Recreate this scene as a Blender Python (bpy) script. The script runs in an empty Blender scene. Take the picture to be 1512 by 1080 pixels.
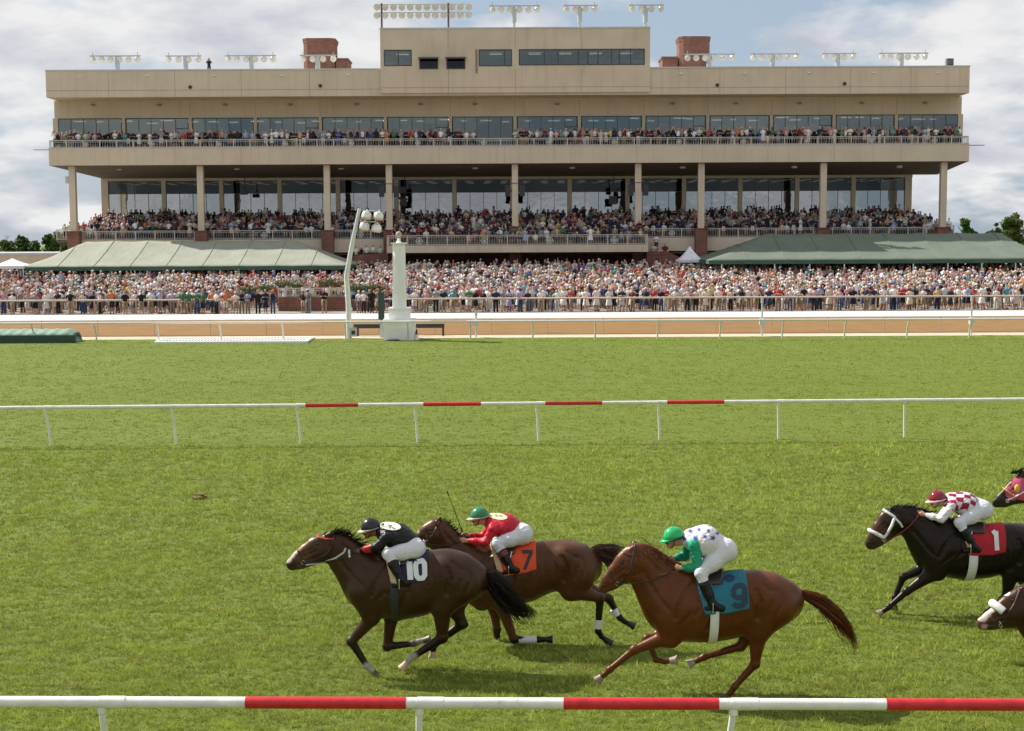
import bpy, bmesh, math, random
import numpy as np
from mathutils import Matrix, Vector, Euler

random.seed(7)
RNG = np.random.default_rng(11)
SC = bpy.context.scene
COL = SC.collection
R = math.radians

# ------------------------------------------------------------------ camera
H = 5.6
F = 2100.0
ROLL = R(0.28)
TH = math.atan(190.0 / F)
cr, sr, ct, st = math.cos(ROLL), math.sin(ROLL), math.cos(TH), math.sin(TH)
CAM = np.array([0.0, 0.0, H])


def ray(px, py):
    """direction of the line of sight through a photo position (1512 x 1080)"""
    u = px - 756.0
    v = 540.0 - py
    u2 = u * cr + v * sr
    v2 = -u * sr + v * cr
    return np.array([u2, F * ct + v2 * st, v2 * ct - F * st])


def P(px, py, Y):
    d = ray(px, py)
    return CAM + d * (Y / d[1])


def G(px, py, z=0.0):
    d = ray(px, py)
    return CAM + d * ((z - H) / d[2])


def X(px, Y, py=300):
    return float(P(px, py, Y)[0])


def Z(py, Y):
    return float(P(756, py, Y)[2])


cam_d = bpy.data.cameras.new('camera')
cam = bpy.data.objects.new('camera', cam_d)
COL.objects.link(cam)
cam_d.sensor_width = 36.0
cam_d.lens = F / 1512 * 36
cam_d.clip_start = 0.5
cam_d.clip_end = 6000
cam.matrix_world = Matrix.Translation((0, 0, H)) @ Matrix.Rotation(math.pi / 2 - TH, 4, 'X') @ Matrix.Rotation(-ROLL, 4, 'Z')
SC.camera = cam

# ------------------------------------------------------------------ materials
MATS = {}


def new_mat(name):
    m = bpy.data.materials.new(name)
    m.use_nodes = True
    nt = m.node_tree
    b = nt.nodes['Principled BSDF']
    return m, nt, b


def N(nt, t, **kw):
    n = nt.nodes.new(t)
    for k, v in kw.items():
        setattr(n, k, v)
    return n


def ramp(nt, fac, stops):
    r = N(nt, 'ShaderNodeValToRGB')
    el = r.color_ramp.elements
    el[0].position, el[0].color = stops[0][0], (*stops[0][1], 1)
    el[1].position, el[1].color = stops[-1][0], (*stops[-1][1], 1)
    for p, c in stops[1:-1]:
        e = el.new(p)
        e.color = (*c, 1)
    nt.links.new(fac, r.inputs[0])
    return r.outputs[0]


def noise(nt, scale, detail=4, rough=0.55, vec=None, stretch=None):
    n = N(nt, 'ShaderNodeTexNoise')
    n.inputs['Scale'].default_value = scale
    n.inputs['Detail'].default_value = detail
    n.inputs['Roughness'].default_value = rough
    if vec is None:
        vec = N(nt, 'ShaderNodeNewGeometry').outputs['Position']
    if stretch:
        mp = N(nt, 'ShaderNodeMapping')
        mp.inputs['Scale'].default_value = stretch
        nt.links.new(vec, mp.inputs[0])
        vec = mp.outputs[0]
    nt.links.new(vec, n.inputs['Vector'])
    return n.outputs['Fac']


def bump(nt, b, h, strength=0.3, dist=0.02):
    n = N(nt, 'ShaderNodeBump')
    n.inputs['Strength'].default_value = strength
    n.inputs['Distance'].default_value = dist
    nt.links.new(h, n.inputs['Height'])
    nt.links.new(n.outputs[0], b.inputs['Normal'])


def mat(name, col, rough=0.6, var=0.12, scale=3.0, metal=0.0, bmp=0.0, bscale=None, spec=0.5, stretch=None, bdist=0.02):
    if name in MATS:
        return MATS[name]
    m, nt, b = new_mat(name)
    b.inputs['Roughness'].default_value = rough
    b.inputs['Metallic'].default_value = metal
    b.inputs['Specular IOR Level'].default_value = spec
    n = noise(nt, scale, stretch=stretch)
    lo = tuple(max(0, c * (1 - var)) for c in col)
    hi = tuple(min(1, c * (1 + var)) for c in col)
    nt.links.new(ramp(nt, n, [(0.3, lo), (0.7, hi)]), b.inputs['Base Color'])
    if bmp:
        bump(nt, b, noise(nt, bscale or scale * 8, stretch=stretch), bmp, bdist)
    MATS[name] = m
    return m


def attr_mat(name, rough=0.6, bmp=0.0, bscale=60, spec=0.5, coat=0.0, var=0.0, vscale=20, sheen=0.0, trans=0.0, bdist=0.01, tint=None):
    """base colour read from the mesh's own colour attribute (the thing's own colours)"""
    if name in MATS:
        return MATS[name]
    m, nt, b = new_mat(name)
    a = N(nt, 'ShaderNodeVertexColor')
    a.layer_name = 'col'
    out = a.outputs['Color']
    if var:
        mx = N(nt, 'ShaderNodeMix', data_type='RGBA', blend_type='MULTIPLY')
        mx.inputs[0].default_value = 1.0
        nt.links.new(out, mx.inputs[6])
        nt.links.new(ramp(nt, noise(nt, vscale), [(0.3, (1 - var,) * 3), (0.7, (1 + var * .6,) * 3)]), mx.inputs[7])
        out = mx.outputs[2]
    nt.links.new(out, b.inputs['Base Color'])
    b.inputs['Roughness'].default_value = rough
    b.inputs['Specular IOR Level'].default_value = spec
    b.inputs['Coat Weight'].default_value = coat
    if tint:
        b.inputs['Specular Tint'].default_value = (*tint, 1)
    b.inputs['Coat Roughness'].default_value = 0.25
    b.inputs['Sheen Weight'].default_value = sheen
    if bmp:
        bump(nt, b, noise(nt, bscale), bmp, bdist)
    if trans:
        tr = N(nt, 'ShaderNodeBsdfTranslucent')
        nt.links.new(out, tr.inputs[0])
        mxs = N(nt, 'ShaderNodeMixShader')
        mxs.inputs[0].default_value = trans
        nt.links.new(b.outputs[0], mxs.inputs[1])
        nt.links.new(tr.outputs[0], mxs.inputs[2])
        nt.links.new(mxs.outputs[0], nt.nodes['Material Output'].inputs[0])
    MATS[name] = m
    return m


def stain(m, scale, stretch, t0, t1, amount, tint=(1, 1, 1)):
    """wear and dirt with a shape of its own"""
    nt = m.node_tree
    b = nt.nodes['Principled BSDF']
    src = b.inputs['Base Color'].links[0].from_socket
    mx = N(nt, 'ShaderNodeMix', data_type='RGBA', blend_type='MULTIPLY')
    mx.inputs[0].default_value = 1
    nt.links.new(src, mx.inputs[6])
    nt.links.new(ramp(nt, noise(nt, scale, 6, .65, stretch=stretch), [(t0, (1, 1, 1)), (t1, tuple(1 - amount * c for c in tint))]), mx.inputs[7])
    nt.links.new(mx.outputs[2], b.inputs['Base Color'])


# ------------------------------------------------------------------ object helpers
def tag(o, label=None, cat=None, group=None, kind=None):
    if label:
        o['label'] = label
    if cat:
        o['category'] = cat
    if group:
        o['group'] = group
    if kind:
        o['kind'] = kind
    return o


def empty(name, loc=(0, 0, 0), rz=0.0, label=None, cat=None, group=None):
    o = bpy.data.objects.new(name, None)
    o.empty_display_size = 0.3
    o.location = tuple(float(v) for v in loc)
    o.rotation_euler = (0, 0, rz)
    COL.objects.link(o)
    return tag(o, label, cat, group)


def mesh_obj(name, verts, faces, m, parent=None, cols=None, smooth=False, matidx=None):
    """vertices are world coordinates when the parent sits unrotated: they are shifted into its space"""
    me = bpy.data.meshes.new(name)
    v = np.asarray(verts, dtype=np.float64).reshape(-1, 3)
    if parent is not None:
        v = v - np.array(root_loc(parent))
    me.from_pydata(v.tolist(), [], faces if isinstance(faces, list) else faces.tolist())
    if isinstance(m, (list, tuple)):
        for q in m:
            me.materials.append(q)
    else:
        me.materials.append(m)
    if matidx is not None:
        me.polygons.foreach_set('material_index', np.asarray(matidx, dtype=np.int32))
    if smooth:
        me.polygons.foreach_set('use_smooth', np.ones(len(me.polygons), dtype=bool))
    if cols is not None:
        at = me.color_attributes.new('col', 'FLOAT_COLOR', 'POINT')
        c = np.ones((len(v), 4), dtype=np.float32)
        c[:, :3] = cols
        at.data.foreach_set('color', c.ravel())
    me.update()
    o = bpy.data.objects.new(name, me)
    COL.objects.link(o)
    if parent is not None:
        o.parent = parent
    return o


def root_loc(o):
    x, y, z = 0.0, 0.0, 0.0
    while o is not None:
        x += o.location[0]
        y += o.location[1]
        z += o.location[2]
        o = o.parent
    return (x, y, z)


def copy_tree(o, parent=None):
    c = o.copy()
    COL.objects.link(c)
    if parent is not None:
        c.parent = parent
    for ch in list(o.children):
        copy_tree(ch, c)
    return c


class MB:
    """collects shapes into ONE mesh"""

    def __init__(self):
        self.v, self.f, self.mi, self.cur = [], [], [], 0

    def add(self, vs, fs):
        n = len(self.v)
        self.v += [tuple(float(c) for c in p) for p in vs]
        self.f += [[n + i for i in f] for f in fs]
        self.mi += [self.cur] * len(fs)
        return self

    def box(self, x0, x1, y0, y1, z0, z1):
        x0, x1 = min(x0, x1), max(x0, x1)
        y0, y1 = min(y0, y1), max(y0, y1)
        z0, z1 = min(z0, z1), max(z0, z1)
        return self.add([(x0, y0, z0), (x1, y0, z0), (x1, y1, z0), (x0, y1, z0), (x0, y0, z1), (x1, y0, z1), (x1, y1, z1), (x0, y1, z1)],
                        [(0, 3, 2, 1), (4, 5, 6, 7), (0, 1, 5, 4), (1, 2, 6, 5), (2, 3, 7, 6), (3, 0, 4, 7)])

    def hexa(self, p8):
        return self.add(p8, [(0, 3, 2, 1), (4, 5, 6, 7), (0, 1, 5, 4), (1, 2, 6, 5), (2, 3, 7, 6), (3, 0, 4, 7)])

    def tube(self, pts, rad, seg=8, cap=True, flat=1.0):
        pts = [np.array(p, float) for p in pts]
        if not hasattr(rad, '__len__'):
            rad = [rad] * len(pts)
        n0 = len(self.v)
        vs, fs = [], []
        up = None
        for i, p in enumerate(pts):
            t = (pts[min(i + 1, len(pts) - 1)] - pts[max(i - 1, 0)])
            t = t / (np.linalg.norm(t) + 1e-9)
            if up is None:
                a = np.array([0, 0, 1.0]) if abs(t[2]) < 0.9 else np.array([0, 1.0, 0])
            else:
                a = up
            n = a - t * a.dot(t)
            n /= np.linalg.norm(n) + 1e-9
            up = n
            b = np.cross(t, n)
            for k in range(seg):
                th = 2 * math.pi * k / seg
                vs.append(p + rad[i] * (math.cos(th) * n + math.sin(th) * b * flat))
        for i in range(len(pts) - 1):
            for k in range(seg):
                a, b = i * seg + k, i * seg + (k + 1) % seg
                fs.append((a, b, b + seg, a + seg))
        if cap:
            fs.append(tuple(range(seg))[::-1])
            fs.append(tuple((len(pts) - 1) * seg + k for k in range(seg)))
        return self.add(vs, fs)

    def lathe(self, c, prof, seg=16, sx=1.0, sy=1.0):
        """prof: (radius, z) from bottom to top"""
        vs, fs = [], []
        for r, z in prof:
            for k in range(seg):
                th = 2 * math.pi * k / seg
                vs.append((c[0] + r * sx * math.cos(th), c[1] + r * sy * math.sin(th), c[2] + z))
        for i in range(len(prof) - 1):
            for k in range(seg):
                a, b = i * seg + k, i * seg + (k + 1) % seg
                fs.append((a, b, b + seg, a + seg))
        fs.append(tuple(range(seg))[::-1])
        fs.append(tuple((len(prof) - 1) * seg + k for k in range(seg)))
        return self.add(vs, fs)

    def ball(self, c, r, seg=12, rings=8, s=(1, 1, 1)):
        vs = [(c[0], c[1], c[2] - r * s[2])]
        for i in range(1, rings):
            ph = -math.pi / 2 + math.pi * i / rings
            for k in range(seg):
                th = 2 * math.pi * k / seg
                vs.append((c[0] + r * s[0] * math.cos(ph) * math.cos(th), c[1] + r * s[1] * math.cos(ph) * math.sin(th), c[2] + r * s[2] * math.sin(ph)))
        vs.append((c[0], c[1], c[2] + r * s[2]))
        fs = [(0, 1 + (k + 1) % seg, 1 + k) for k in range(seg)]
        for i in range(rings - 2):
            for k in range(seg):
                a, b = 1 + i * seg + k, 1 + i * seg + (k + 1) % seg
                fs.append((a, b, b + seg, a + seg))
        t = len(vs) - 1
        fs += [(t, 1 + (rings - 2) * seg + k, 1 + (rings - 2) * seg + (k + 1) % seg) for k in range(seg)]
        return self.add(vs, fs)

    def build(self, name, m, parent=None, smooth=False):
        return mesh_obj(name, self.v, self.f, m, parent, smooth=smooth, matidx=self.mi if isinstance(m, (list, tuple)) else None)


def smooth_by_angle(o, ang=40):
    me = o.data
    me.polygons.foreach_set('use_smooth', np.ones(len(me.polygons), dtype=bool))
    try:
        me.set_sharp_from_angle(angle=R(ang))
    except Exception:
        pass
# ------------------------------------------------------------------ light and sky
LDIR = Vector((0.95, -0.50, -1.0)).normalized()          # the way sunlight travels
sun_d = bpy.data.lights.new('sun', 'SUN')
sun = bpy.data.objects.new('sun', sun_d)
COL.objects.link(sun)
sun_d.energy = 5.0
sun_d.angle = R(0.53)
sun_d.color = (1.0, 0.955, 0.88)
sun.rotation_euler = LDIR.to_track_quat('-Z', 'Y').to_euler()
sun.location = (-60, 40, 60)
sel = math.asin(-LDIR.z)
saz = math.atan2(-LDIR.x, -LDIR.y)

world = bpy.data.worlds.new('World')
SC.world = world
world.use_nodes = True
wt = world.node_tree
for n in list(wt.nodes):
    wt.nodes.remove(n)
wo = N(wt, 'ShaderNodeOutputWorld')
bg = N(wt, 'ShaderNodeBackground')
bg.inputs['Strength'].default_value = 0.061
sky = N(wt, 'ShaderNodeTexSky', sky_type='NISHITA')
sky.sun_disc = False
sky.sun_elevation = sel
sky.sun_rotation = saz
sky.air_density = 1.0
sky.dust_density = 1.6
sky.ozone_density = 1.0
tc = N(wt, 'ShaderNodeTexCoord')
# clouds: direction projected on a high flat layer, so they pack together towards the horizon
sep = N(wt, 'ShaderNodeSeparateXYZ')
wt.links.new(tc.outputs['Generated'], sep.inputs[0])
zc = N(wt, 'ShaderNodeMath', operation='MAXIMUM')
wt.links.new(sep.outputs[2], zc.inputs[0])
zc.inputs[1].default_value = 0.0
za = N(wt, 'ShaderNodeMath', operation='ADD')
wt.links.new(zc.outputs[0], za.inputs[0])
za.inputs[1].default_value = 0.30
dx = N(wt, 'ShaderNodeMath', operation='DIVIDE')
dy = N(wt, 'ShaderNodeMath', operation='DIVIDE')
wt.links.new(sep.outputs[0], dx.inputs[0]); wt.links.new(za.outputs[0], dx.inputs[1])
wt.links.new(sep.outputs[1], dy.inputs[0]); wt.links.new(za.outputs[0], dy.inputs[1])
cmb = N(wt, 'ShaderNodeCombineXYZ')
wt.links.new(dx.outputs[0], cmb.inputs[0]); wt.links.new(dy.outputs[0], cmb.inputs[1])
cmb.inputs[2].default_value = 3.7
n1 = noise(wt, 2.3, 10, 0.54, vec=cmb.outputs[0])
n2 = noise(wt, 3.4, 9, 0.56, vec=cmb.outputs[0])
cover = ramp(wt, n1, [(0.375, (0, 0, 0)), (0.475, (1, 1, 1))])
shade = ramp(wt, n2, [(0.36, (5.9, 6.3, 7.1)), (0.48, (7.9, 8.1, 8.6)), (0.60, (10.2, 10.2, 10.2))])
pale = N(wt, 'ShaderNodeMix', data_type='RGBA')
pale.inputs[0].default_value = 0.65
wt.links.new(sky.outputs[0], pale.inputs[6])
pale.inputs[7].default_value = (5.8, 7.2, 8.9, 1)
mx = N(wt, 'ShaderNodeMix', data_type='RGBA')
wt.links.new(cover, mx.inputs[0])
wt.links.new(pale.outputs[2], mx.inputs[6])
wt.links.new(shade, mx.inputs[7])
wt.links.new(mx.outputs[2], bg.inputs[0])
wt.links.new(bg.outputs[0], wo.inputs[0])

SC.view_settings.view_transform = 'Standard'
SC.view_settings.look = 'None'
SC.view_settings.exposure = 0.47
SC.view_settings.gamma = 1.0
SC.cycles.max_bounces = 6
SC.cycles.transparent_max_bounces = 12
SC.cycles.use_denoising = True

# ------------------------------------------------------------------ ground
def turf_mat():
    m, nt, b = new_mat('turf')
    g = N(nt, 'ShaderNodeNewGeometry').outputs['Position']
    n_a = noise(nt, 0.35, 5, 0.6, vec=g, stretch=(0.35, 1.3, 1))
    n_b = noise(nt, 5.0, 6, 0.65, vec=g, stretch=(0.5, 1.5, 1))
    n_c = noise(nt, 40, 3, 0.6, vec=g, stretch=(0.7, 1.3, 1))
    c1 = ramp(nt, n_a, [(0.3, (0.130, 0.170, 0.021)), (0.7, (0.150, 0.195, 0.026))])
    mx = N(nt, 'ShaderNodeMix', data_type='RGBA', blend_type='MULTIPLY')
    mx.inputs[0].default_value = 1
    nt.links.new(c1, mx.inputs[6])
    nt.links.new(ramp(nt, n_b, [(0.3, (0.72, 0.75, 0.7)), (0.7, (1.18, 1.15, 1.2))]), mx.inputs[7])
    mx2 = N(nt, 'ShaderNodeMix', data_type='RGBA', blend_type='MULTIPLY')
    mx2.inputs[0].default_value = 1
    nt.links.new(mx.outputs[2], mx2.inputs[6])
    nt.links.new(ramp(nt, n_c, [(0.3, (0.7, 0.72, 0.7)), (0.7, (1.2, 1.2, 1.2))]), mx2.inputs[7])
    nt.links.new(mx2.outputs[2], b.inputs['Base Color'])
    b.inputs['Roughness'].default_value = 0.85
    b.inputs['Specular IOR Level'].default_value = 0.2
    bump(nt, b, noise(nt, 9, 8, 0.7, vec=g, stretch=(0.6, 1.4, 1)), 0.55, 0.12)
    return m


TURF = turf_mat()
mb = MB()
ys = [-60, 0, 80, 160, 200, 260, 400, 3000]
zs = [0, 0, 0, 0, -3, -7, -8, -8]
xs = [-1800, -300, 0, 300, 1800]
vs = [(x, y, z) for y, z in zip(ys, zs) for x in xs]
fs = [(j * 5 + i, j * 5 + i + 1, j * 5 + i + 6, j * 5 + i + 5) for j in range(len(ys) - 1) for i in range(4)]
mesh_obj('ground', vs, fs, TURF)['kind'] = 'structure'

Y_TE, Y_AP = 80.3, 105.6
DIRT = mat('dirt', (0.245, 0.145, 0.064), 0.95, 0.30, 6, bmp=0.6, bscale=9, stretch=(0.12, 1.6, 1), spec=0.1)
SAND = mat('pale_sand', (0.52, 0.43, 0.33), 0.95, 0.12, 2, spec=0.1)
CONC = mat('concrete', (0.27, 0.235, 0.20), 0.9, 0.12, 1.2, bmp=0.2, bscale=20)


def sheet(name, x0, x1, y0, y1, z, m, nx=1):
    o = mesh_obj(name, [(x0, y0, z), (x1, y0, z), (x1, y1, z), (x0, y1, z)], [(0, 1, 2, 3)], m)
    o['kind'] = 'structure'
    return o


sheet('dirt_track', -220, 220, Y_TE, Y_AP, 0.004, DIRT)
sheet('sand_verge', -220, 220, Y_TE - 1.3, Y_TE + 0.9, 0.008, SAND)


def apron_z(Y):
    return 0.012 + (2.0 * ((Y - 108.0) / 33.0) ** 1.2 if Y > 108 else 0.0)


ysa = [105.6, 108, 111, 114, 118, 122, 127, 132, 138, 141, 178]
vs, fs = [], []
for i, y in enumerate(ysa):
    z = apron_z(min(y, 141))
    vs += [(-75, y, z), (75, y, z)]
for i in range(len(ysa) - 1):
    fs.append((2 * i, 2 * i + 1, 2 * i + 3, 2 * i + 2))
o = mesh_obj('apron_pavement', vs, fs, CONC, smooth=True)
o['kind'] = 'structure'


# near turf: real blades, one mass nobody could count
def vnoise(x, y, seed=0):
    xi, yi = np.floor(x).astype(np.int64), np.floor(y).astype(np.int64)
    xf, yf = x - xi, y - yi
    xf, yf = xf * xf * (3 - 2 * xf), yf * yf * (3 - 2 * yf)

    def hsh(a, b):
        h = (a * 374761393 + b * 668265263 + seed * 974634777) & 0x7fffffff
        h = ((h ^ (h >> 13)) * 1274126177) & 0x7fffffff
        return ((h ^ (h >> 16)) & 0xffff) / 65535.0
    return (hsh(xi, yi) * (1 - xf) + hsh(xi + 1, yi) * xf) * (1 - yf) + (hsh(xi, yi + 1) * (1 - xf) + hsh(xi + 1, yi + 1) * xf) * yf


def fbm(x, y, seed=0, octv=3):
    a = np.zeros_like(x)
    w, s = 0.5, 0.0
    for k in range(octv):
        a += w * vnoise(x * 2 ** k, y * 2 ** k, seed + k)
        s += w
        w *= 0.55
    return a / s


def grass():
    bands = [(12.2, 16, 620, 1.0), (16, 20, 430, 1.15), (20, 26, 230, 1.45), (26, 38.2, 95, 2.0), (38.2, 56, 34, 3.0), (56, 79, 13, 4.4)]
    V, C = [], []
    for y0, y1, dens, sc in bands:
        hw = lambda y: y * 0.385 + 0.6
        n = int((y1 - y0) * 2 * hw((y0 + y1) / 2) * dens)
        ty = RNG.uniform(y0, y1, n)
        tx = RNG.uniform(-1, 1, n) * hw(ty)
        K = 5
        lump = fbm(tx * 3.6, ty * 8.0, 5, 3)
        lump2 = fbm(tx * 7, ty * 14, 9, 2)
        big = fbm(tx * 0.5, ty * 1.1, 3, 3)
        h0 = (0.010 + 0.088 * np.clip((lump - 0.30) * 1.9, 0, 1) * (0.35 + lump2)) * np.minimum(sc, 2.0) ** 0.55 * np.where(ty > 38.2, .42, 1)
        hue = RNG.uniform(0, 1, n)
        straw = (fbm(tx * 1.1, ty * 2.2, 21, 3) > 0.63) & (RNG.uniform(0, 1, n) < 0.20)
        for k in range(K):
            a = RNG.uniform(0, 2 * math.pi, n)
            w = RNG.uniform(0.004, 0.0075, n) * sc
            h = h0 * RNG.uniform(0.6, 1.15, n)
            ox = RNG.normal(0, 0.022, n) * sc
            oy = RNG.normal(0, 0.022, n) * sc
            lean = h * 0.75
            la = a + RNG.uniform(-1, 1, n)
            bx, by = tx + ox, ty + oy
            p0 = np.stack([bx - w * np.cos(a), by - w * np.sin(a), np.full(n, -0.002)], 1)
            p1 = np.stack([bx + w * np.cos(a), by + w * np.sin(a), np.full(n, -0.002)], 1)
            p2 = np.stack([bx + lean * np.cos(la) - 0.2 * h, by + lean * np.sin(la), h], 1)
            V.append(np.stack([p0, p1, p2], 1).reshape(-1, 3))
            t = np.clip(0.55 * hue + 0.45 * RNG.uniform(0, 1, n), 0, 1)[:, None]
            far = np.clip((ty - 24) / 22, 0, 1)[:, None]
            cA = (1 - far) * np.array([0.190, 0.248, 0.030]) + far * np.array([0.190, 0.252, 0.028])
            cB = (1 - far) * np.array([0.410, 0.455, 0.095]) + far * np.array([0.410, 0.470, 0.085])
            c = (1 - t) * cA + t * cB
            c = c * (0.90 + 0.22 * big[:, None]) * np.where(ty > 38.2, .92, 1.06)[:, None] * np.where(ty > 38.2, 0.97 + 0.08 * lump, 0.52 + 0.76 * np.clip((lump - .24) * 1.8, 0, 1))[:, None] * (1 + .035 * np.sin(ty * 2 * np.pi / 2.6 + .6 * fbm(tx * .05, ty * .3, 4, 2)))[:, None]
            c = np.where(straw[:, None], np.array([0.33, 0.27, 0.11]) * (0.7 + 0.5 * t), c)
            C.append(np.repeat(c, 3, axis=0))
    V = np.concatenate(V)
    C = np.concatenate(C)
    nf = len(V) // 3
    me = bpy.data.meshes.new('turf_grass')
    me.vertices.add(len(V))
    me.vertices.foreach_set('co', V.astype(np.float32).ravel())
    me.loops.add(len(V))
    me.loops.foreach_set('vertex_index', np.arange(len(V), dtype=np.int32))
    me.polygons.add(nf)
    me.polygons.foreach_set('loop_start', np.arange(0, len(V), 3, dtype=np.int32))
    me.materials.append(attr_mat('grass_blade', 0.55, spec=0.25, trans=0.22))
    at = me.color_attributes.new('col', 'FLOAT_COLOR', 'POINT')
    c4 = np.ones((len(V), 4), dtype=np.float32)
    c4[:, :3] = C
    at.data.foreach_set('color', c4.ravel())
    me.update()
    me.validate()
    o = bpy.data.objects.new('turf_grass', me)
    COL.objects.link(o)
    tag(o, 'short tufted green grass of the turf course', 'grass', kind='stuff')
    print('grass blades', nf)


grass()


# ------------------------------------------------------------------ running rails
WHITE = mat('white_paint', (0.78, 0.78, 0.76), 0.32, 0.05, 2.5)
RAILW = mat('rail_plastic', (0.76, 0.73, 0.68), 0.34, 0.12, 5.0, bmp=.08, bscale=30)
RED = mat('red_plastic', (0.55, 0.016, 0.024), 0.36, 0.22, 9, bmp=.1, bscale=60)
stain(RAILW, 9, (.7, 1, 1), .60, .72, .38, (.8, .9, 1))
stain(RED, 11, (.6, 1, 1), .60, .75, .35)
stain(WHITE, 8, None, .60, .75, .3, (.7, .85, 1))
stain(DIRT, 1.2, (.15, 1.4, 1), .52, .66, .22)
GALV = mat('galvanised', (0.55, 0.56, 0.55), 0.45, 0.1, 6, metal=0.3)
PALEG = mat('pale_green_paint', (0.64, 0.67, 0.60), 0.45, 0.1, 2)


def rail(name, pA, pB, z, rad, post_px, segs, base_dy, lean, label, postr=0.03, m_post=None, m_rail=None, coup=True, ext=6):
    """pA/pB world ends of the rail line, red segs given as world x ranges"""
    pA, pB = np.array(pA), np.array(pB)
    root = empty(name, (0, (pA[1] + pB[1]) / 2, 0), 0, label, 'rail', 'running rails beside the turf course')
    t = lambda x: pA + (pB - pA) * (x - pA[0]) / (pB[0] - pA[0])
    m = MB()
    m.tube([pA, pB], rad, 20)
    o = m.build('rail_tube', m_rail or RAILW, root)
    smooth_by_angle(o)
    for a, b in segs:
        m = MB()
        m.tube([t(a), t(b)], rad + 0.003, 20)
        s = m.build('red_sleeve', RED, root)
        smooth_by_angle(s)
    for px in post_px:
        p = t(px)
        m = MB()
        m.tube([p + np.array([0, 0, -rad * 0.6]), p + np.array([lean * .08, base_dy * .06, -rad - .06]), p + np.array([lean * 0.32, base_dy * .34, -0.28]), np.array([p[0] + lean * .7, p[1] + base_dy * .75, p[2] * 0.45]), np.array([p[0] + lean, p[1] + base_dy, -0.02])], postr, 12)
        s = m.build('post', m_post or WHITE, root)
        smooth_by_angle(s, 60)
        if coup:
            m = MB()
            m.tube([t(px - 0.02), t(px + 0.24)], rad + 0.005, 20)
            m.tube([p + np.array([0, 0, -rad - 0.05]), p + np.array([0, 0, -rad + 0.01])], postr * 1.35, 12)
            s = m.build('coupling', m_rail or RAILW, root)
            smooth_by_angle(s)
    return root, t


# near rail: centre line at y 1036 (left) .. 1040 (right)
Yn = 13.75
zr = 1.06


def on_z(px, py, z):
    return G(px, py, z)


nA, nB = on_z(0, 1036.5, zr), on_z(1512, 1041, zr)
dd = (nB - nA)
eA, eB = nA - dd * 0.5, nB + dd * 0.5


def nx(px):
    a = on_z(px, 1036.5 + 4.5 * px / 1512, zr)
    return a[0]


near_posts = [nx(p) for p in (-318, 150, 619, 1083, 1550)]
root, tn = rail('running_rail', eA, eB, zr, 0.056, near_posts, [(nx(363), nx(600)), (nx(832), nx(1061)), (nx(1308), nx(1542)), (nx(-560), nx(-330))], 0.25, -0.03,
                'nearest running rail, thick tube banded red and white along the bottom of the view', 0.034)
# small marks on the posts: a blue x on the middle post, a green strip on the right one
BLUEP = mat('blue_marker', (0.05, 0.12, 0.5), 0.5)
GREENP = mat('green_sticker', (0.03, 0.16, 0.10), 0.5)


def post_mark(px, py):
    p = P(px, py, Yn + 0.06)
    return p


m = MB()
c = post_mark(619, 1057)
for s in (1, -1):
    m.add([(c[0] - 0.016 * s - 0.004, c[1] - 0.045, c[2] - 0.02), (c[0] - 0.016 * s + 0.004, c[1] - 0.045, c[2] - 0.02), (c[0] + 0.016 * s + 0.004, c[1] - 0.0445, c[2] + 0.02), (c[0] + 0.016 * s - 0.004, c[1] - 0.0445, c[2] + 0.02)], [(0, 1, 2, 3)])
m.build('marker_cross', BLUEP, root)
m = MB()
c = post_mark(1083, 1053)
m.box(c[0] - 0.012, c[0] + 0.012, c[1] - 0.05, c[1] - 0.02, c[2] - 0.045, c[2] + 0.045)
m.build('sticker', GREENP, root)

# middle rail
mA, mB = on_z(0, 602.5, 1.07), on_z(1512, 590, 1.07)


def mxx(px):
    return on_z(px, 602.5 - 12.5 * px / 1512, 1.07)[0]


dd = mB - mA
mid_posts = [mxx(p) for p in (-300, -120, 66, 253, 438, 612, 792, 972, 1149, 1336, 1520, 1705, 1890)]
rail('running_rail', mA - dd * .6, mB + dd * .6, 1.07, 0.05, mid_posts, [(mxx(445), mxx(529)), (mxx(620), mxx(710)), (mxx(801), mxx(889)), (mxx(980), mxx(1069))], 0.2, 0.06,
     'middle running rail with four short red bands, crossing open turf behind the horses', 0.034, coup=True)

# far turf rail
fA, fB = on_z(0, 478, 1.06), on_z(1512, 471, 1.06)


def fxx(px):
    return on_z(px, 478 - 7 * px / 1512, 1.06)[0]


dd = fB - fA
far_posts = [fxx(46 + 92.6 * k) for k in range(-6, 22)]
rail('running_rail', fA - dd * .6, fB + dd * .6, 1.06, 0.055, far_posts, [], 0.45, 0.0,
     'far turf rail, plain white on pale green posts in front of the dirt track', 0.045, m_post=PALEG, m_rail=WHITE, coup=False)

# covered rail on the inside of the dirt track
YD = 82.5
root = empty('covered_rail', (0, YD, 0), 0, 'white rail with a broad sloping cover along the inside of the dirt track', 'rail')
m = MB()
m.hexa([(-75, YD - .2, .88), (75, YD - .2, .88), (75, YD + .2, 1.16), (-75, YD + .2, 1.16), (-75, YD - .2, .91), (75, YD - .2, .91), (75, YD + .2, 1.20), (-75, YD + .2, 1.20)])
m.build('rail_cover', mat('cover_white', (0.84, 0.83, 0.80), 0.4, 0.04, 1), root)
for k in range(-9, 30):
    x = X(61 + 83 * (k - 4), YD, 480)
    if abs(x) < 75:
        m = MB()
        m.tube([(x, YD + .02, 1.0), (x, YD + 0.05, -0.02)], 0.025, 8)
        m.build('post', SAND, root)

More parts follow.
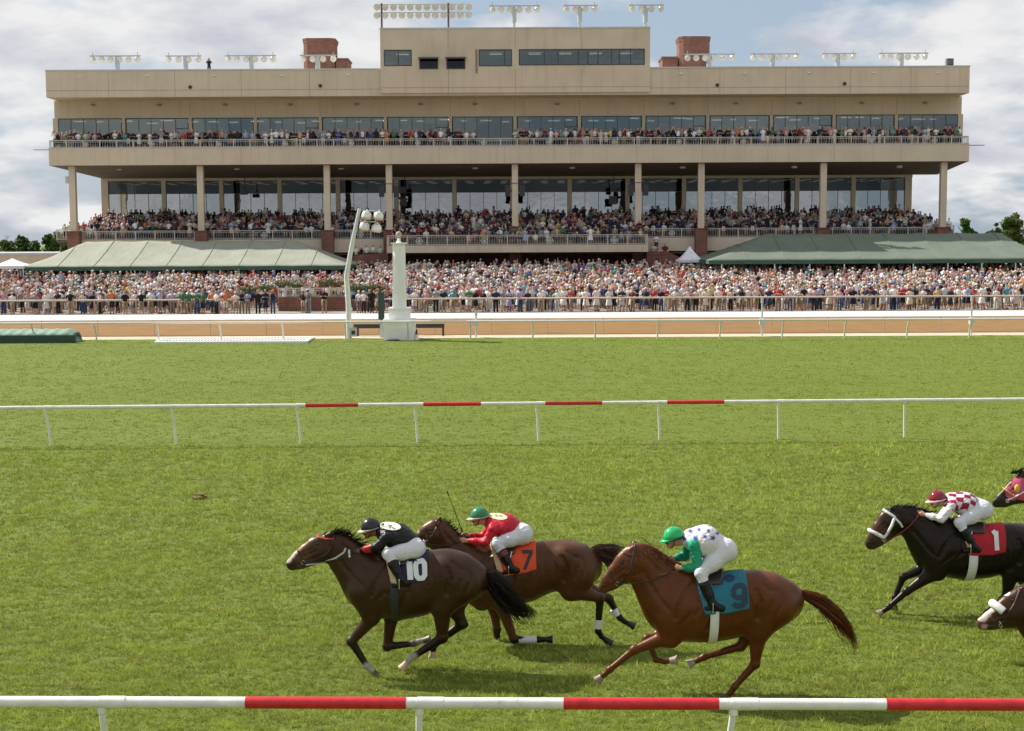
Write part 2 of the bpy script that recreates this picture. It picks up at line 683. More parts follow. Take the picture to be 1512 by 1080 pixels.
# crowd rail between the dirt and the spectators
YC = Y_AP + 0.15
TAN = mat('tan_post', (0.50, 0.36, 0.24), 0.7, 0.15, 3)
for (pa, pb, lab) in ((-220, 352, 'tan and white crowd rail in front of the spectators, left of the winner circle'), (556, 1740, 'long crowd rail in front of the spectators, right of the white finish pillar')):
    xa, xb = X(pa, YC, 445), X(pb, YC, 445)
    root = empty('crowd_rail', ((xa + xb) / 2, YC, 0), 0, lab, 'rail', 'rails holding back the crowd')
    m = MB()
    m.tube([(xa, YC, 1.04), (xb, YC, 1.04)], 0.07, 10)
    smooth_by_angle(m.build('top_rail', mat('rail_cream', (0.62, 0.56, 0.48), 0.5, 0.08, 2), root))
    x = X(pb, YC) if pa < 0 else X(617, YC)
    step = 3.09 * (-1 if pa < 0 else 1)
    if pa < 0:
        x = X(320, YC)
    while xa < x < xb:
        m = MB()
        m.box(x - .055, x + .055, YC - .05, YC + .05, -0.01, 1.0)
        m.build('post', TAN, root)
        x += step

c = G(298, 737)
m = MB()
for k in range(14):
    m.ball((c[0] + RNG.normal(0, .07), c[1] + RNG.normal(0, .05), .03 + RNG.uniform(0, .06)), RNG.uniform(.03, .07), 7, 5, (1.3, 1, .7))
tag(m.build('turf_clod', mat('soil', (.20, .14, .06), .95, .3, 20)), 'lone clod of brown soil lying on the turf at the left', 'clod')
# ------------------------------------------------------------------ grandstand
STUC = mat('stucco', (0.65, 0.545, 0.415), 0.9, 0.07, 0.35, bmp=0.25, bscale=14)
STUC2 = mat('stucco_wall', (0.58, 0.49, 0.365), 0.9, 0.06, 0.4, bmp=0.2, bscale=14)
stain(STUC, 1.1, (1.6, 1, .12), .50, .70, .13, (.9, 1, 1.1))
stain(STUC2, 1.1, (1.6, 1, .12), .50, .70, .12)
TRIM = mat('joint', (0.30, 0.24, 0.18), 0.9)
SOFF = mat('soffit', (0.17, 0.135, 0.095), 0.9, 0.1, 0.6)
ROOFM = mat('roof_membrane', (0.5, 0.49, 0.46), 0.9)
COPE = mat('metal_coping', (0.55, 0.57, 0.58), 0.4, 0.08, 1)
MULL = mat('mullion', (0.05, 0.055, 0.055), 0.4)
RAILM = mat('rail_metal', (0.56, 0.52, 0.46), 0.5, 0.08, 3)
DARK = mat('dark_metal', (0.03, 0.03, 0.032), 0.5)
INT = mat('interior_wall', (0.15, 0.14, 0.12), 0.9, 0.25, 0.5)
CARPET = mat('interior_floor', (0.10, 0.09, 0.08), 0.95)


def brick_mat():
    m, nt, b = new_mat('brick')
    tcn = N(nt, 'ShaderNodeNewGeometry').outputs['Position']
    mp = N(nt, 'ShaderNodeMapping')
    mp.inputs['Rotation'].default_value = (math.pi / 2, 0, 0)
    nt.links.new(tcn, mp.inputs[0])
    br = N(nt, 'ShaderNodeTexBrick')
    br.inputs['Color1'].default_value = (0.24, 0.085, 0.05, 1)
    br.inputs['Color2'].default_value = (0.17, 0.06, 0.04, 1)
    br.inputs['Mortar'].default_value = (0.30, 0.22, 0.17, 1)
    br.inputs['Scale'].default_value = 1.0
    br.inputs['Brick Width'].default_value = 0.4
    br.inputs['Row Height'].default_value = 0.13
    br.inputs['Mortar Size'].default_value = 0.012
    nt.links.new(mp.outputs[0], br.inputs['Vector'])
    mxn = N(nt, 'ShaderNodeMix', data_type='RGBA', blend_type='MULTIPLY')
    mxn.inputs[0].default_value = 1
    nt.links.new(br.outputs['Color'], mxn.inputs[6])
    nt.links.new(ramp(nt, noise(nt, 1.2, 6), [(0.3, (0.7, 0.7, 0.7)), (0.7, (1.15, 1.1, 1.1))]), mxn.inputs[7])
    nt.links.new(mxn.outputs[2], b.inputs['Base Color'])
    b.inputs['Roughness'].default_value = 0.9
    return m


BRICK = brick_mat()


def glass_mat(name, refl, tint, through, rough=0.02, wavy=0.0):
    m, nt, b = new_mat(name)
    nt.nodes.remove(b)
    g = N(nt, 'ShaderNodeBsdfGlossy')
    g.inputs['Roughness'].default_value = rough
    g.inputs['Color'].default_value = (*refl, 1)
    if wavy:
        bp = N(nt, 'ShaderNodeBump')
        bp.inputs['Strength'].default_value = wavy
        bp.inputs['Distance'].default_value = 0.1
        nt.links.new(noise(nt, 0.5, 3), bp.inputs['Height'])
        nt.links.new(bp.outputs[0], g.inputs['Normal'])
    t = N(nt, 'ShaderNodeBsdfTransparent')
    t.inputs['Color'].default_value = (*tint, 1)
    mxn = N(nt, 'ShaderNodeMixShader')
    mxn.inputs[0].default_value = through
    nt.links.new(g.outputs[0], mxn.inputs[1])
    nt.links.new(t.outputs[0], mxn.inputs[2])
    nt.links.new(mxn.outputs[0], nt.nodes['Material Output'].inputs[0])
    return m


GL_UP = glass_mat('glass_upper', (0.33, 0.37, 0.37), (0.45, 0.52, 0.5), 0.62, wavy=0.05)
GL_LO = glass_mat('glass_lower', (0.50, 0.52, 0.52), (0.3, 0.33, 0.33), 0.35, wavy=0.12)
GL_DK = glass_mat('glass_dark', (0.055, 0.06, 0.06), (0.35, 0.36, 0.34), 0.5)  # dark glass; on the lower deck it stands in for the soffit's reflection


def emis(name, col, s):
    m, nt, b = new_mat(name)
    b.inputs['Base Color'].default_value = (*col, 1)
    b.inputs['Emission Color'].default_value = (*col, 1)
    b.inputs['Emission Strength'].default_value = s
    return m


LITE = emis('ceiling_lamp', (1, 0.93, 0.8), 1.6)

YP, YW, YB = 140.0, 143.0, 150.0
gs = empty('grandstand', (0, YB, 0), 0, 'long tan multi storey racecourse grandstand with glazed decks and a raised press box', 'building')

xl, xr = X(67, YP, 104), X(1432, YP, 102)
zT, zB = Z(102, YP), Z(141, YP)
m = MB()
m.box(xl, xr, YP, 176, zB, zT)
m.build('parapet', STUC, gs)
m = MB()
m.box(xl - .03, xr + .03, YP - .06, 176.1, zT, zT + .12)
m.build('coping', COPE, gs)
# panel joints, shadow gap and weep holes
m = MB()
bayx = [X(p, YP, 120) for p in (160, 258, 356, 457, 1063, 1160, 1256, 1345)]
for x in bayx:
    m.box(x - .02, x + .02, YP - .004, YP + .02, zB, zT - .01)
zj = Z(131, YP)
m.box(xl + .01, xr - .01, YP - .006, YP + .02, zj - .02, zj + .02)
m.build('panel_joint', TRIM, gs)
for px, py in ((281, 129), (473, 127), (1059, 126), (1247, 124)):
    m = MB()
    p = P(px, py, YP)
    m.tube([(p[0], YP + .1, p[2]), (p[0], YP - .12, p[2])], 0.17, 12)
    m.build('scupper', DARK, gs)
WL = mat('white_lamp', (0.75, 0.75, 0.72), 0.4)
for px, py in ((118, 113), (217, 112), (317, 112), (416, 112), (514, 111), (1005, 109), (1100, 109), (1195, 108), (1290, 108), (1385, 108)):
    m = MB()
    p = P(px, py, YP)
    m.ball((p[0], YP - .04, p[2]), .22, 10, 6, (1, .5, .35))
    m.build('parapet_lamp', WL, gs)

# press box block
YK = YP - 0.25
kl, kr = X(561, YK, 42), X(960, YK, 42)
kz0, kz1 = Z(137, YK), Z(42.5, YK)
wins = [(567, 608, 73, 97, (588,)), (619, 647, 84, 102, ()), (659, 687, 84, 102, ()), (707, 756, 73, 98, (745,)), (766, 952, 73, 97, (804, 824, 854, 868, 883, 903, 915, 931))]


def pz(py):
    return Z(py, YK)


m = MB()
m.box(kl, kr, YK + 9, 158, kz0, kz1)
cuts = sorted([X(w[0], YK, 85) for w in wins] + [X(w[1], YK, 85) for w in wins])
edges = [kl] + cuts + [kr]
for i in range(0, len(edges), 2):
    m.box(edges[i], edges[i + 1], YK, YK + 9, kz0 + .001 * i, kz1)
for w in wins:
    a, b = X(w[0], YK, 85), X(w[1], YK, 85)
    m.box(a, b, YK, YK + 9, kz0, pz(w[3]))
    m.box(a, b, YK, YK + 9, pz(w[2]), kz1)
m.build('press_box', STUC, gs)
m = MB()
m.box(kl - .04, kr + .04, YK - .06, 158.1, kz1, kz1 + .13)
m.build('press_box_coping', COPE, gs)
m = MB()
for px in (662, 761, 858):
    x = X(px, YK, 100)
    m.box(x - .02, x + .02, YK - .004, YK + .02, kz0, pz(102.5))
    m.box(x - .02, x + .02, YK - .004, YK + .02, pz(72.5), kz1 - .01)
m.box(kl + .01, kr - .01, YK - .006, YK + .02, pz(129) - .02, pz(129) + .02)
m.box(X(702, YK, 100), X(705.5, YK, 100), YK - .05, YK + .05, pz(108), pz(73))
m.build('panel_joint', TRIM, gs)
for w in wins:
    a, b = X(w[0], YK, 85), X(w[1], YK, 85)
    m = MB()
    z0, z1 = pz(w[3]), pz(w[2])
    fw = .1
    m.box(a, b, YK - .03, YK + .1, z0, z0 + fw)
    m.box(a, b, YK - .03, YK + .1, z1 - fw, z1)
    m.box(a, a + fw, YK - .03, YK + .1, z0 + fw, z1 - fw)
    m.box(b - fw, b, YK - .03, YK + .1, z0 + fw, z1 - fw)
    for q in w[4]:
        x = X(q, YK, 85)
        m.box(x - .05, x + .05, YK - .02, YK + .09, z0 + fw, z1 - fw)
    wo_ = m.build('window', MULL, gs)
    m = MB()
    m.box(a + fw, b - fw, YK + .04, YK + .06, z0 + fw, z1 - fw)
    m.build('pane', GL_DK if w[1] - w[0] < 35 else GL_UP, wo_)
    m = MB()
    m.box(a + .02, b - .02, YK + 6, YK + 6.1, z0, z1)
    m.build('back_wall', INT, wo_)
    if w[1] - w[0] > 35:
        m = MB()
        for q in range(max(1, int((b - a) / 3))):
            x = a + 1 + q * 3.0
            m.box(x, x + 1.2, YK + 2.4, YK + 2.8, z1 - .16, z1 - .12)
        m.build('ceiling_lamp', LITE, wo_)
# raised hatches on the two small openings
for px in (619, 659):
    m = MB()
    a, b = X(px - 1, YK, 85), X(px + 29, YK, 85)
    z = pz(84)
    m.hexa([(a, YK - .9, z - .28), (b, YK - .9, z - .28), (b, YK, z - .04), (a, YK, z - .04), (a, YK - .9, z - .24), (b, YK - .9, z - .24), (b, YK, z), (a, YK, z)])
    m.build('hatch', DARK, gs)

# upper storey behind the balcony
ul, ur = X(80, YW, 160), X(1420, YW, 158)
zf = Z(216.5, YP)          # balcony floor
zg1 = Z(172, YW)
m = MB()
m.box(ul, ur, YW, 175, zg1, zB - .005)
m.box(ul, ul + .5, YW + 6, 175, zf, zg1)
m.box(ur - .5, ur, YW + 6, 175, zf, zg1)
m.box(ul + .5, ur - .5, 174, 175, zf, zg1)
m.build('upper_wall', STUC2, gs)
piers = [82, 182.5, 281, 377, 473, 569, 665, 760.5, 855.5, 950.5, 1045, 1139, 1231.5, 1323.5, 1418]
px_x = [X(p, YW, 190) for p in piers]
for i, x in enumerate(px_x):
    m = MB()
    w = .16 if 0 < i < 14 else .25
    m.box(x - w, x + w, YW + .001, YW + .35, zf, zg1)
    m.build('pier', STUC2, gs)
m = MB()
for i in (2, 3, 4, 5, 6, 7, 8, 9, 10, 11, 12, 13):
    m.box(px_x[i] - .02, px_x[i] + .02, YW - .004, YW + .02, zg1, zB - .1)
m.build('panel_joint', TRIM, gs)
m = MB()
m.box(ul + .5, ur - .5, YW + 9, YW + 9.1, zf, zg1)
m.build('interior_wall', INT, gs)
for i in range(14):
    a, b = px_x[i] + .25, px_x[i + 1] - .25
    m = MB()
    z0, z1 = zf + .02, zg1
    n = 5
    for k in range(n + 1):
        x = a + (b - a) * k / n
        m.box(x - .03, x + .03, YW + .12, YW + .2, z0, z1)
    m.box(a, b, YW + .1, YW + .22, z1 - .08, z1 - .001)
    if i % 2 == 1:
        m.box(a + (b - a) * .8, b, YW + .11, YW + .21, z0 + 2.05, z0 + 2.13)
    f = m.build('window', MULL, gs)
    m = MB()
    for k in range(n):
        c0, c1 = a + (b - a) * k / n + .03, a + (b - a) * (k + 1) / n - .03
        t = RNG.uniform(-.006, .006)
        m.hexa([(c0, YW + .15, z0), (c1, YW + .15 + t, z0), (c1, YW + .17 + t, z0), (c0, YW + .17, z0), (c0, YW + .15, z1 - .08), (c1, YW + .15 + t, z1 - .08), (c1, YW + .17 + t, z1 - .08), (c0, YW + .17, z1 - .08)])
    m.build('pane', GL_UP, f)
    m = MB()
    for k in range(3):
        x = a + (b - a) * (k + RNG.uniform(.2, .6)) / 3
        yy = YW + RNG.uniform(2, 6)
        m.box(x, x + RNG.uniform(.5, 1.3), yy, yy + .35, z1 - .1, z1 - .06)
    m.build('ceiling_lamp', LITE, f)
# glazed returns at both ends
for s, x in ((0, ul), (1, ur)):
    m = MB()
    for k in range(5):
        y = YW + .35 + k * 1.4
        m.box(x + (.02 if s == 0 else -.14), x + (.14 if s == 0 else -.02), y, y + .08, zf, zg1)
    f = m.build('window', MULL, gs)
    m = MB()
    m.box(x + (.06 if s == 0 else -.1), x + (.1 if s == 0 else -.06), YW + .36, YW + 6, zf, zg1)
    m.build('pane', GL_UP, f)
REFL0 = mat('camera_housing', (.55, .55, .52), .5)
GREY = mat('lamp_grey', (0.30, 0.27, 0.24), 0.5)
for px in (138, 236, 333, 429, 527, 621, 701, 823, 993, 1086, 1180, 1272, 1366):
    m = MB()
    p = P(px, 156 - 4 * px / 1512, YW)
    m.ball((p[0], YW - .2, p[2]), .26, 10, 6, (1, .8, .45))
    m.box(p[0] - .05, p[0] + .05, YW - .2, YW + .05, p[2], p[2] + .08)
    m.build('wall_lamp', GREY, gs)

# balcony slab with a soffit that falls towards the back
bl, br_ = X(72, YP, 230), X(1431, YP, 228)
zs0 = Z(241.5, YP)
zs1 = Z(261, YB)
m = MB()
m.hexa([(bl, YP, zs0), (br_, YP, zs0), (br_, YB + .2, zs1), (bl + 2.2, YB + .2, zs1), (bl, YP, zf), (br_, YP, zf), (br_, YB + .2, zf), (bl + 2.2, YB + .2, zf)])
m.build('balcony', STUC, gs)
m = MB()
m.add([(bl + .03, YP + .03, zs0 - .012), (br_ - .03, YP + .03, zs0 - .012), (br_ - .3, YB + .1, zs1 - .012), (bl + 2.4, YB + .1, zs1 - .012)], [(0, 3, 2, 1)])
m.build('balcony_soffit', SOFF, gs)  # dark sheet under the stucco slab, its shade put into the colour
m = MB()
m.box(bl - .02, br_ + .02, YP - .05, YP + .05, zf, zf + .07)
m.box(bl - 1.6, bl + .1, YP + .2, YP + 1.0, zf - .1, zf - .04)
m.box(br_ - .1, br_ + 1.6, YP + .2, YP + 1.0, zf - .1, zf - .04)
m.build('balcony_edge', COPE, gs)
m = MB()
for px in (161, 258, 356, 453, 551, 648, 745, 843, 940, 1037, 1134, 1232, 1330):
    x = X(px, YP, 230)
    m.box(x - .012, x + .012, YP - .003, YP + .02, zs0, zf - .01)
m.build('panel_joint', TRIM, gs)
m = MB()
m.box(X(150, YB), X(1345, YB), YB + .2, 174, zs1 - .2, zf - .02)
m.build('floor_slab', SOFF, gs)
WH = mat('soffit_lamp', (0.7, 0.68, 0.62), 0.4)
for px in (176, 350, 504, 702, 845, 1008, 1173, 1328):
    m = MB()
    p = P(px, 247 - 4 * px / 1512, YP + 3)
    m.lathe((p[0], YP + 3, p[2] - .02), [(.08, -.32), (.3, -.28), (.28, -.08), (.1, 0), (.1, .5)], 12)
    m.build('soffit_lamp', WH, gs)


def railing(name, x0, x1, y, z0, z1, parent, step=1.9, bal=.12, diamonds=(), sides=0):
    root = MB()
    root.box(x0, x1, y - .04, y + .04, z1 - .07, z1)
    root.box(x0, x1, y - .03, y + .03, z1 - .20, z1 - .16)
    root.box(x0, x1, y - .03, y + .03, z0 + .06, z0 + .11)
    n = max(2, int(round((x1 - x0) / step)))
    for k in range(n + 1):
        x = x0 + (x1 - x0) * k / n
        root.box(x - .045, x + .045, y - .045, y + .045, z0, z1 - .001)
    nb = int((x1 - x0) / .24)
    for k in range(nb):
        x = x0 + (x1 - x0) * (k + .5) / nb
        root.box(x - .011, x + .011, y - .011, y + .011, z0 + .11, z1 - .2)
    if sides:
        for x in (x0, x1):
            root.box(x - .04, x + .04, y, y + sides, z1 - .07, z1 - .001)
            root.box(x - .03, x + .03, y, y + sides, z0 + .06, z0 + .11)
            for k in range(int(sides / .3)):
                root.box(x - .012, x + .012, y + .3 * k + .15, y + .3 * k + .175, z0 + .1, z1 - .08)
    o = root.build(name, RAILM, parent)
    for x in diamonds:
        m = MB()
        zc_ = (z0 + z1) / 2 - .05
        hh = (z1 - z0) * .40
        for r0, r1 in ((hh, hh * .72), (hh * .45, 0.001)):
            q = [(x + r0, zc_), (x, zc_ + r0), (x - r0, zc_), (x, zc_ - r0)]
            q2 = [(x + r1, zc_), (x, zc_ + r1), (x - r1, zc_), (x, zc_ - r1)]
            for i in range(4):
                j = (i + 1) % 4
                m.hexa([(q[i][0], y - .07, q[i][1]), (q[j][0], y - .07, q[j][1]), (q[j][0], y - .05, q[j][1]), (q[i][0], y - .05, q[i][1]),
                        (q2[i][0], y - .07, q2[i][1]), (q2[j][0], y - .07, q2[j][1]), (q2[j][0], y - .05, q2[j][1]), (q2[i][0], y - .05, q2[i][1])])
        m.build('diamond_panel', RAILM, o)
    return o


zrT = Z(204, YP)
railing('balcony_railing', bl + .1, br_ - .1, YP + .12, zf + .05, zrT, gs, 1.62, diamonds=[X(p, YP, 210) for p in (126, 224, 323, 421, 519, 617, 714, 810, 907, 1003, 1098, 1192, 1287, 1380)], sides=2.8)

# lower deck: lintel, posts and glass
gl, gr = X(152, YB, 290), X(1347, YB, 290)
zlg1, zlt, zlg0 = Z(265, YB), Z(284, YB), Z(321, YB)
m = MB()
m.box(gl, gr, YB, YB + .6, zlg1, zs1 - .004)
m.build('lintel', STUC2, gs)
posts2 = [155, 242, 327, 413, 499, 585, 671, 756.5, 841, 926.5, 1010, 1093, 1177, 1260, 1341]
p2x = [X(p, YB, 290) for p in posts2]
for i, x in enumerate(p2x):
    m = MB()
    w = .22 if 0 < i < 14 else .36
    m.box(x - w, x + w, YB - .06, YB + .5, zlg0 - 1.2, zlg1 + .3)
    m.build('mullion_post', STUC2, gs)
m = MB()
m.box(gl, gr, YB + .01, YB + .5, zlg0 - 2.0, zlg0)
m.build('sill_wall', STUC2, gs)
m = MB()
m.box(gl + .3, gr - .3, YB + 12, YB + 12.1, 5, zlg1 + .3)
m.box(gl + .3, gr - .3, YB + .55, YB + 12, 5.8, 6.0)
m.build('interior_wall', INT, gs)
for i in range(14):
    a, b = p2x[i] + .22, p2x[i + 1] - .22
    m = MB()
    for k in range(5):
        x = a + (b - a) * k / 4
        m.box(x - .025, x + .025, YB + .1, YB + .17, zlg0, zlg1)
    m.box(a, b, YB + .1, YB + .17, zlt - .02, zlt + .02)
    f = m.build('window', MULL, gs)
    m = MB()
    m.box(a, b, YB + .12, YB + .14, zlt + .02, zlg1)
    m.build('soffit_reflection_pane', GL_DK, f)  # mirrored soffit put in as a band of darker panes
    m = MB()
    for k in range(4):
        c0, c1 = a + (b - a) * k / 4 + .025, a + (b - a) * (k + 1) / 4 - .025
        t, u = RNG.uniform(-.008, .008), .03
        m.hexa([(c0, YB + .12, zlg0), (c1, YB + .12 + t, zlg0), (c1, YB + .14 + t, zlg0), (c0, YB + .14, zlg0), (c0, YB + .12 + u, zlt - .02), (c1, YB + .12 + u + t, zlt - .02), (c1, YB + .14 + u + t, zlt - .02), (c0, YB + .14 + u, zlt - .02)])
    m.build('pane', GL_LO, f)
    m = MB()
    for k in range(3):
        for j in range(4):
            x = a + (b - a) * (k + .5) / 3 + RNG.uniform(-.3, .3)
            m.box(x, x + .7, YB + 2 + 2 * j, YB + 2.12 + 2 * j, zlg1 - .12, zlg1 - .08)
    m.build('ceiling_lamp', LITE, f)

# front columns with brick bases
Yc = YP + .9
for px in (108.5, 297, 483.5, 575, 760.5, 942, 1035, 1215, 1392):
    x = X(px, Yc, 300)
    zt = zs0 + .05
    zb = Z(340 if px not in (760.5,) else 336, Yc)
    m = MB()
    m.box(x - .3, x + .3, Yc - .3, Yc + .3, zb, zt)
    c = m.build('column', STUC, gs)
    m = MB()
    m.box(x - .58, x + .58, Yc - .58, Yc + .58, apron_z(Yc) - .1, zb)
    m.box(x - .64, x + .64, Yc - .64, Yc + .64, zb - .002, zb + .1)
    m.build('brick_pier', BRICK, c)
    if px in (575, 760.5, 942):
        m = MB()
        zq = Z(282, Yc)
        for s in (-1, 1):
            m.box(x + s * .72 - .25, x + s * .72 + .25, Yc - .5, Yc - .1, zq - .55, zq + .55)
            m.box(x + s * .3, x + s * .6, Yc - .3, Yc - .25, zq - .1, zq + .1)
        m.box(x - .9, x + .9, Yc - .36, Yc - .3, zq + .7, zq + .76)
        m.build('loudspeaker', DARK, c)

# loudspeaker clusters and cameras under the balcony
for px, py, w_, h_ in ((360, 285, 1.0, .5), (596, 281, .8, .9), (596, 299, .9, 1.0), (905, 279, .8, .8), (905, 296, 1.1, 1.1), (101, 266, .5, .9)):
    q = P(px, py, 146.5 if px > 200 else 141)
    m = MB()
    w_, h_ = w_ * .7, h_ * .75
    m.box(q[0] - w_ / 2, q[0] + w_ / 2, q[1] - .4, q[1] + .3, q[2] - h_ / 2, q[2] + h_ / 2)
    m.box(q[0] - w_ / 2 + .08, q[0] + w_ / 2 - .08, q[1] - .43, q[1] - .4, q[2] - h_ / 2 + .08, q[2] + h_ / 2 - .08)
    m.tube([(q[0] + .1, q[1], q[2] + h_ / 2), (q[0] + .1, q[1] + .3, q[2] + h_ / 2 + (1.4 if px > 200 else .1))], .05, 6)
    m.build('loudspeaker', DARK if px > 200 else REFL0, gs)
# seating deck
zdf = Z(352, YP + 1.2)
CL, CR = X(571, 136.5, 360), X(957, 136.5, 360)
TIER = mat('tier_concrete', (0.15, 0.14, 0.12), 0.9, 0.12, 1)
sl, sr_ = X(113, 141.6, 345), X(1396, 141.6, 342)
for a, b in ((sl, CL), (CR, sr_)):
    m = MB()
    m.box(a, b, 141.3, 142.4, Z(372, 141.3), zdf)
    for k in range(9):
        m.box(a, b, 142.4 + .82 * k, 142.4 + .82 * (k + 1) - (.002 if k < 8 else 0), 4.0, zdf + .165 * (k + 1))
    m.build('seating_tier', TIER, gs)
    m = MB()
    m.box(a + .01, b - .01, 141.26, 141.31, Z(372, 141.3) + .01, zdf - .01)
    m.build('deck_fascia', STUC, gs)
zc0, zc1 = Z(373, 136.5), Z(362.5, 136.5)
m = MB()
m.box(CL, CR, 136.5, 138.2, zc0, zc1)
m.build('deck_slab', STUC, gs)
m = MB()
for k in range(13):
    m.box(CL + .003, CR - .003, 138.2 + .9 * k, 138.2 + .9 * (k + 1) - (.002 if k < 12 else 0), zc0 + .003, zc1 + .175 * (k + 1))
m.build('central_tier', TIER, gs)
railing('deck_railing', CL + .05, CR - .05, 136.62, zc1, Z(347, 136.5), gs, 1.9, diamonds=[X(p, 136.6, 355) for p in (619, 715, 812, 907)], sides=2.5)
for a, b, dm in ((sl, CL, (390, 532)), (CR, sr_, (992,))):
    railing('deck_railing', a + .05, b - .05, 141.42, zdf, Z(338.5, 141.4), gs, 1.9, diamonds=[X(p, 141.4, 345) for p in dm], sides=3)
# lower back wall, ground floor shops in shade
m = MB()
m.box(sl, sr_, 148.0, 149.5, .5, 4.6)
m.build('ground_floor_wall', BRICK, gs)
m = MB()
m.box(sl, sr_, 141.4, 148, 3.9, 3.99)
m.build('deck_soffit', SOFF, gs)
m = MB()
m.box(X(110, 141), X(1398, 141), 149.5, 175, 1.5, 7.2)
m.build('core', STUC2, gs)
# side platforms
for (a, b) in ((85, 112), (1393, 1407)):
    xa, xb = X(a, 141.5, 350), X(b, 141.5, 350)
    m = MB()
    m.box(xa, xb, 141.2, 150, zdf - .25, zdf)
    m.tube([(xa + .3, 141.5, zdf - .2), (xa + .3, 141.5, 1)], .07, 8)
    m.build('side_platform', TIER, gs)
    railing('side_railing', xa, xb, 141.3, zdf, zdf + 1.08, gs, 1.0, sides=4)
# brick stair flanks
YS = 138.6
for pts in (((519, 394), (519, 379), (547, 375), (573, 375), (573, 394)), ((955, 394), (955, 371), (985, 372), (1022, 388), (1022, 394))):
    m = MB()
    n = len(pts)
    fr = [P(a, b, YS) for a, b in pts]
    for p in (fr[0], fr[-1]):
        p[2] = 1.0
    vs = [(p[0], YS, p[2]) for p in fr] + [(p[0], YS + 2.4, p[2]) for p in fr]
    m.add(vs, [tuple(range(n)), tuple(range(2 * n - 1, n - 1, -1))] + [(i, i + n, (i + 1) % n + n, (i + 1) % n) for i in range(n)])
    m.build('stair_flank', BRICK, gs)
# chimneys
for (a, b, c, d) in ((446, 495, 495, 512), (1002, 1050, 979, 1002)):
    YQ = 166
    m = MB()
    x0, x1 = X(a, YQ, 80), X(b, YQ, 80)
    zt = Z(55, YQ)
    w = x1 - x0
    cx = (x0 + x1) / 2

    def octo(h0, h1, wd):
        q = []
        ch = wd * .13
        for sx_, sy_ in ((-1, -1), (1, -1), (1, 1), (-1, 1)):
            pass
        hw = wd / 2
        pts = [(-hw, -hw + ch), (-hw + ch, -hw), (hw - ch, -hw), (hw, -hw + ch), (hw, hw - ch), (hw - ch, hw), (-hw + ch, hw), (-hw, hw - ch)]
        vs = [(cx + p[0], YQ + hw + p[1], h0) for p in pts] + [(cx + p[0], YQ + hw + p[1], h1) for p in pts]
        m.add(vs, [tuple(range(8))[::-1], tuple(range(8, 16))] + [(i, (i + 1) % 8, (i + 1) % 8 + 8, i + 8) for i in range(8)])
    octo(18, zt - .5, w * .94)
    octo(zt - .5, zt - .25, w * .98)
    octo(zt - .25, zt, w)
    x2, x3 = X(c, YQ, 80), X(d, YQ, 80)
    zt2 = Z(84, YQ)
    m.box(x2, x3, YQ + .6, YQ + 4.6, 18, zt2 - .2)
    m.box(x2 - .1 * (a > 700), x3 + .1 * (a < 700), YQ + .5, YQ + 4.7, zt2 - .2, zt2)
    m.build('chimney', BRICK, gs)


# ------------------------------------------------------------------ floodlights on the roof
REFL = mat('lamp_bowl', (0.62, 0.60, 0.55), 0.35, 0.1, 4, metal=0.4)
LENS = mat('lamp_lens', (0.72, 0.66, 0.55), 0.15, 0.1, 5)
POLE = mat('lamp_pole', (0.50, 0.51, 0.50), 0.45, 0.08, 3, metal=0.3)


def lamp_head(m, c, d, r):
    d = np.array(d, float)
    d /= np.linalg.norm(d)
    c = np.array(c, float)
    m.cur = 0
    m.tube([c - d * r * 1.1, c - d * r * .9, c - d * r * .35, c + d * r * .25], [r * .25, r * .45, r * .9, r], 12)
    m.cur = 1
    m.tube([c + d * r * .22, c + d * r * .34], [r * .93, r * .8], 12)


rigs = [  # centre pole px, x range px, lamps, bar y px, base y px, yoke depth, pole style, label
    ((173,), (137, 203), 6, 83, 103, 143, 'first floodlight rig from the left on the roof, six lamps'),
    ((274,), (249, 293), 4, 83, 103, 143, 'second floodlight rig from the left on the roof, four lamps'),
    ((371,), (337, 403), 6, 82.5, 103, 143, 'six lamp floodlight rig on the roof between a standing man and the left chimney'),
    ((469,), (447, 492), 4, 82, 102, 143, 'four lamp floodlight rig on the roof in front of the left brick chimney'),
    ((759,), (727, 793), 6, 9, 41, 141.5, 'six lamp floodlight rig above the middle of the press box'),
    ((856,), (836, 878), 4, 8.5, 41, 141.5, 'four lamp floodlight rig on the press box, second from its right end'),
    ((953,), (933, 976), 4, 8, 41, 141.5, 'four lamp floodlight rig at the right end of the press box roof'),
    ((1047,), (1015, 1081), 6, 80.5, 101, 143, 'six lamp floodlight rig on the roof in front of the right brick chimney'),
    ((1141,), (1112, 1176), 6, 80, 100, 143, 'six lamp floodlight rig, first to the right of the right chimney'),
    ((1237,), (1218, 1260), 4, 79.5, 100, 143, 'four lamp floodlight rig on the right part of the roof'),
    ((1331,), (1302, 1366), 6, 79, 100, 143, 'last floodlight rig at the right end of the roof, six lamps'),
]
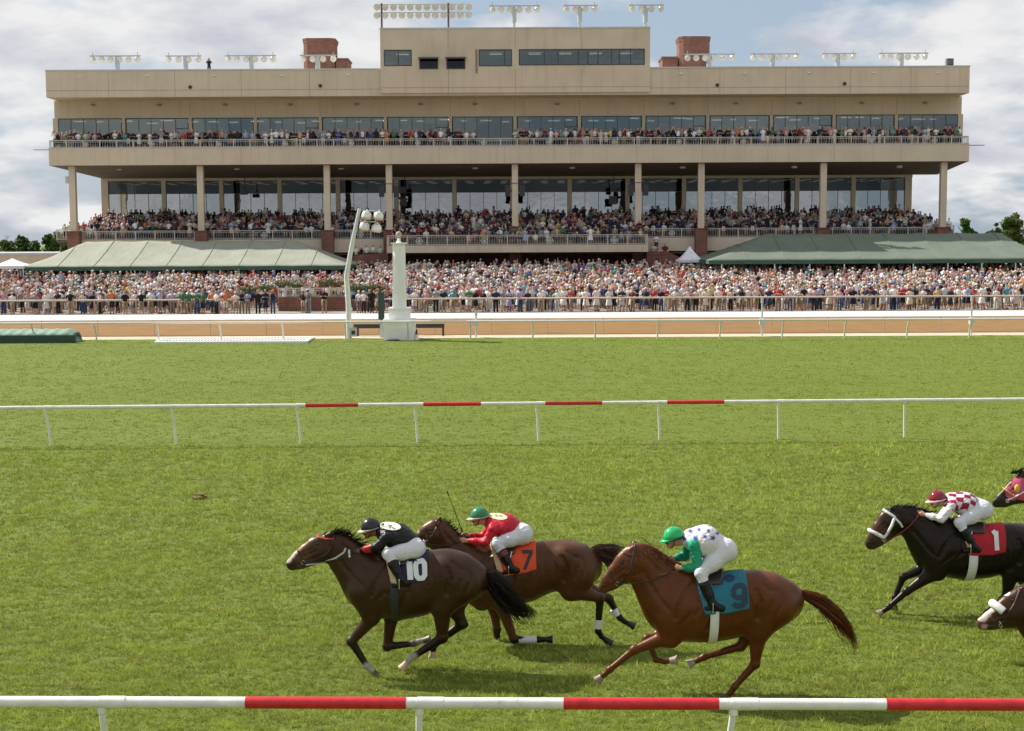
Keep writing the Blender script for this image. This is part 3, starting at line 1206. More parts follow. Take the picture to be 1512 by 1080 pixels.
for poles, (xa, xb), n, yb, y0, YR, lab in rigs:
    x = X(poles[0], YR, yb)
    z1, z0 = P(poles[0], yb, YR)[2], P(poles[0], y0, YR)[2] - .6
    root = empty('floodlight_rig', (x, YR, z0), 0, lab, 'floodlight', 'floodlight rigs on the grandstand roof')
    m = MB()
    if YR > 142:
        m.tube([(x, YR, z0 - .01), (x, YR, z1 - .1)], .24, 10)
    else:
        m.tube([(x, YR, z0 - .01), (x, YR, z1 - .1)], .13, 10)
        m.tube([(x, YR, z0 + 1.1), (x, YR, z1 - .3)], .24, 10)
    smooth_by_angle(m.build('pole', POLE, root))
    m = MB()
    a, b = X(xa, YR, yb), X(xb, YR, yb)
    m.box(a - .3, b + .3, YR - .07, YR + .07, z1 - .06, z1 + .06)
    for q in (a, b):
        m.box(q - .03, q + .03, YR - .03, YR + .03, z1 + .06, z1 + .35)
    m.build('crossbar', POLE, root)
    for k in range(n):
        q = a + (b - a) * k / (n - 1)
        f = (k / (n - 1) - .5) * 2
        dr = (f * .9 if n == 6 else f * .7, -1, -.35)
        m = MB()
        m.cur = 0
        m.box(q - .03, q + .03, YR - .03, YR + .03, z1 - .3, z1 - .06)
        lamp_head(m, (q, YR - .05, z1 - .36), dr, .32)
        o = m.build('lamp', [REFL, LENS], root)
        smooth_by_angle(o, 50)
# double row bank at the left of the press box
YR = 141.5
xa, xb = X(557, YR, 15), X(692, YR, 15)
z1, z2, z0 = Z(9, YR), Z(21, YR), Z(41, YR) - .5
root = empty('floodlight_rig', ((xa + xb) / 2, YR, z0), 0, 'wide double row floodlight bank on the left end of the press box roof', 'floodlight', 'floodlight rigs on the grandstand roof')
m = MB()
for px in (563.5, 662):
    x = X(px, YR, 20)
    m.tube([(x, YR, z0), (x, YR, z1 + .3)], .1, 8)
m.build('pole', mat('rig_pole_dark', (0.16, 0.10, 0.09), 0.6), root)
m = MB()
for z in (z1 + .18, z2 + .18):
    m.box(xa - .2, xb + .2, YR - .04, YR + .04, z - .04, z + .04)
m.build('crossbar', POLE, root)
for z in (z1, z2):
    for k in range(12):
        q = xa + (xb - xa) * k / 11
        m = MB()
        lamp_head(m, (q, YR - .22, z - .1), ((k / 11 - .5) * .6, -1, -.3), .33)
        smooth_by_angle(m.build('lamp', [REFL, LENS], root), 50)
# roof siren box
m = MB()
p = P(1402, 91, 144)
m.box(p[0] - .33, p[0] + .33, 143.7, 144.3, zT, zT + 1.25)
m.box(p[0] - .26, p[0] + .26, 143.62, 143.7, zT + .15, zT + .6)
m.box(p[0] - .26, p[0] + .26, 143.62, 143.7, zT + .65, zT + 1.12)
tag(m.build('roof_speaker', mat('speaker_grey', (0.10, 0.10, 0.10), 0.6)), 'dark speaker box standing at the right end of the grandstand roof', 'loudspeaker')


# ------------------------------------------------------------------ marquees
def tent_mat(name, col):
    m, nt, b = new_mat(name)
    g = N(nt, 'ShaderNodeNewGeometry').outputs['Position']
    nt.links.new(ramp(nt, noise(nt, .7, 5), [(0.3, tuple(c * .9 for c in col)), (0.7, tuple(c * 1.08 for c in col))]), b.inputs['Base Color'])
    b.inputs['Roughness'].default_value = 0.75
    b.inputs['Specular IOR Level'].default_value = 0.3
    bump(nt, b, noise(nt, 1.3, 4, stretch=(1.2, .5, .5)), 0.35, 0.15)
    return m


def marquee(name, ex0, ex1, rx0, rx1, ye, yr, yb, ze, zr_, col, seams, label, poles):
    root = empty(name, ((ex0 + ex1) / 2, yr, apron_z(yr)), 0, label, 'marquee', 'large green marquees on the apron')
    nxs = 48
    V, Fc = [], []

    def surf(u, v):
        """u along, v 0 front eave .. .5 ridge .. 1 back eave"""
        x = ex0 + (ex1 - ex0) * u
        y = ye + (yb - ye) * v
        hl = (x - ex0) / (rx0 - ex0)
        hr = (ex1 - x) / (ex1 - rx1)
        hv = min(v / ((yr - ye) / (yb - ye)), (1 - v) / (1 - (yr - ye) / (yb - ye)))
        t = max(0, min(hl, hr, hv, 1))
        z = ze + (zr_ - ze) * t
        sag = .10 * math.sin(math.pi * t) + .07 * abs(math.sin(math.pi * seams * u)) * (.3 + t)
        return (x, y, z - sag)
    nv = 20
    for i in range(nxs * 2 + 1):
        for j in range(nv + 1):
            V.append(surf(i / (nxs * 2), j / nv))
    for i in range(nxs * 2):
        for j in range(nv):
            a = i * (nv + 1) + j
            Fc.append((a, a + nv + 1, a + nv + 2, a + 1))
    can = mesh_obj('canopy', V, Fc, col[0], root, smooth=True)
    sd = can.modifiers.new('thick', 'SOLIDIFY')
    sd.thickness = .02
    # valance
    V, Fc = [], []
    n = 80
    for k in range(n + 1):
        x = ex0 + (ex1 - ex0) * k / n
        w = .03 * math.sin(k * 1.3)
        zz = surf(k / n, 0)[2]
        V += [(x, ye - .012, zz - .0), (x, ye - .03 + w, zz - .34)]
    for k in range(n):
        Fc.append((2 * k, 2 * k + 1, 2 * k + 3, 2 * k + 2))
    b0 = len(V)
    for x in (ex0, ex1):
        V += [(x, ye, ze), (x, ye, ze - .34), (x, yb, ze - .34), (x, yb, ze)]
    Fc += [(b0, b0 + 1, b0 + 2, b0 + 3), (b0 + 4, b0 + 5, b0 + 6, b0 + 7)]
    va = mesh_obj('valance', V, Fc, col[1], root)
    va.modifiers.new('thick', 'SOLIDIFY').thickness = .015
    m = MB()
    for k in range(1, seams):
        u = k / seams
        pts = [surf(u, v) for v in np.linspace(0.003, (yr - ye) / (yb - ye), 8)]
        m.tube([(p[0], p[1], p[2] + .012) for p in pts], .035, 6)
    m.build('seam_strap', col[2], root)
    for px in poles:
        x = px
        for y in (ye, ):
            m = MB()
            m.tube([(x, y + .06, apron_z(y) - .05), (x, y + .06, ze - .06)], .06, 8)
            m.build('pole', WHITE, root)
    for k in range(4):
        x = rx0 + (rx1 - rx0) * k / 3
        m = MB()
        m.tube([(x, yr, apron_z(yr) - .05), (x, yr, zr_ - .12)], .07, 8)
        m.build('centre_pole', DARK, root)
    return root


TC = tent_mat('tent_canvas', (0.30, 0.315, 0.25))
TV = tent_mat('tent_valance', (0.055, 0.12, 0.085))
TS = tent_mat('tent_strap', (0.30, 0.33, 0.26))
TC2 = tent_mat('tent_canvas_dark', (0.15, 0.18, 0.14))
YE, YRD, YBK = 126.5, 133.5, 139.2
marquee('marquee', X(30, YE, 395), X(512, YE, 388), X(127, YRD, 352), X(440, YRD, 352), YE, YRD, YBK, Z(391.5, YE) + .02, Z(353, YRD), (TC, TV, TS), 9,
        'grey green marquee left of the white pillar, sheltering the crowd', [X(p, YE, 392) for p in (30, 108, 217, 325, 431, 511)])
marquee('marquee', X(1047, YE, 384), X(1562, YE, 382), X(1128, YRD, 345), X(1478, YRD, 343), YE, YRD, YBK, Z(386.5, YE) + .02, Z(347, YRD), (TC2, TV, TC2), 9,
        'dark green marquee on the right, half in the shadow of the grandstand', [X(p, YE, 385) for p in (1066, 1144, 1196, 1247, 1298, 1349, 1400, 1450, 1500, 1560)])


def popup(px0, px1, pya, pye, Y, depth, label, c):
    x0, x1 = X(px0, Y, pye), X(px1, Y, pye)
    ze, zt = P(px0, pye, Y)[2], P(px0, pya, Y + depth / 2)[2]
    root = empty('canopy_tent', ((x0 + x1) / 2, Y, apron_z(Y)), 0, label, 'canopy tent')
    cx, cy = (x0 + x1) / 2, Y + depth / 2
    m = MB()
    n = 6
    prev = None
    rings = []
    for k in range(n + 1):
        t = k / n
        zz = ze + (zt - ze) * (t ** 1.35)
        rings.append([(cx + (x0 - cx) * (1 - t * .98), cy - (cy - Y) * (1 - t * .98), zz), (cx + (x1 - cx) * (1 - t * .98), cy - (cy - Y) * (1 - t * .98), zz),
                      (cx + (x1 - cx) * (1 - t * .98), cy + (cy - Y) * (1 - t * .98), zz), (cx + (x0 - cx) * (1 - t * .98), cy + (cy - Y) * (1 - t * .98), zz)])
    low = [(p[0], p[1], p[2] - .25) for p in rings[0]]
    rr = [low] + rings
    vs = [p for r_ in rr for p in r_]
    fs = []
    for i in range(len(rr) - 1):
        for k in range(4):
            fs.append((4 * i + k, 4 * i + (k + 1) % 4, 4 * i + 4 + (k + 1) % 4, 4 * i + 4 + k))
    m.add(vs, fs)
    m.build('canopy', c, root)
    for sx_, sy_ in ((x0, Y), (x1, Y), (x0, Y + depth), (x1, Y + depth)):
        m = MB()
        m.tube([(sx_, sy_, apron_z(sy_) - .02), (sx_, sy_, ze)], .04, 6)
        m.build('leg', WHITE, root)


popup(1003, 1038, 364, 384, 133, 2.2, 'small white pop up canopy between the brick stair and the right marquee', mat('white_canvas', (0.75, 0.75, 0.80), .8))
popup(-14, 34, 382, 393, 126, 3.0, 'small white peaked canopy at the left edge beside the left marquee', mat('white_canvas', (0.75, 0.75, 0.80), .8))

# low building at the left edge
Yq = 156
root = empty('low_building', (X(20, Yq), Yq, 0), 0, 'low tan flat roofed building behind the left marquee', 'building')
m = MB()
m.box(X(-160, Yq), X(88, Yq), Yq, Yq + 12, 0, Z(373, Yq))
m.build('wall', STUC, root)
m = MB()
m.box(X(-161, Yq), X(89, Yq), Yq - .1, Yq + 12.1, Z(373, Yq), Z(370, Yq))
m.build('roof', COPE, root)


# ------------------------------------------------------------------ finish pillar and trackside furniture
Yf = 78.2
px0 = 590
m_w = mat('pillar_white', (0.82, 0.82, 0.80), 0.5, 0.06, 1.2, bmp=.1, bscale=10)
cx = X(px0, Yf, 450)
root = empty('finish_pillar', (cx, Yf, 0), 0, 'tall white finish pillar with stepped plinth and ball top', 'pillar')
s_ = 2100 / Yf


def zz(py):
    return float(P(px0, py, Yf)[2])


m = MB()
hw = 22 / s_
m.box(cx - hw, cx + hw, Yf - hw, Yf + hw, -.02, zz(475))
m.box(cx - hw - .03, cx + hw + .03, Yf - hw - .03, Yf + hw + .03, zz(477), zz(470.5))
m.box(cx - .56, cx + .56, Yf - .56, Yf + .56, zz(470.5), zz(455.5))
m.box(cx - .60, cx + .60, Yf - .60, Yf + .60, zz(457), zz(454.5))
m.build('plinth', m_w, root)
m = MB()
m.lathe((cx, Yf, zz(454.5)), [(.39, 0), (.385, .1), (.365, 1.6), (.35, zz(360) - zz(454.5))], 28)
smooth_by_angle(m.build('shaft', m_w, root))
m = MB()
m.box(cx - .42, cx + .42, Yf - .42, Yf + .42, zz(360.5), zz(358.5))
m.lathe((cx, Yf, zz(358.5)), [(.20, 0), (.12, .05), (.09, .12), (.09, .24)], 16)
m.build('capital', m_w, root)
m = MB()
m.ball((cx, Yf, zz(346.5)), .17, 16, 12)
m.build('ball_finial', mat('stone_ball', (0.42, 0.36, 0.24), .7), root, smooth=True)
# dark cloth at the foot
m = MB()
p = G(580, 503.5)
m.ball((p[0], Yf - hw - .25, .03), .4, 12, 6, (1, .5, .2))
tag(m.build('ground_cloth', mat('dark_cloth', (.04, .04, .045), .8), smooth=True), 'crumpled dark cloth on the grass at the foot of the white pillar', 'cloth')

# lamp mast
Ym = 79.2
root = empty('lamp_mast', (X(515.5, Ym, 490), Ym, 0), 0, 'bent grey mast carrying four round floodlights left of the white pillar', 'lamp post')
pts = [P(515.5, 497, Ym), P(514.5, 450, Ym), P(511.5, 408, Ym), P(520, 360, Ym), P(531, 308, Ym)]
pts[0][2] = -.02
m = MB()
m.tube(pts, [.155, .15, .14, .12, .09], 12)
smooth_by_angle(m.build('mast', mat('mast_grey', (0.62, 0.64, 0.60), .45, .08, 2), root), 50)
m = MB()
for (a, b) in (((531, 311), (556, 312)), ((531, 327), (556, 328))):
    m.tube([P(*a, Ym), P(*b, Ym)], .035, 8)
for (a, b) in (((553, 310), (555, 336)),):
    m.tube([P(*a, Ym), P(*b, Ym)], .035, 8)
m.build('bracket', POLE, root)
for (a, b) in ((541, 319), (559, 320), (538, 335), (556, 338)):
    m = MB()
    c = P(a, b, Ym - .1)
    d = np.array([-.15, -.25, -1.0])
    d /= np.linalg.norm(d)
    r = .29
    m.cur = 0
    m.tube([c - d * r * .95, c - d * r * .85, c - d * r * .4, c + d * r * .35, c + d * r * .5], [r * .3, r * .55, r * .95, r, r * .97], 18)
    m.cur = 1
    m.tube([c + d * r * .48, c + d * r * .56], [r * .93, r * .8], 18)
    m.cur = 0
    m.tube([c - d * r * .9, c - d * r * 1.3], .05, 8)
    smooth_by_angle(m.build('lamp', [mat('bowl_silver', (0.72, 0.71, 0.66), .25, .12, 3, metal=.55), LENS], root), 50)
m = MB()
c = P(522, 490, Ym - .2)
m.box(c[0] - .17, c[0] + .17, Ym - .32, Ym - .14, .12, .62)
o = m.build('control_box', mat('box_grey', (.42, .45, .42), .6), root)
m = MB()
m.box(c[0] - .1, c[0] + .1, Ym - .335, Ym - .32, .25, .45)
m.build('box_plate', DARK, o)

# black display board in front of the covered rail
Yd = 80.8
m = MB()
m.box(X(522, Yd, 480), X(656, Yd, 480), Yd, Yd + .12, Z(484, Yd), Z(478, Yd))
m.box(X(524, Yd), X(527, Yd), Yd + .02, Yd + .1, -.01, Z(484, Yd))
m.box(X(651, Yd), X(654, Yd), Yd + .02, Yd + .1, -.01, Z(484, Yd))
tag(m.build('display_board', DARK), 'long thin black board behind the plinth of the white pillar', 'board')
# upright dark panel left of pillar
m = MB()
a = P(563, 470, 81)
m.box(a[0] - .17, a[0] + .17, 81, 81.15, Z(471, 81), Z(431, 81))
m.box(a[0] - .05, a[0] + .05, 81.02, 81.12, -.01, Z(471, 81))
tag(m.build('dark_banner', mat('banner_green', (.02, .05, .035), .6)), 'narrow upright dark green panel on a post just left of the white pillar', 'panel')
m = MB()
a = G(565, 499)
m.box(a[0] - .15, a[0] + .12, a[1], a[1] + .3, -.005, .75)
m.tube([(a[0], a[1] + .15, .75), (a[0], a[1] + .15, .95)], .1, 8)
m.box(a[0] - .28, a[0] - .1, a[1] + .05, a[1] + .2, .82, .95)
tag(m.build('timing_box', mat('box_grey', (.42, .45, .42), .6)), 'small grey timing box beside the left side of the pillar plinth', 'box')
# cone
c = G(615, 502)
root = empty('marker_cone', (c[0], c[1], 0), 0, 'small black and white marker cone on the grass right of the pillar', 'cone')
m = MB()
m.lathe((c[0], c[1], -.003), [(.16, 0), (.16, .03), (.11, .05), (.09, .3)], 14)
m.build('base', WHITE, root)
m = MB()
m.lathe((c[0], c[1], .297), [(.085, 0), (.03, .28), (.02, .3)], 14)
m.build('tip', DARK, root)
# camera posts
for px, yt, lab in ((703, 459, 'thin metal camera post by the far rail, right of the pillar'), (1125, 440, 'thin metal camera post with a white box, right of the screen centre'), (1434, 437, 'thin metal camera post near the right edge by the far rail')):
    Yk = 79.6
    c = P(px, 490, Yk)
    z1 = P(px, yt, Yk)[2]
    root = empty('camera_post', (c[0], Yk, 0), 0, lab, 'camera post', 'camera posts along the track')
    m = MB()
    m.tube([(c[0], Yk, -.01), (c[0], Yk, z1)], .05, 8)
    m.tube([(c[0], Yk, z1 - .3), (c[0], Yk, z1)], .08, 8)
    m.build('post', GALV, root)
    m = MB()
    m.box(c[0] - .17, c[0] + .13, Yk - .2, Yk - .05, .62, .98)
    m.box(c[0] - .1, c[0] + .06, Yk - .22, Yk - .2, .7, .88)
    m.build('junction_box', mat('box_white', (.6, .62, .62), .5), root)


# tarpaulin roll at the left
def tarp():
    root = empty('covered_stack', (X(30, 77.9), 77.9, 0), 0, 'low stack under a wrinkled green tarpaulin on the grass at the left edge', 'tarpaulin')
    V, Fc = [], []
    n, k = 70, 12
    xa, xb = X(-90, 77.9, 500), X(117, 77.9, 500)
    prof = [(-.95, 0.0), (-.96, .3), (-.94, .44), (-.7, .52), (-.3, .62), (.2, .68), (.6, .64), (.8, .5), (.85, .2), (.86, 0.0)]
    for i in range(n + 1):
        x = xa + (xb - xa) * i / n
        e = min(1, (n - i) / 4.0)
        for j, (y, z) in enumerate(prof):
            w = .05 * math.sin(i * 1.7 + j * 1.1) * math.sin(i * .53 + j) if 0 < z else 0
            V.append((x - (1 - e) * .0 - .25 * z * (i == n), 77.9 + y * (.75 + .25 * e), max(0, (z + w) * (.6 + .4 * e)) if z > 0 else -.01))
    q = len(prof)
    for i in range(n):
        for j in range(q - 1):
            a = i * q + j
            Fc.append((a, a + q, a + q + 1, a + 1))
    Fc.append(tuple(n * q + j for j in range(q)))
    Fc.append(tuple(j for j in range(q))[::-1])
    mesh_obj('tarpaulin', V, Fc, tent_mat('tarp_green', (.20, .30, .235)), root, smooth=True)
    m = MB()
    m.box(xa, xb + .12, 76.75, 76.93, -.01, .42)
    m.build('side_skirt', mat('tarp_dark', (.03, .07, .045), .7), root)


tarp()
# white slatted panel lying on the grass
root = empty('slatted_panel', (X(345, 77.5), 77.8, 0), 0, 'white slatted panel lying flat on the grass in front of the far rail', 'panel')
a0, a1 = G(228, 508)[0], G(452, 508)[0]
b0, b1 = G(236, 501)[0], G(464, 500)[0]
ya, yb_ = G(340, 507.5)[1], G(340, 500.5)[1]
m = MB()
m.add([(a0, ya, .11), (a1, ya, .11), (b1, yb_, .11), (b0, yb_, .11), (a0, ya, 0.0), (a1, ya, 0.0), (b1, yb_, 0.0), (b0, yb_, 0.0)], [(0, 1, 2, 3), (4, 7, 6, 5), (0, 4, 5, 1), (1, 5, 6, 2), (2, 6, 7, 3), (3, 7, 4, 0)])
m.build('frame', WHITE, root)
m = MB()
for k in range(46):
    u = .03 + .95 * k / 46
    for v0, v1 in ((.15, .45), (.55, .85)):
        def q(u_, v_):
            return ((a0 + (a1 - a0) * u_) * (1 - v_) + (b0 + (b1 - b0) * u_) * v_, ya + (yb_ - ya) * v_, .116)
        m.add([q(u, v0), q(u + .009, v0), q(u + .009, v1), q(u, v1)], [(0, 1, 2, 3)])
m.build('slot', mat('slot_grey', (.22, .24, .2), .8), root)

# winner circle brick wall with planters
Yv = 108.8
root = empty('brick_wall', (X(457, Yv), Yv, 0), 0, 'low brick wall of the winner circle left of the lamp mast', 'wall')
m = MB()
m.box(X(408, Yv), X(509, Yv), Yv, Yv + .4, 0, Z(438, Yv))
m.build('brickwork', BRICK, root)
m = MB()
m.box(X(407, Yv), X(510, Yv), Yv - .05, Yv + .45, Z(438, Yv), Z(436.5, Yv))
m.build('cap', CONC, root)
railing('railing', X(408, Yv), X(509, Yv), Yv + .2, Z(436.5, Yv), Z(424, Yv), root, 1.2)
root = empty('brick_wall', (X(540, Yv), Yv, 0), 0, 'low brick wall between the lamp mast and the white pillar', 'wall')
m = MB()
m.box(X(518, Yv), X(566, Yv), Yv, Yv + .4, 0, Z(443, Yv))
m.build('brickwork', BRICK, root)
m = MB()
m.box(X(517, Yv), X(567, Yv), Yv - .05, Yv + .45, Z(443, Yv), Z(441.5, Yv))
m.build('cap', CONC, root)


def leaf_mass(name, boxes, n, size, cols, parent=None, m=None):
    """many leaf faces spread through ellipsoids (cx,cy,cz,rx,ry,rz)"""
    V, Fc, C = [], [], []
    w = np.array([b[3] * b[4] * b[5] for b in boxes]) ** .66
    w /= w.sum()
    idx = RNG.choice(len(boxes), n, p=w)
    B = np.array(boxes)[idx]
    d = RNG.normal(size=(n, 3))
    d /= np.linalg.norm(d, axis=1)[:, None]
    rr = RNG.uniform(.35, 1.18, n)[:, None]
    c = B[:, :3] + d * rr * B[:, 3:6]
    nn = d + RNG.normal(0, .6, (n, 3))
    nn /= np.linalg.norm(nn, axis=1)[:, None]
    t1 = np.cross(nn, RNG.normal(size=(n, 3)))
    t1 /= np.linalg.norm(t1, axis=1)[:, None]
    t2 = np.cross(nn, t1)
    s = RNG.uniform(.6, 1.4, n)[:, None] * size
    V = np.stack([c - t1 * s, c + t2 * s * .55, c + t1 * s, c - t2 * s * .55], 1).reshape(-1, 3)
    F_ = np.arange(4 * n).reshape(-1, 4)
    t = RNG.uniform(0, 1, n)[:, None]
    cc = (1 - t) * np.array(cols[0]) + t * np.array(cols[1])
    return mesh_obj(name, V, F_, m or attr_mat('leaf', .6, spec=.3, trans=.25), parent, cols=np.repeat(cc, 4, axis=0))


for i, px in enumerate((366, 392, 416, 437, 459, 479, 497, 527, 546, 558)):
    py = (427, 425, 419, 421, 433, 418, 418, 425, 425, 425)[i]
    Yp_ = 109.6
    if px == 459:
        continue
    c = P(px, py, Yp_)
    root = empty('flower_planter', (c[0], Yp_, 0), 0, None, 'planter', 'hanging flower planters above the winner circle wall')
    root['label'] = ['flower planter at the left end of the winner circle, furthest left', 'flower planter behind the suited men, second from the left', 'flower planter above the left end of the brick wall', 'flower planter left of the grey diamond sign', '', 'flower planter right of the grey diamond sign', 'flower planter just left of the bent lamp mast', 'flower planter just right of the bent lamp mast', 'middle flower planter between lamp mast and pillar', 'flower planter next to the dark banner by the pillar'][i]
    m = MB()
    m.lathe((c[0], Yp_, c[2] - .35), [(.18, 0), (.36, .22), (.38, .25)], 12)
    m.tube([(c[0], Yp_, c[2] - .35), (c[0], Yp_, apron_z(Yp_) - .02)], .03, 6)
    m.build('basket', mat('basket_brown', (.12, .08, .05), .9), root)
    leaf_mass('foliage', [(c[0] - .3, Yp_, c[2], .5, .35, .28), (c[0] + .3, Yp_, c[2], .5, .35, .25)], 500, .06, ((.05, .10, .02), (.12, .2, .05)), root)
    leaf_mass('flowers', [(c[0] - .3, Yp_, c[2] + .03, .5, .36, .28), (c[0] + .3, Yp_, c[2] + .03, .5, .36, .26)], 80, .05, ((.6, .5, .45), (.75, .25, .2)), root)

# diamond sign
c = P(458, 430, 107.6)
root = empty('diamond_sign', (c[0], 107.6, 0), 0, 'pale grey diamond sign on a pole above the brick wall', 'sign')
m = MB()
m.add([(c[0] + dx_, 107.6 + dy_, c[2] + dz_) for dy_ in (0, .04) for dx_, dz_ in ((-.32, 0), (0, -.32), (.32, 0), (0, .32))], [(0, 1, 2, 3), (7, 6, 5, 4), (0, 4, 5, 1), (1, 5, 6, 2), (2, 6, 7, 3), (3, 7, 4, 0)])
m.build('sign_face', mat('sign_grey', (.6, .6, .6), .5), root)
m = MB()
m.tube([(c[0], 107.66, -.01), (c[0], 107.66, c[2])], .03, 6)
m.build('pole', GALV, root)


# ------------------------------------------------------------------ trees beyond
def tree(px, ptop, Y, wpx, label, group, cols, base=-7.5, n=5200, lean=0, leafs=.32):
    x = X(px, Y, ptop)
    zt = P(px, ptop, Y)[2]
    s = 2100 / Y
    w = wpx / s / 2
    root = empty('broadleaf_tree', (x, Y, base), 0, label, 'tree', group)
    m = MB()
    hh = zt - base
    m.tube([(x, Y, base - .2), (x + .1, Y, base + hh * .35), (x + lean * .3, Y, base + hh * .8)], [.5, .34, .12], 8)
    for k in range(7):
        a = k * 2.4 + RNG.uniform(0, 1)
        z0 = base + hh * (.35 + .06 * k)
        m.tube([(x + .1, Y, z0), (x + math.cos(a) * w * .4, Y + math.sin(a) * w * .4, z0 + hh * .14), (x + math.cos(a) * w * .75, Y + math.sin(a) * w * .7, z0 + hh * .2)], [.16, .1, .03], 6)
    m.build('trunk', mat('bark', (.10, .08, .06), .9, .3, 4), root)
    bl_ = []
    for k in range(42):
        a = RNG.uniform(0, 2 * math.pi)
        u = RNG.uniform(0, 1)
        hz = base + hh * (.42 + .55 * u)
        rad = w * (1.0 - .75 * max(0, u - .3)) * RNG.uniform(.2, .85)
        b = RNG.uniform(.26, .44) * w * (1.1 - .5 * u)
        bl_.append((x + lean * u + math.cos(a) * rad, Y + math.sin(a) * rad, min(hz, zt - b * .8), b, b, b * .75))
    leaf_mass('crown', bl_, n, leafs, cols, root)


GRN = ((.035, .075, .018), (.10, .16, .035))
YGR = ((.06, .10, .02), (.15, .20, .05))
gleft = 'woodland trees beyond the left end of the grandstand'
for i, (px, pt, w, c) in enumerate(((-20, 357, 40, GRN), (12, 355, 30, GRN), (33, 347, 26, GRN), (52, 351, 24, GRN), (71, 345, 20, GRN), (88, 341, 26, YGR), (104, 350, 28, YGR), (125, 352, 30, GRN))):
    tree(px, pt, 300 + 12 * (i % 3), w * 1.4, ['tree at the very left edge of the wood, beyond the frame', 'dark tree at the left edge behind the low tan building', 'tall dark tree behind the low building, third from the left edge', 'rounded dark tree in the middle of the left wood', 'pointed dark tree left of the grandstand side platform', 'yellow green tree nearest the grandstand, just left of its side platform', 'pale tree partly behind the posts of the left side platform', 'dark tree mostly hidden behind the left marquee'][i], gleft, c, n=4500, leafs=.40)
gright = 'woodland trees beyond the right end of the grandstand'
for i, (px, pt, w, c) in enumerate(((1428, 320, 34, GRN), (1400, 338, 30, GRN), (1462, 338, 26, GRN), (1474, 325, 20, GRN), (1497, 314, 44, YGR), (1530, 318, 50, YGR), (1448, 342, 40, GRN), (1560, 330, 60, GRN))):
    tree(px, pt, 230 + 14 * (i % 3), w * 1.15, ['round dark tree standing alone right of the grandstand', 'tree hidden behind the right end of the seating deck', 'low tree in the gap between the two taller right trees', 'slim dark tree left of the big yellow green tree', 'big airy yellow green tree at the right edge of the view', 'broad yellow green tree cut by the right edge', 'low dark tree just above the right marquee ridge', 'tree beyond the right edge of the view'][i], gright, c, n=9000, leafs=.26)
# bare twigs at the far left
m = MB()
x, Y = X(4, 150, 360), 168
b = P(4, 372, Y)
random.seed(3)


def twig(p, d, l, r, k):
    e = p + d * l
    m.tube([p, (p + e) / 2 + np.array([random.uniform(-.05, .05), 0, .03]), e], [r, r * .8, r * .5], 5, cap=False)
    if k:
        for _ in range(3):
            nd = d + np.array([random.uniform(-.7, .7), random.uniform(-.4, .4), random.uniform(-.3, .5)])
            twig(e, nd / np.linalg.norm(nd), l * .7, r * .5, k - 1)


twig(np.array([b[0] - 1, Y, 0.0]), np.array([.1, 0, 1.0]), 3.2, .09, 1)
twig(np.array([b[0] - 1, Y, 2.6]), np.array([.45, 0, .9]), 1.6, .05, 3)
m.build('bare_tree_trunk', mat('bark', (.10, .08, .06), .9), None)
o = bpy.data.objects['bare_tree_trunk']
o.name = 'bare_tree'
tag(o, 'leafless sapling with thin bare twigs at the far left edge', 'tree')

# the far-off wood closing the gaps between the trees
bl2 = []
for x in np.arange(-175, -95, 4.0):
    bl2.append((x, 350 + RNG.uniform(-8, 8), -3 + RNG.uniform(-1, 1.2), 5, 5, 4.6 + RNG.uniform(-.6, 1.6)))
for x in np.arange(92, 190, 4.0):
    bl2.append((x, 320 + RNG.uniform(-8, 8), -1.5 + RNG.uniform(-1, 1.2), 5, 5, 6.0 + RNG.uniform(-.6, 1.6)))
tag(leaf_mass('far_wood', bl2, 26000, .62, GRN), 'far-off belt of dark woodland on the horizon', 'woodland', kind='stuff')
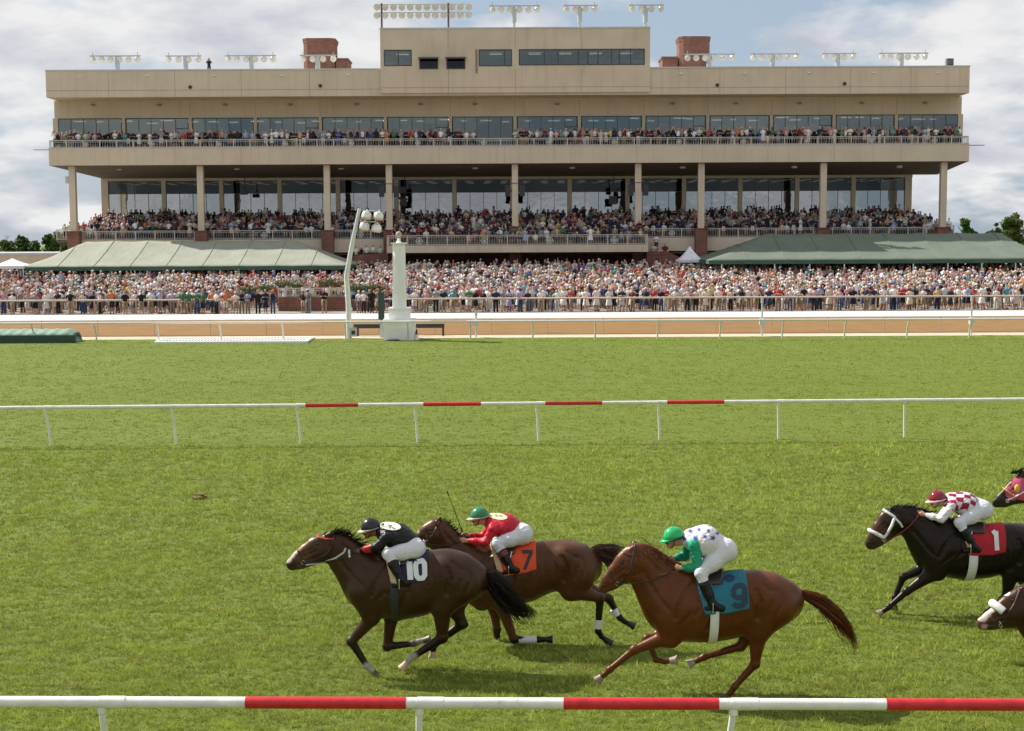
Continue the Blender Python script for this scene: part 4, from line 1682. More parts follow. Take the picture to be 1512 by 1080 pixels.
# ------------------------------------------------------------------ organic bodies: smooth unions of tapered capsules, meshed
class Body:
    def __init__(self):
        self.pr = []

    def cap(self, a, b, ra, rb, col, sy=1.0, k=0.03):
        """tapered capsule; sy squeezes it sideways"""
        self.pr.append((np.array(a, float), np.array(b, float), float(ra), float(rb), np.array(col, float), float(sy), float(k)))
        return self

    def chain(self, pts, radii, col, sy=1.0, k=0.03):
        cols = col if isinstance(col, list) else [col] * (len(pts) - 1)
        for i in range(len(pts) - 1):
            self.cap(pts[i], pts[i + 1], radii[i], radii[i + 1], cols[i], sy, k)
        return self

    @staticmethod
    def dist(pr, p):
        a, b, ra, rb, _, sy, _ = pr
        s = np.array([1, 1 / sy, 1])
        A, B = a * s, b * s
        q = p * s
        ab = B - A
        L = ab.dot(ab)
        w = q - A
        t = np.clip((w @ ab) / L, 0, 1) if L > 1e-12 else np.zeros(len(q))
        d = np.linalg.norm(w - t[:, None] * ab, axis=1) - (ra + t * (rb - ra))
        # squeezed space overstates sideways distance: temper it
        return d * (0.5 + 0.5 * sy) if sy < 1 else d

    cuts = ()

    def grad(self, p):
        e = .004
        g = np.stack([self.eval(p + d_) - self.eval(p - d_) for d_ in (np.array([e, 0, 0]), np.array([0, e, 0]), np.array([0, 0, e]))], 1)
        return g / (np.linalg.norm(g, axis=1)[:, None] + 1e-9)

    def relief(self, px, r, depth, Y0):
        """furrow (depth > 0) or ridge (depth < 0) along a line seen in the photo, on both flanks"""
        w = self.snap(np.tile(CAM, (len(px), 1)), px_rays(px), 0.0)
        n = self.grad(w)
        c = w + n * (r - depth) if depth > 0 else w - n * (r + depth)
        c2 = c.copy()
        c2[:, 1] = 2 * Y0 - c2[:, 1]
        out = []
        for q in (c, c2):
            for i in range(len(q) - 1):
                out.append((q[i], q[i + 1], r, r, np.zeros(3), 1.0, .02, depth > 0))
        return out

    def eval(self, p):
        v = self.eval0(p)
        for c in self.cuts:
            d = -self.dist(c[:7], p)
            h = np.maximum(.02 - np.abs(v - d), 0) / .02
            v = np.maximum(v, d) + h * h * .005
        return v

    def eval0(self, p):
        v = np.full(len(p), 9.0)
        for pr in self.pr:
            d = self.dist(pr, p)
            k = pr[6]
            h = np.maximum(k - np.abs(v - d), 0) / k
            v = np.minimum(v, d) - h * h * k * .25
        return v

    def mesh(self, h):
        lo = np.min([np.minimum(p[0], p[1]) - max(p[2], p[3]) - .05 for p in self.pr], axis=0)
        hi = np.max([np.maximum(p[0], p[1]) + max(p[2], p[3]) + .05 for p in self.pr], axis=0)
        n = np.ceil((hi - lo) / h).astype(int) + 2
        V = np.full(n, 0.2, dtype=np.float32)
        for pr in self.pr:
            m = .06 + pr[6]
            a0 = np.clip(((np.minimum(pr[0], pr[1]) - max(pr[2], pr[3]) - m - lo) / h).astype(int), 0, n - 1)
            a1 = np.clip(((np.maximum(pr[0], pr[1]) + max(pr[2], pr[3]) + m - lo) / h).astype(int) + 2, 1, n)
            gx = [lo[i] + h * np.arange(a0[i], a1[i]) for i in range(3)]
            sh = tuple(len(g) for g in gx)
            pts = np.stack(np.meshgrid(*gx, indexing='ij'), -1).reshape(-1, 3)
            d = self.dist(pr, pts).reshape(sh).astype(np.float32)
            sub = V[a0[0]:a1[0], a0[1]:a1[1], a0[2]:a1[2]]
            k = pr[6]
            hh = np.maximum(k - np.abs(sub - d), 0) / k
            V[a0[0]:a1[0], a0[1]:a1[1], a0[2]:a1[2]] = np.minimum(sub, d) - hh * hh * k * .25
        for pr in self.cuts:
            m = .05
            a0 = np.clip(((np.minimum(pr[0], pr[1]) - pr[2] - m - lo) / h).astype(int), 0, n - 1)
            a1 = np.clip(((np.maximum(pr[0], pr[1]) + pr[2] + m - lo) / h).astype(int) + 2, 1, n)
            gx = [lo[i] + h * np.arange(a0[i], a1[i]) for i in range(3)]
            sh = tuple(len(g) for g in gx)
            if min(sh) < 1:
                continue
            pts = np.stack(np.meshgrid(*gx, indexing='ij'), -1).reshape(-1, 3)
            d = -self.dist(pr[:7], pts).reshape(sh).astype(np.float32)
            sub = V[a0[0]:a1[0], a0[1]:a1[1], a0[2]:a1[2]]
            hh = np.maximum(.02 - np.abs(sub - d), 0) / .02
            V[a0[0]:a1[0], a0[1]:a1[1], a0[2]:a1[2]] = np.maximum(sub, d) + hh * hh * .005
        # surface nets
        ins = V < 0
        c = [slice(0, -1), slice(1, None)]
        cnt = sum(ins[c[i], c[j], c[k]].astype(np.int8) for i in (0, 1) for j in (0, 1) for k in (0, 1))
        act = (cnt > 0) & (cnt < 8)
        ids = np.full(act.shape, -1, dtype=np.int64)
        ix = np.argwhere(act)
        ids[act] = np.arange(len(ix))
        acc = np.zeros((len(ix), 3))
        num = np.zeros(len(ix))
        corners = [(i, j, k) for i in (0, 1) for j in (0, 1) for k in (0, 1)]
        for a in corners:
            for ax in range(3):
                if a[ax]:
                    continue
                b = list(a)
                b[ax] = 1
                va = V[ix[:, 0] + a[0], ix[:, 1] + a[1], ix[:, 2] + a[2]]
                vb = V[ix[:, 0] + b[0], ix[:, 1] + b[1], ix[:, 2] + b[2]]
                cr_ = (va < 0) != (vb < 0)
                t = np.where(cr_, va / np.where(cr_, va - vb, 1), 0)
                p = np.tile(np.array(a, float), (len(ix), 1))
                p[:, ax] += t
                acc[cr_] += p[cr_]
                num[cr_] += 1
        vert = lo + h * (ix + acc / num[:, None])
        faces = []
        for ax in range(3):
            s0 = [slice(None)] * 3
            s1 = [slice(None)] * 3
            s0[ax], s1[ax] = slice(0, -1), slice(1, None)
            e = np.argwhere(ins[tuple(s0)] != ins[tuple(s1)])
            o1, o2 = [(1, 2), (2, 0), (0, 1)][ax]
            ok = (e[:, o1] > 0) & (e[:, o2] > 0) & (e[:, o1] < n[o1] - 1) & (e[:, o2] < n[o2] - 1)
            e = e[ok]
            inside_lo = ins[e[:, 0], e[:, 1], e[:, 2]]
            q = []
            for d1, d2 in ((-1, -1), (0, -1), (0, 0), (-1, 0)):
                f = e.copy()
                f[:, o1] += d1
                f[:, o2] += d2
                q.append(ids[f[:, 0], f[:, 1], f[:, 2]])
            q = np.stack(q, 1)
            q[~inside_lo] = q[~inside_lo][:, ::-1]
            faces.append(q)
        faces = np.concatenate(faces)
        faces = faces[(faces >= 0).all(1)]
        # one gentle relaxation
        nb = np.zeros_like(vert)
        cn = np.zeros(len(vert))
        for a, b in ((0, 1), (1, 2), (2, 3), (3, 0)):
            for x_, y_ in ((a, b), (b, a)):
                np.add.at(nb, faces[:, x_], vert[faces[:, y_]])
                np.add.at(cn, faces[:, x_], 1)
        vert = vert * .5 + .5 * nb / np.maximum(cn, 1)[:, None]
        return vert, faces

    def colours(self, v, soft=.008):
        D = np.stack([self.dist(pr, v) for pr in self.pr], 1)
        D -= D.min(1)[:, None]
        W = np.exp(-D / soft)
        W /= W.sum(1)[:, None]
        return W @ np.array([pr[4] for pr in self.pr])

    def obj(self, name, m, parent, h=.012, colf=None, soft=.008, folds=0.0):
        v, f = self.mesh(h)
        c = self.colours(v, soft)
        if folds:
            g = self.grad(v)
            a = fbm(v[:, 0] * 9 + v[:, 2] * 6, v[:, 2] * 20 - v[:, 0] * 8 + v[:, 1] * 7, 31, 3)
            b = fbm(v[:, 0] * 22 + v[:, 1] * 9, v[:, 2] * 11 + v[:, 0] * 9, 77, 2)
            v = v + g * ((np.abs(a - .5) * -2.2 + .35 + (b - .5) * .7) * folds)[:, None]
        if colf:
            c = colf(v, c)
        return mesh_obj(name, v, f, m, parent, cols=c, smooth=True)

    def snap(self, o, d, off, tmax=30, fallback=None):
        """march along rays o+td to the surface raised by off; returns points"""
        o = np.atleast_2d(o)
        d = np.atleast_2d(d) / np.linalg.norm(np.atleast_2d(d), axis=1)[:, None]
        lo = np.min([np.minimum(p[0], p[1]) - max(p[2], p[3]) for p in self.pr], axis=0) - .3
        bc_ = np.mean([(p[0] + p[1]) / 2 for p in self.pr], axis=0)
        ext = np.max([np.linalg.norm((p[0] + p[1]) / 2 - bc_) for p in self.pr]) + .6
        t = np.maximum(0, ((bc_ - o) * d).sum(1) - ext)
        best, bt = np.full(len(o), 9.0), t.copy()
        act = np.arange(len(o))
        for _ in range(70):
            p = o[act] + d[act] * t[act][:, None]
            v = self.eval(p) - off
            bb = v < best[act]
            bt[act[bb]] = t[act[bb]]
            best[act[bb]] = v[bb]
            t[act] += np.maximum(v * .85, .0006)
            act = act[(v > .0008) & (t[act] < tmax)]
            if not len(act):
                break
        return o + d * bt[:, None]


def px_rays(pts):
    return np.array([ray(a, b) for a, b in pts])


class Frame:
    """turns photo positions into the place of one horse; an offset reuses the same trace for another animal"""

    def __init__(self, Y0, dpx=(0, 0), sc=1.0, org=None):
        self.Y0, self.dpx, self.sc, self.org = Y0, dpx, sc, org

    def px(self, p):
        if self.org is not None:
            return ((p[0] - self.org[0]) * self.sc + self.org[0] + self.dpx[0], (p[1] - self.org[1]) * self.sc + self.org[1] + self.dpx[1])
        return (p[0] + self.dpx[0], p[1] + self.dpx[1])

    def P(self, p, dy=0.0):
        q = self.px(p)
        return P(q[0], q[1], self.Y0 + dy)


def stations(fr, st, z):
    """(top px, bottom px) pairs -> centres and radii"""
    C, Rr = [], []
    for a, b in st:
        A, B = fr.P(a), fr.P(b)
        C.append((A + B) / 2)
        Rr.append(np.linalg.norm(A - B) / 2)
    return C, Rr


def Zm(x0, y0, s):
    """coordinates measured on an enlarged crop of the photo"""
    return lambda x, y: (x0 + x / s, y0 + y / s)


HAIR = attr_mat('hair', .5, spec=.14, tint=(1, .8, .65))
COATK = attr_mat('horse_coat_black', .33, bmp=.35, bscale=45, spec=.30, var=.28, vscale=4, bdist=.008, tint=(1, .82, .70))
COAT = attr_mat('horse_coat', .37, bmp=.35, bscale=45, spec=.42, var=.28, vscale=4, bdist=.008, tint=(1, .72, .52))
HOOF = mat('hoof', (.16, .13, .10), .5, .3, 20)
LEATHER = mat('leather', (.035, .022, .016), .4)
WHITEW = mat('white_webbing', (.72, .72, .70), .6)
METAL = mat('steel', (.6, .6, .6), .25, metal=.9)
EYE = mat('eye', (.012, .008, .006), .08)


def horse(T, fr):
    """T: traced pose and colours"""
    B = Body()
    coat, dark, pale = T['coat'], T['points'], T.get('pale', (.5, .47, .43))
    Y0 = fr.Y0
    th_c, th_r = stations(fr, T['torso'], 1)
    B.chain(th_c, th_r, coat, .80, .10)
    nk_c, nk_r = stations(fr, T['neck'], 1)
    B.chain(nk_c, nk_r, coat, .50, .09)
    B.cap(nk_c[-1], th_c[0] + np.array([.05, 0, .02]), nk_r[-1] * .95, th_r[0] * .9, coat, .62, .12)
    hd_c, hd_r = stations(fr, T['head'], 1)
    hc = T.get('headcol', [coat] * (len(hd_c) - 1))
    B.chain(hd_c, hd_r, hc, .60, .03)
    # cheek, brow and skull bulk
    B.cap(hd_c[-2] + [.02, 0, -.02], hd_c[-1] + [.0, 0, -.02], hd_r[-2] * .75, hd_r[-1] * .75, coat, .95, .04)
    B.cap(hd_c[-1], nk_c[0], hd_r[-1] * .9, nk_r[0] * .9, coat, .58, .08)
    # muscle masses: shoulder blade, forearm root, haunch, stifle
    sh = T['shoulder']
    for s in (-1, 1):
        o = .17 * s
        B.cap(fr.P(sh[0]) + [0, .11 * s, 0], fr.P(sh[1]) + [0, .16 * s, 0], .13, .15, coat, .75, .09)
        B.cap(fr.P(sh[1]) + [0, .16 * s, 0], fr.P(sh[2]) + [0, .17 * s, 0], .14, .12, coat, .8, .08)
        hp = T['haunch']
        B.cap(fr.P(hp[0]) + [0, .15 * s, 0], fr.P(hp[1]) + [0, .17 * s, 0], .20, .19, coat, .75, .10)
        B.cap(fr.P(hp[1]) + [0, .17 * s, 0], fr.P(hp[2]) + [0, .16 * s, 0], .17, .15, coat, .75, .09)
    TB = Body()
    TB.pr = [q for q in B.pr if q[5] >= .7 or True]
    hoofs = []
    for name, L in T['legs'].items():
        s = -1 if 'near' in name else 1
        n = len(L['p'])
        offs = np.linspace(.16, .12, n) * s + L.get('dy', 0)
        pts = [fr.P(p, o) for p, o in zip(L['p'], offs)]
        r = list(L['r'])
        cols = [coat, coat, dark, dark, dark] if n == 6 else [coat, dark, dark, dark]
        sock = L.get('sock')
        if sock:
            cols[-1] = pale if sock > 0 else cols[-1]
            if sock > 1:
                cols[-2] = pale
        hfc = L.get('hoof', None)
        end = pts[-1]
        prev = pts[-2]
        for i in range(n - 2):
            B.cap(pts[i], pts[i + 1], r[i], r[i + 1], cols[i], .8 if i == 0 else .9, .05 if i < 1 else .03)
        # joints: knee / hock bulb, tendon behind the cannon, fetlock
        B.cap(pts[n - 4], pts[n - 4], r[n - 4] * 1.05, r[n - 4] * 1.05, cols[n - 4] if n > 4 else dark, .95, .03)
        mid = (pts[n - 4] + pts[n - 3]) / 2
        B.cap(pts[n - 3], pts[n - 3], r[n - 3] * 1.12, r[n - 3] * 1.12, cols[n - 3], .95, .02)
        B.cap(pts[n - 3], pts[n - 2], r[n - 3], r[n - 2], cols[-1], .95, .015)
        B.cap(pts[n - 2], pts[n - 2] * .55 + end * .45, r[n - 2], r[n - 2] * 1.05, cols[-1], .95, .015)
        hoofs.append((pts[n - 2], end, r[n - 2], hfc or dark))
        if 'hind' in name:      # point of hock
            u = pts[n - 4] - pts[n - 5]
            u = u / np.linalg.norm(u)
            w = pts[n - 3] - pts[n - 4]
            w = w / np.linalg.norm(w)
            B.cap(pts[n - 4], pts[n - 4] + (u - w) * .045, r[n - 4] * .8, .022, cols[n - 4], .8, .02)
            B.cap(pts[n - 4] + (u - w) * .04, pts[n - 5] * .55 + pts[n - 4] * .45 + (u - w) * .02, .018, .03, coat, .8, .03)
    # ears
    for (a, b), s in zip(T['ears'], (-1, 1)):
        B.cap(fr.P(a, .055 * s), fr.P(((a[0] + b[0]) / 2, (a[1] + b[1]) / 2), .06 * s), .034, .032, coat, .8, .02)
        B.cap(fr.P(((a[0] + b[0]) / 2, (a[1] + b[1]) / 2), .06 * s), fr.P(b, .062 * s), .032, .008, dark, .8, .01)
    # tail dock
    tl = [fr.P(p) for p in T['tail']]
    B.cap(th_c[-1] * .3 + tl[0] * .7, tl[0] * .75 + tl[1] * .25, .06, .035, coat, 1, .04)

    x0w = min(p[0] for p in hd_c)

    blaze = [(fr.P(a), r_, c) for a, r_, c in T.get('marks', [])]

    def colf(v, c):
        c = c.copy()
        # legs darken below knee and hock already by parts; dark muzzle
        mz = fr.P(T['muzzle'])
        d = np.linalg.norm(v - mz, axis=1)
        w = np.clip(1 - (d - .05) / .07, 0, 1)[:, None]
        c = c * (1 - w * T.get('mzw', .75)) + np.array(T.get('mzc', (.02, .016, .014))) * w * T.get('mzw', .75)
        for p, r_, cc in blaze:
            dd = np.sqrt((v[:, 0] - p[0]) ** 2 + (v[:, 2] - p[2]) ** 2 + ((v[:, 1] - p[1]) * 1.0) ** 2)
            w = np.clip((r_ - dd) / .012, 0, 1)[:, None]
            c = c * (1 - w) + np.array(cc) * w
        return c

    # muscle edges, described along the traced outline: part, (u, v) points, radius, depth
    def uv(part, u, v):
        st = T[part]
        j = max(u * (len(st) - 1), -.3)
        k = min(int(max(0, j)), len(st) - 2)
        f = j - k
        a = [st[k][0][i] * (1 - f) + st[k + 1][0][i] * f for i in (0, 1)]
        b = [st[k][1][i] * (1 - f) + st[k + 1][1][i] * f for i in (0, 1)]
        return fr.px((a[0] * (1 - v) + b[0] * v, a[1] * (1 - v) + b[1] * v))
    RL = [('torso', [(.06, .10), (.0, .30), (-.02, .50), (-.02, .68)], .05, .015), ('torso', [(.17, .14), (.22, .36), (.25, .60), (.19, .86)], .05, .017),
          ('torso', [(.10, .34), (.13, .50), (.10, .64)], .025, .010), ('torso', [(.07, .60), (.02, .78)], .02, .010),
          ('torso', [(.64, .34), (.68, .55), (.66, .84)], .045, .020), ('torso', [(.70, .20), (.77, .30), (.84, .30)], .03, .010),
          ('torso', [(.90, .30), (.94, .55), (.89, .80)], .025, .012), ('torso', [(.80, .55), (.78, .80)], .03, .010),
          ('torso', [(.36, .40), (.38, .60), (.37, .78)], .018, .004), ('torso', [(.43, .42), (.45, .60), (.44, .78)], .018, .004), ('torso', [(.50, .42), (.52, .60), (.51, .78)], .018, .004), ('torso', [(.57, .42), (.59, .60), (.58, .76)], .018, .004),
          ('neck', [(.08, .74), (.40, .76), (.75, .74), (1.0, .70)], .04, .009), ('neck', [(.10, .28), (.45, .32), (.95, .36)], .03, .007),
          ('head', [(1.06, .28), (1.05, .60), (.97, .92)], .024, .018), ('head', [(.62, .80), (.78, .86), (.9, .93)], .02, .008), ('head', [(.30, .46), (.50, .48), (.68, .50)], .016, .010), ('head', [(-.05, .66), (.08, .70), (.22, .76)], .010, .010), ('head', [(.42, .70), (.60, .72)], .02, .008), ('head', [(.25, .30), (.45, .30), (.65, .34)], .012, .005)]
    cc_ = []
    for part, pts, r_, dp in RL:
        px_ = []
        for i in range(len(pts) - 1):
            for t_ in (0, .5):
                px_.append(uv(part, pts[i][0] * (1 - t_) + pts[i + 1][0] * t_, pts[i][1] * (1 - t_) + pts[i + 1][1] * t_))
        px_.append(uv(part, *pts[-1]))
        cc_ += B.relief(px_, r_, dp * (1.35 if part != 'head' else 1.1), Y0)
    ey = fr.px(T['eye'])
    cc_ += B.relief([(ey[0] - .5, ey[1]), (ey[0] + .5, ey[1])], .022, .012, Y0)
    B.cuts = cc_

    gx, gy = fr.P(T['hooffoot'])[0], Y0
    root = empty('racehorse', (gx, Y0, 0), 0, T['label'], 'horse', 'racehorses galloping left across the turf')
    B.obj('body', COATK if T.get('black') else COAT, root, T.get('h', .0125), colf)
    # hooves
    for a, e, r, c in hoofs:
        m = MB()
        d = (e - a)
        L = np.linalg.norm(d)
        d = d / L
        m.tube([a + d * L * .35, a + d * L * .62, e], [.040, .046, .062], 14)
        # a sole cut a little aslant, no ball end
        o = m.build('hoof', mat('hoof_%d' % int(c[0] * 1000), c, .45, .2, 25), root)
        smooth_by_angle(o, 50)
        B2 = Body()
    # pasterns are grown with the body (done again so the leg meets the hoof)
    # eye
    for s in (-1, 1):
        e = fr.px(T['eye'])
        if s < 0:
            c = B.snap(CAM, ray(*e), .0)[0] + np.array([0, .010, 0])
        c2 = c.copy()
        if s > 0:
            c2[1] = 2 * Y0 - c[1]
        m = MB()
        m.ball(c2, .027, 10, 8)
        m.build('eye', EYE, root, smooth=True)
    # nostril
    c = B.snap(CAM, ray(*fr.px(T['nostril'])), .0)[0] + np.array([0, .004, 0])
    m = MB()
    m.ball(c, .027, 10, 8, (1.0, .45, .75))
    m.ball((c[0], 2 * Y0 - c[1], c[2]), .027, 10, 8, (1.0, .45, .75))
    m.build('nostrils', EYE, root, smooth=True)

    # mane and tail: strands
    def strands(name, roots, dirs, lens, n, col0, col1, w0, parent, droop=.5, spread=.05, curl=.1):
        V, Fc, C = [], [], []
        for i in range(n):
            t = RNG.uniform(0, 1)
            j = t * (len(roots) - 1)
            k = int(min(j, len(roots) - 2))
            f = j - k
            a = roots[k] * (1 - f) + roots[k + 1] * f + RNG.normal(0, spread * .25, 3)
            d = dirs[k] * (1 - f) + dirs[k + 1] * f + RNG.normal(0, .25, 3)
            L = (lens[k] * (1 - f) + lens[k + 1] * f) * RNG.uniform(.6, 1.15)
            d = d / np.linalg.norm(d)
            pts = []
            p = a.copy()
            sgn = RNG.normal(0, curl, 3)
            for q in range(6):
                pts.append(p.copy())
                d = d + sgn * .4 + np.array([0, 0, -droop * .12])
                d /= np.linalg.norm(d)
                p = p + d * L / 5
            w = w0 * RNG.uniform(.6, 1.3)
            side = np.array([0, 1.0, 0]) if i % 2 else np.cross(d, [0, 1.0, 0])
            b = len(V)
            for q, pp in enumerate(pts):
                ww = w * (1 - (q / 5) ** 2 * .85)
                V += [pp - side * ww, pp + side * ww]
            for q in range(5):
                Fc.append((b + 2 * q, b + 2 * q + 1, b + 2 * q + 3, b + 2 * q + 2))
            tt = RNG.uniform(0, 1)
            cc = np.array(col0) * (1 - tt) + np.array(col1) * tt
            C += [cc] * 12
        return mesh_obj(name, V, Fc, HAIR, parent, cols=np.array(C))

    hc0, hc1 = T.get('hair', ((.006, .005, .004), (.020, .015, .011)))
    mr = [fr.P(p) - np.array([0, 0, .02]) for p in T['mane']]
    strands('mane', mr, [np.array(d, float) for d in T['manedir']], T['manelen'], T.get('manen', 420), hc0, hc1, .006, root, .3, .04, .12)
    # tail: lock bundles following the traced line
    tc0, tc1 = T.get('tailhair', (hc0, hc1))
    V, Fc, C = [], [], []
    tp = np.array(tl)
    seg = np.linalg.norm(np.diff(tp, axis=0), axis=1)
    cum = np.concatenate([[0], np.cumsum(seg)])
    tw = T['tailw']
    for i in range(T.get('tailn', 520)):
        off = RNG.normal(0, 1, 3)
        off /= max(1, np.linalg.norm(off) / 1.3)
        u0, u1 = RNG.uniform(0, .25), RNG.uniform(.6, 1.0)
        if i % 4 == 0:
            u0, u1 = RNG.uniform(.1, .6), 0
            u1 = min(1, u0 + RNG.uniform(.25, .4))
        b = len(V)
        nq = 9
        w = .0048 * RNG.uniform(.5, 1.5)
        stray = RNG.normal(0, .42) if i % 4 == 0 else RNG.normal(0, .07)
        wv = RNG.normal(0, .022, 2)
        for q in range(nq):
            u = u0 + (u1 - u0) * q / (nq - 1)
            s_ = u * cum[-1]
            p = np.array([np.interp(s_, cum, tp[:, k]) for k in range(3)])
            wd = np.interp(u, np.linspace(0, 1, len(tw)), tw)
            p = p + off * np.array([.35, .8, 1.0]) * wd + np.array([0, 0, -1]) * abs(stray) * (q / nq) ** 1.5 * .35
            p = p + np.array([.3, 0, .7]) * (.014 + abs(wv[0])) * math.sin(q * 1.1 + i) * (q / nq)
            ww = w * (1 - (q / (nq - 1)) ** 3 * .9)
            sd_ = np.array([0, 1.0, .25]) if i % 2 else np.array([.3, .2, 1.0])
            V += [p - sd_ * ww, p + sd_ * ww]
        for q in range(nq - 1):
            Fc.append((b + 2 * q, b + 2 * q + 1, b + 2 * q + 3, b + 2 * q + 2))
        t = RNG.uniform(0, 1)
        cc = np.array(tc0) * (1 - t) + np.array(tc1) * t
        C += [cc] * (2 * nq)
    mesh_obj('tail', V, Fc, HAIR, root, cols=np.array(C))

    # ---- tack
    def strap(name, pts, r, m, both=True, flat=1.0, sub=7, parent=root):
        q = []
        for i in range(len(pts) - 1):
            for k in range(sub):
                t = k / sub
                q.append((pts[i][0] * (1 - t) + pts[i + 1][0] * t, pts[i][1] * (1 - t) + pts[i + 1][1] * t))
        q.append(pts[-1])
        q = [fr.px(a) for a in q]
        w = B.snap(np.tile(CAM, (len(q), 1)), px_rays(q), r * .35)
        mm = MB()
        mm.tube(w, r, 8, flat=flat)
        if both:
            w2 = w.copy()
            w2[:, 1] = 2 * Y0 - w2[:, 1]
            mm.tube(w2, r, 8, flat=flat)
            mm.tube([w[0], (w[0] + w2[0]) / 2 + (w[0] - w[1]) * .0, w2[0]], r, 8)
        o = mm.build(name, m, parent, smooth=True)
        return w
    for nm, pts, r, m_ in T['straps']:
        strap(nm, pts, r, m_)
    bx_, by_ = T['bit']
    strap('bit_ring', [(bx_ + 2.6 * math.cos(a_), by_ + 2.6 * math.sin(a_)) for a_ in np.linspace(0, 2 * math.pi, 9)], .006, METAL, sub=1)
    # radial casting round the barrel for cloth, girth and saddle
    tc_ = np.array(th_c)

    def axis_at(x):
        o_ = np.argsort(tc_[:, 0])
        return np.interp(x, tc_[o_, 0], tc_[o_, 2]), np.interp(x, tc_[o_, 0], np.array(th_r)[o_])

    def wrap(x, phi, off):
        x, phi = np.broadcast_arrays(np.asarray(x, float), np.asarray(phi, float))
        sh_ = x.shape
        x, phi = x.ravel(), phi.ravel()
        cz, rr = axis_at(x)
        d = np.stack([np.zeros_like(x), -np.sin(phi), np.cos(phi)], 1)
        c = np.stack([x, np.full_like(x, Y0), cz], 1)
        return TB.snap(c + d * .9, -d, off, 1.2).reshape(*sh_, 3)

    def wrapped(name, fxa, fxb, phis, nu, nv, off, m, parent, thick=.006, wave=0):
        """fxa/fxb: x of front and rear edge at phi"""
        ph = np.linspace(phis[0], phis[1], nv)
        u = np.linspace(0, 1, nu)
        xx = np.array([[fxa(p) * (1 - a) + fxb(p) * a for a in u] for p in ph])
        pp = np.repeat(ph[:, None], nu, 1)
        w = wrap(xx, pp, off)
        if wave:
            w[..., 1] += wave * np.sin(xx * 23 + pp * 3) * np.abs(np.sin(pp)) * np.sign(w[..., 1] - Y0)
        V = w.reshape(-1, 3)
        Fc = [(j * nu + i, j * nu + i + 1, (j + 1) * nu + i + 1, (j + 1) * nu + i) for j in range(nv - 1) for i in range(nu - 1)]
        o = mesh_obj(name, V, Fc, m, parent, smooth=True)
        sd = o.modifiers.new('thick', 'SOLIDIFY')
        sd.thickness = thick
        sd.offset = 0
        return o
    if 'cloth' in T:
        K = T['cloth']
        tf, tb = fr.P(K['top'][0])[0], fr.P(K['top'][1])[0]
        bf, bb = fr.P(K['bot'][0], -.25), fr.P(K['bot'][1], -.25)
        cz, rr = axis_at((tf + tb) / 2)
        ph_m = math.acos(max(-.5, min(.9, ((bf[2] + bb[2]) / 2 - cz) / max(rr, .2))))
        fx = lambda a, b: (lambda p: a + (b - a) * (abs(p) / ph_m) ** 1.2)
        cl = wrapped('saddle_cloth', fx(tf, bf[0]), fx(tb, bb[0]), (-ph_m, ph_m), 22, 46, .012, mat(K['name'], K['col'], .8, .12, 9, bmp=.3, bscale=60), root, .008, .006)
        # girth
        gf, gb = fr.P(K['girth'][0])[0], fr.P(K['girth'][1])[0]
        wrapped('girth', lambda p: gf, lambda p: gb, (ph_m * .8, 2 * math.pi - ph_m * .8), 4, 60, .008, K['gm'], root, .008)
        # saddle
        s0, s1 = tf + (tb - tf) * .04, tf + (tb - tf) * .62
        sd_ = wrapped('saddle', lambda p: s0 + .05 * abs(p), lambda p: s1 - .12 * abs(p), (-.62, .62), 14, 20, .034, LEATHER, root, .02)
        if K.get('pad'):
            wrapped('saddle_pad', lambda p: tf - .05 + .10 * abs(p), lambda p: tf + .03 + .10 * abs(p), (-1.2, 1.2), 4, 30, .022, mat('sheepskin', (.55, .42, .24), .95, .15, 30, bmp=.6, bscale=90), root, .03)
        # number built of strokes, laid on the cloth
        for strokes, colr, wd in K['marks']:
            mm = MB()
            for st_ in strokes:
                q = []
                n_ = 10
                for i in range(len(st_) - 1):
                    for k in range(n_):
                        t = k / n_
                        q.append((st_[i][0] * (1 - t) + st_[i + 1][0] * t, st_[i][1] * (1 - t) + st_[i + 1][1] * t))
                q.append(st_[-1])
                q = np.array([fr.px(a) for a in q])
                tn_ = np.gradient(q, axis=0)
                tn_ /= np.linalg.norm(tn_, axis=1)[:, None] + 1e-9
                nr = np.stack([-tn_[:, 1], tn_[:, 0]], 1) * wd * .5
                rows = [q + nr, q + nr * .33, q - nr * .33, q - nr]
                nq = len(q)
                al = np.concatenate(rows)
                w = B.snap(np.tile(CAM, (len(al), 1)), px_rays(al), .026)
                fs = []
                for r_ in range(3):
                    for i in range(nq - 1):
                        fs.append((r_ * nq + i, r_ * nq + i + 1, (r_ + 1) * nq + i + 1, (r_ + 1) * nq + i))
                mm.add(w, fs)
            mm.build('number', colr, cl)
    return B, root, strap


# ---- jockeys
SKIN = (.52, .27, .17)
SKINM = attr_mat('skin', .5, spec=.35)
CLOTHM = attr_mat('cloth', .55, bmp=.45, bscale=26, spec=.35, var=.05, bdist=.012)
SILKM = attr_mat('silk', .38, bmp=.8, bscale=14, spec=.30, var=.05, bdist=.02)
BOOTM = mat('boot_black', (.015, .015, .017), .22)


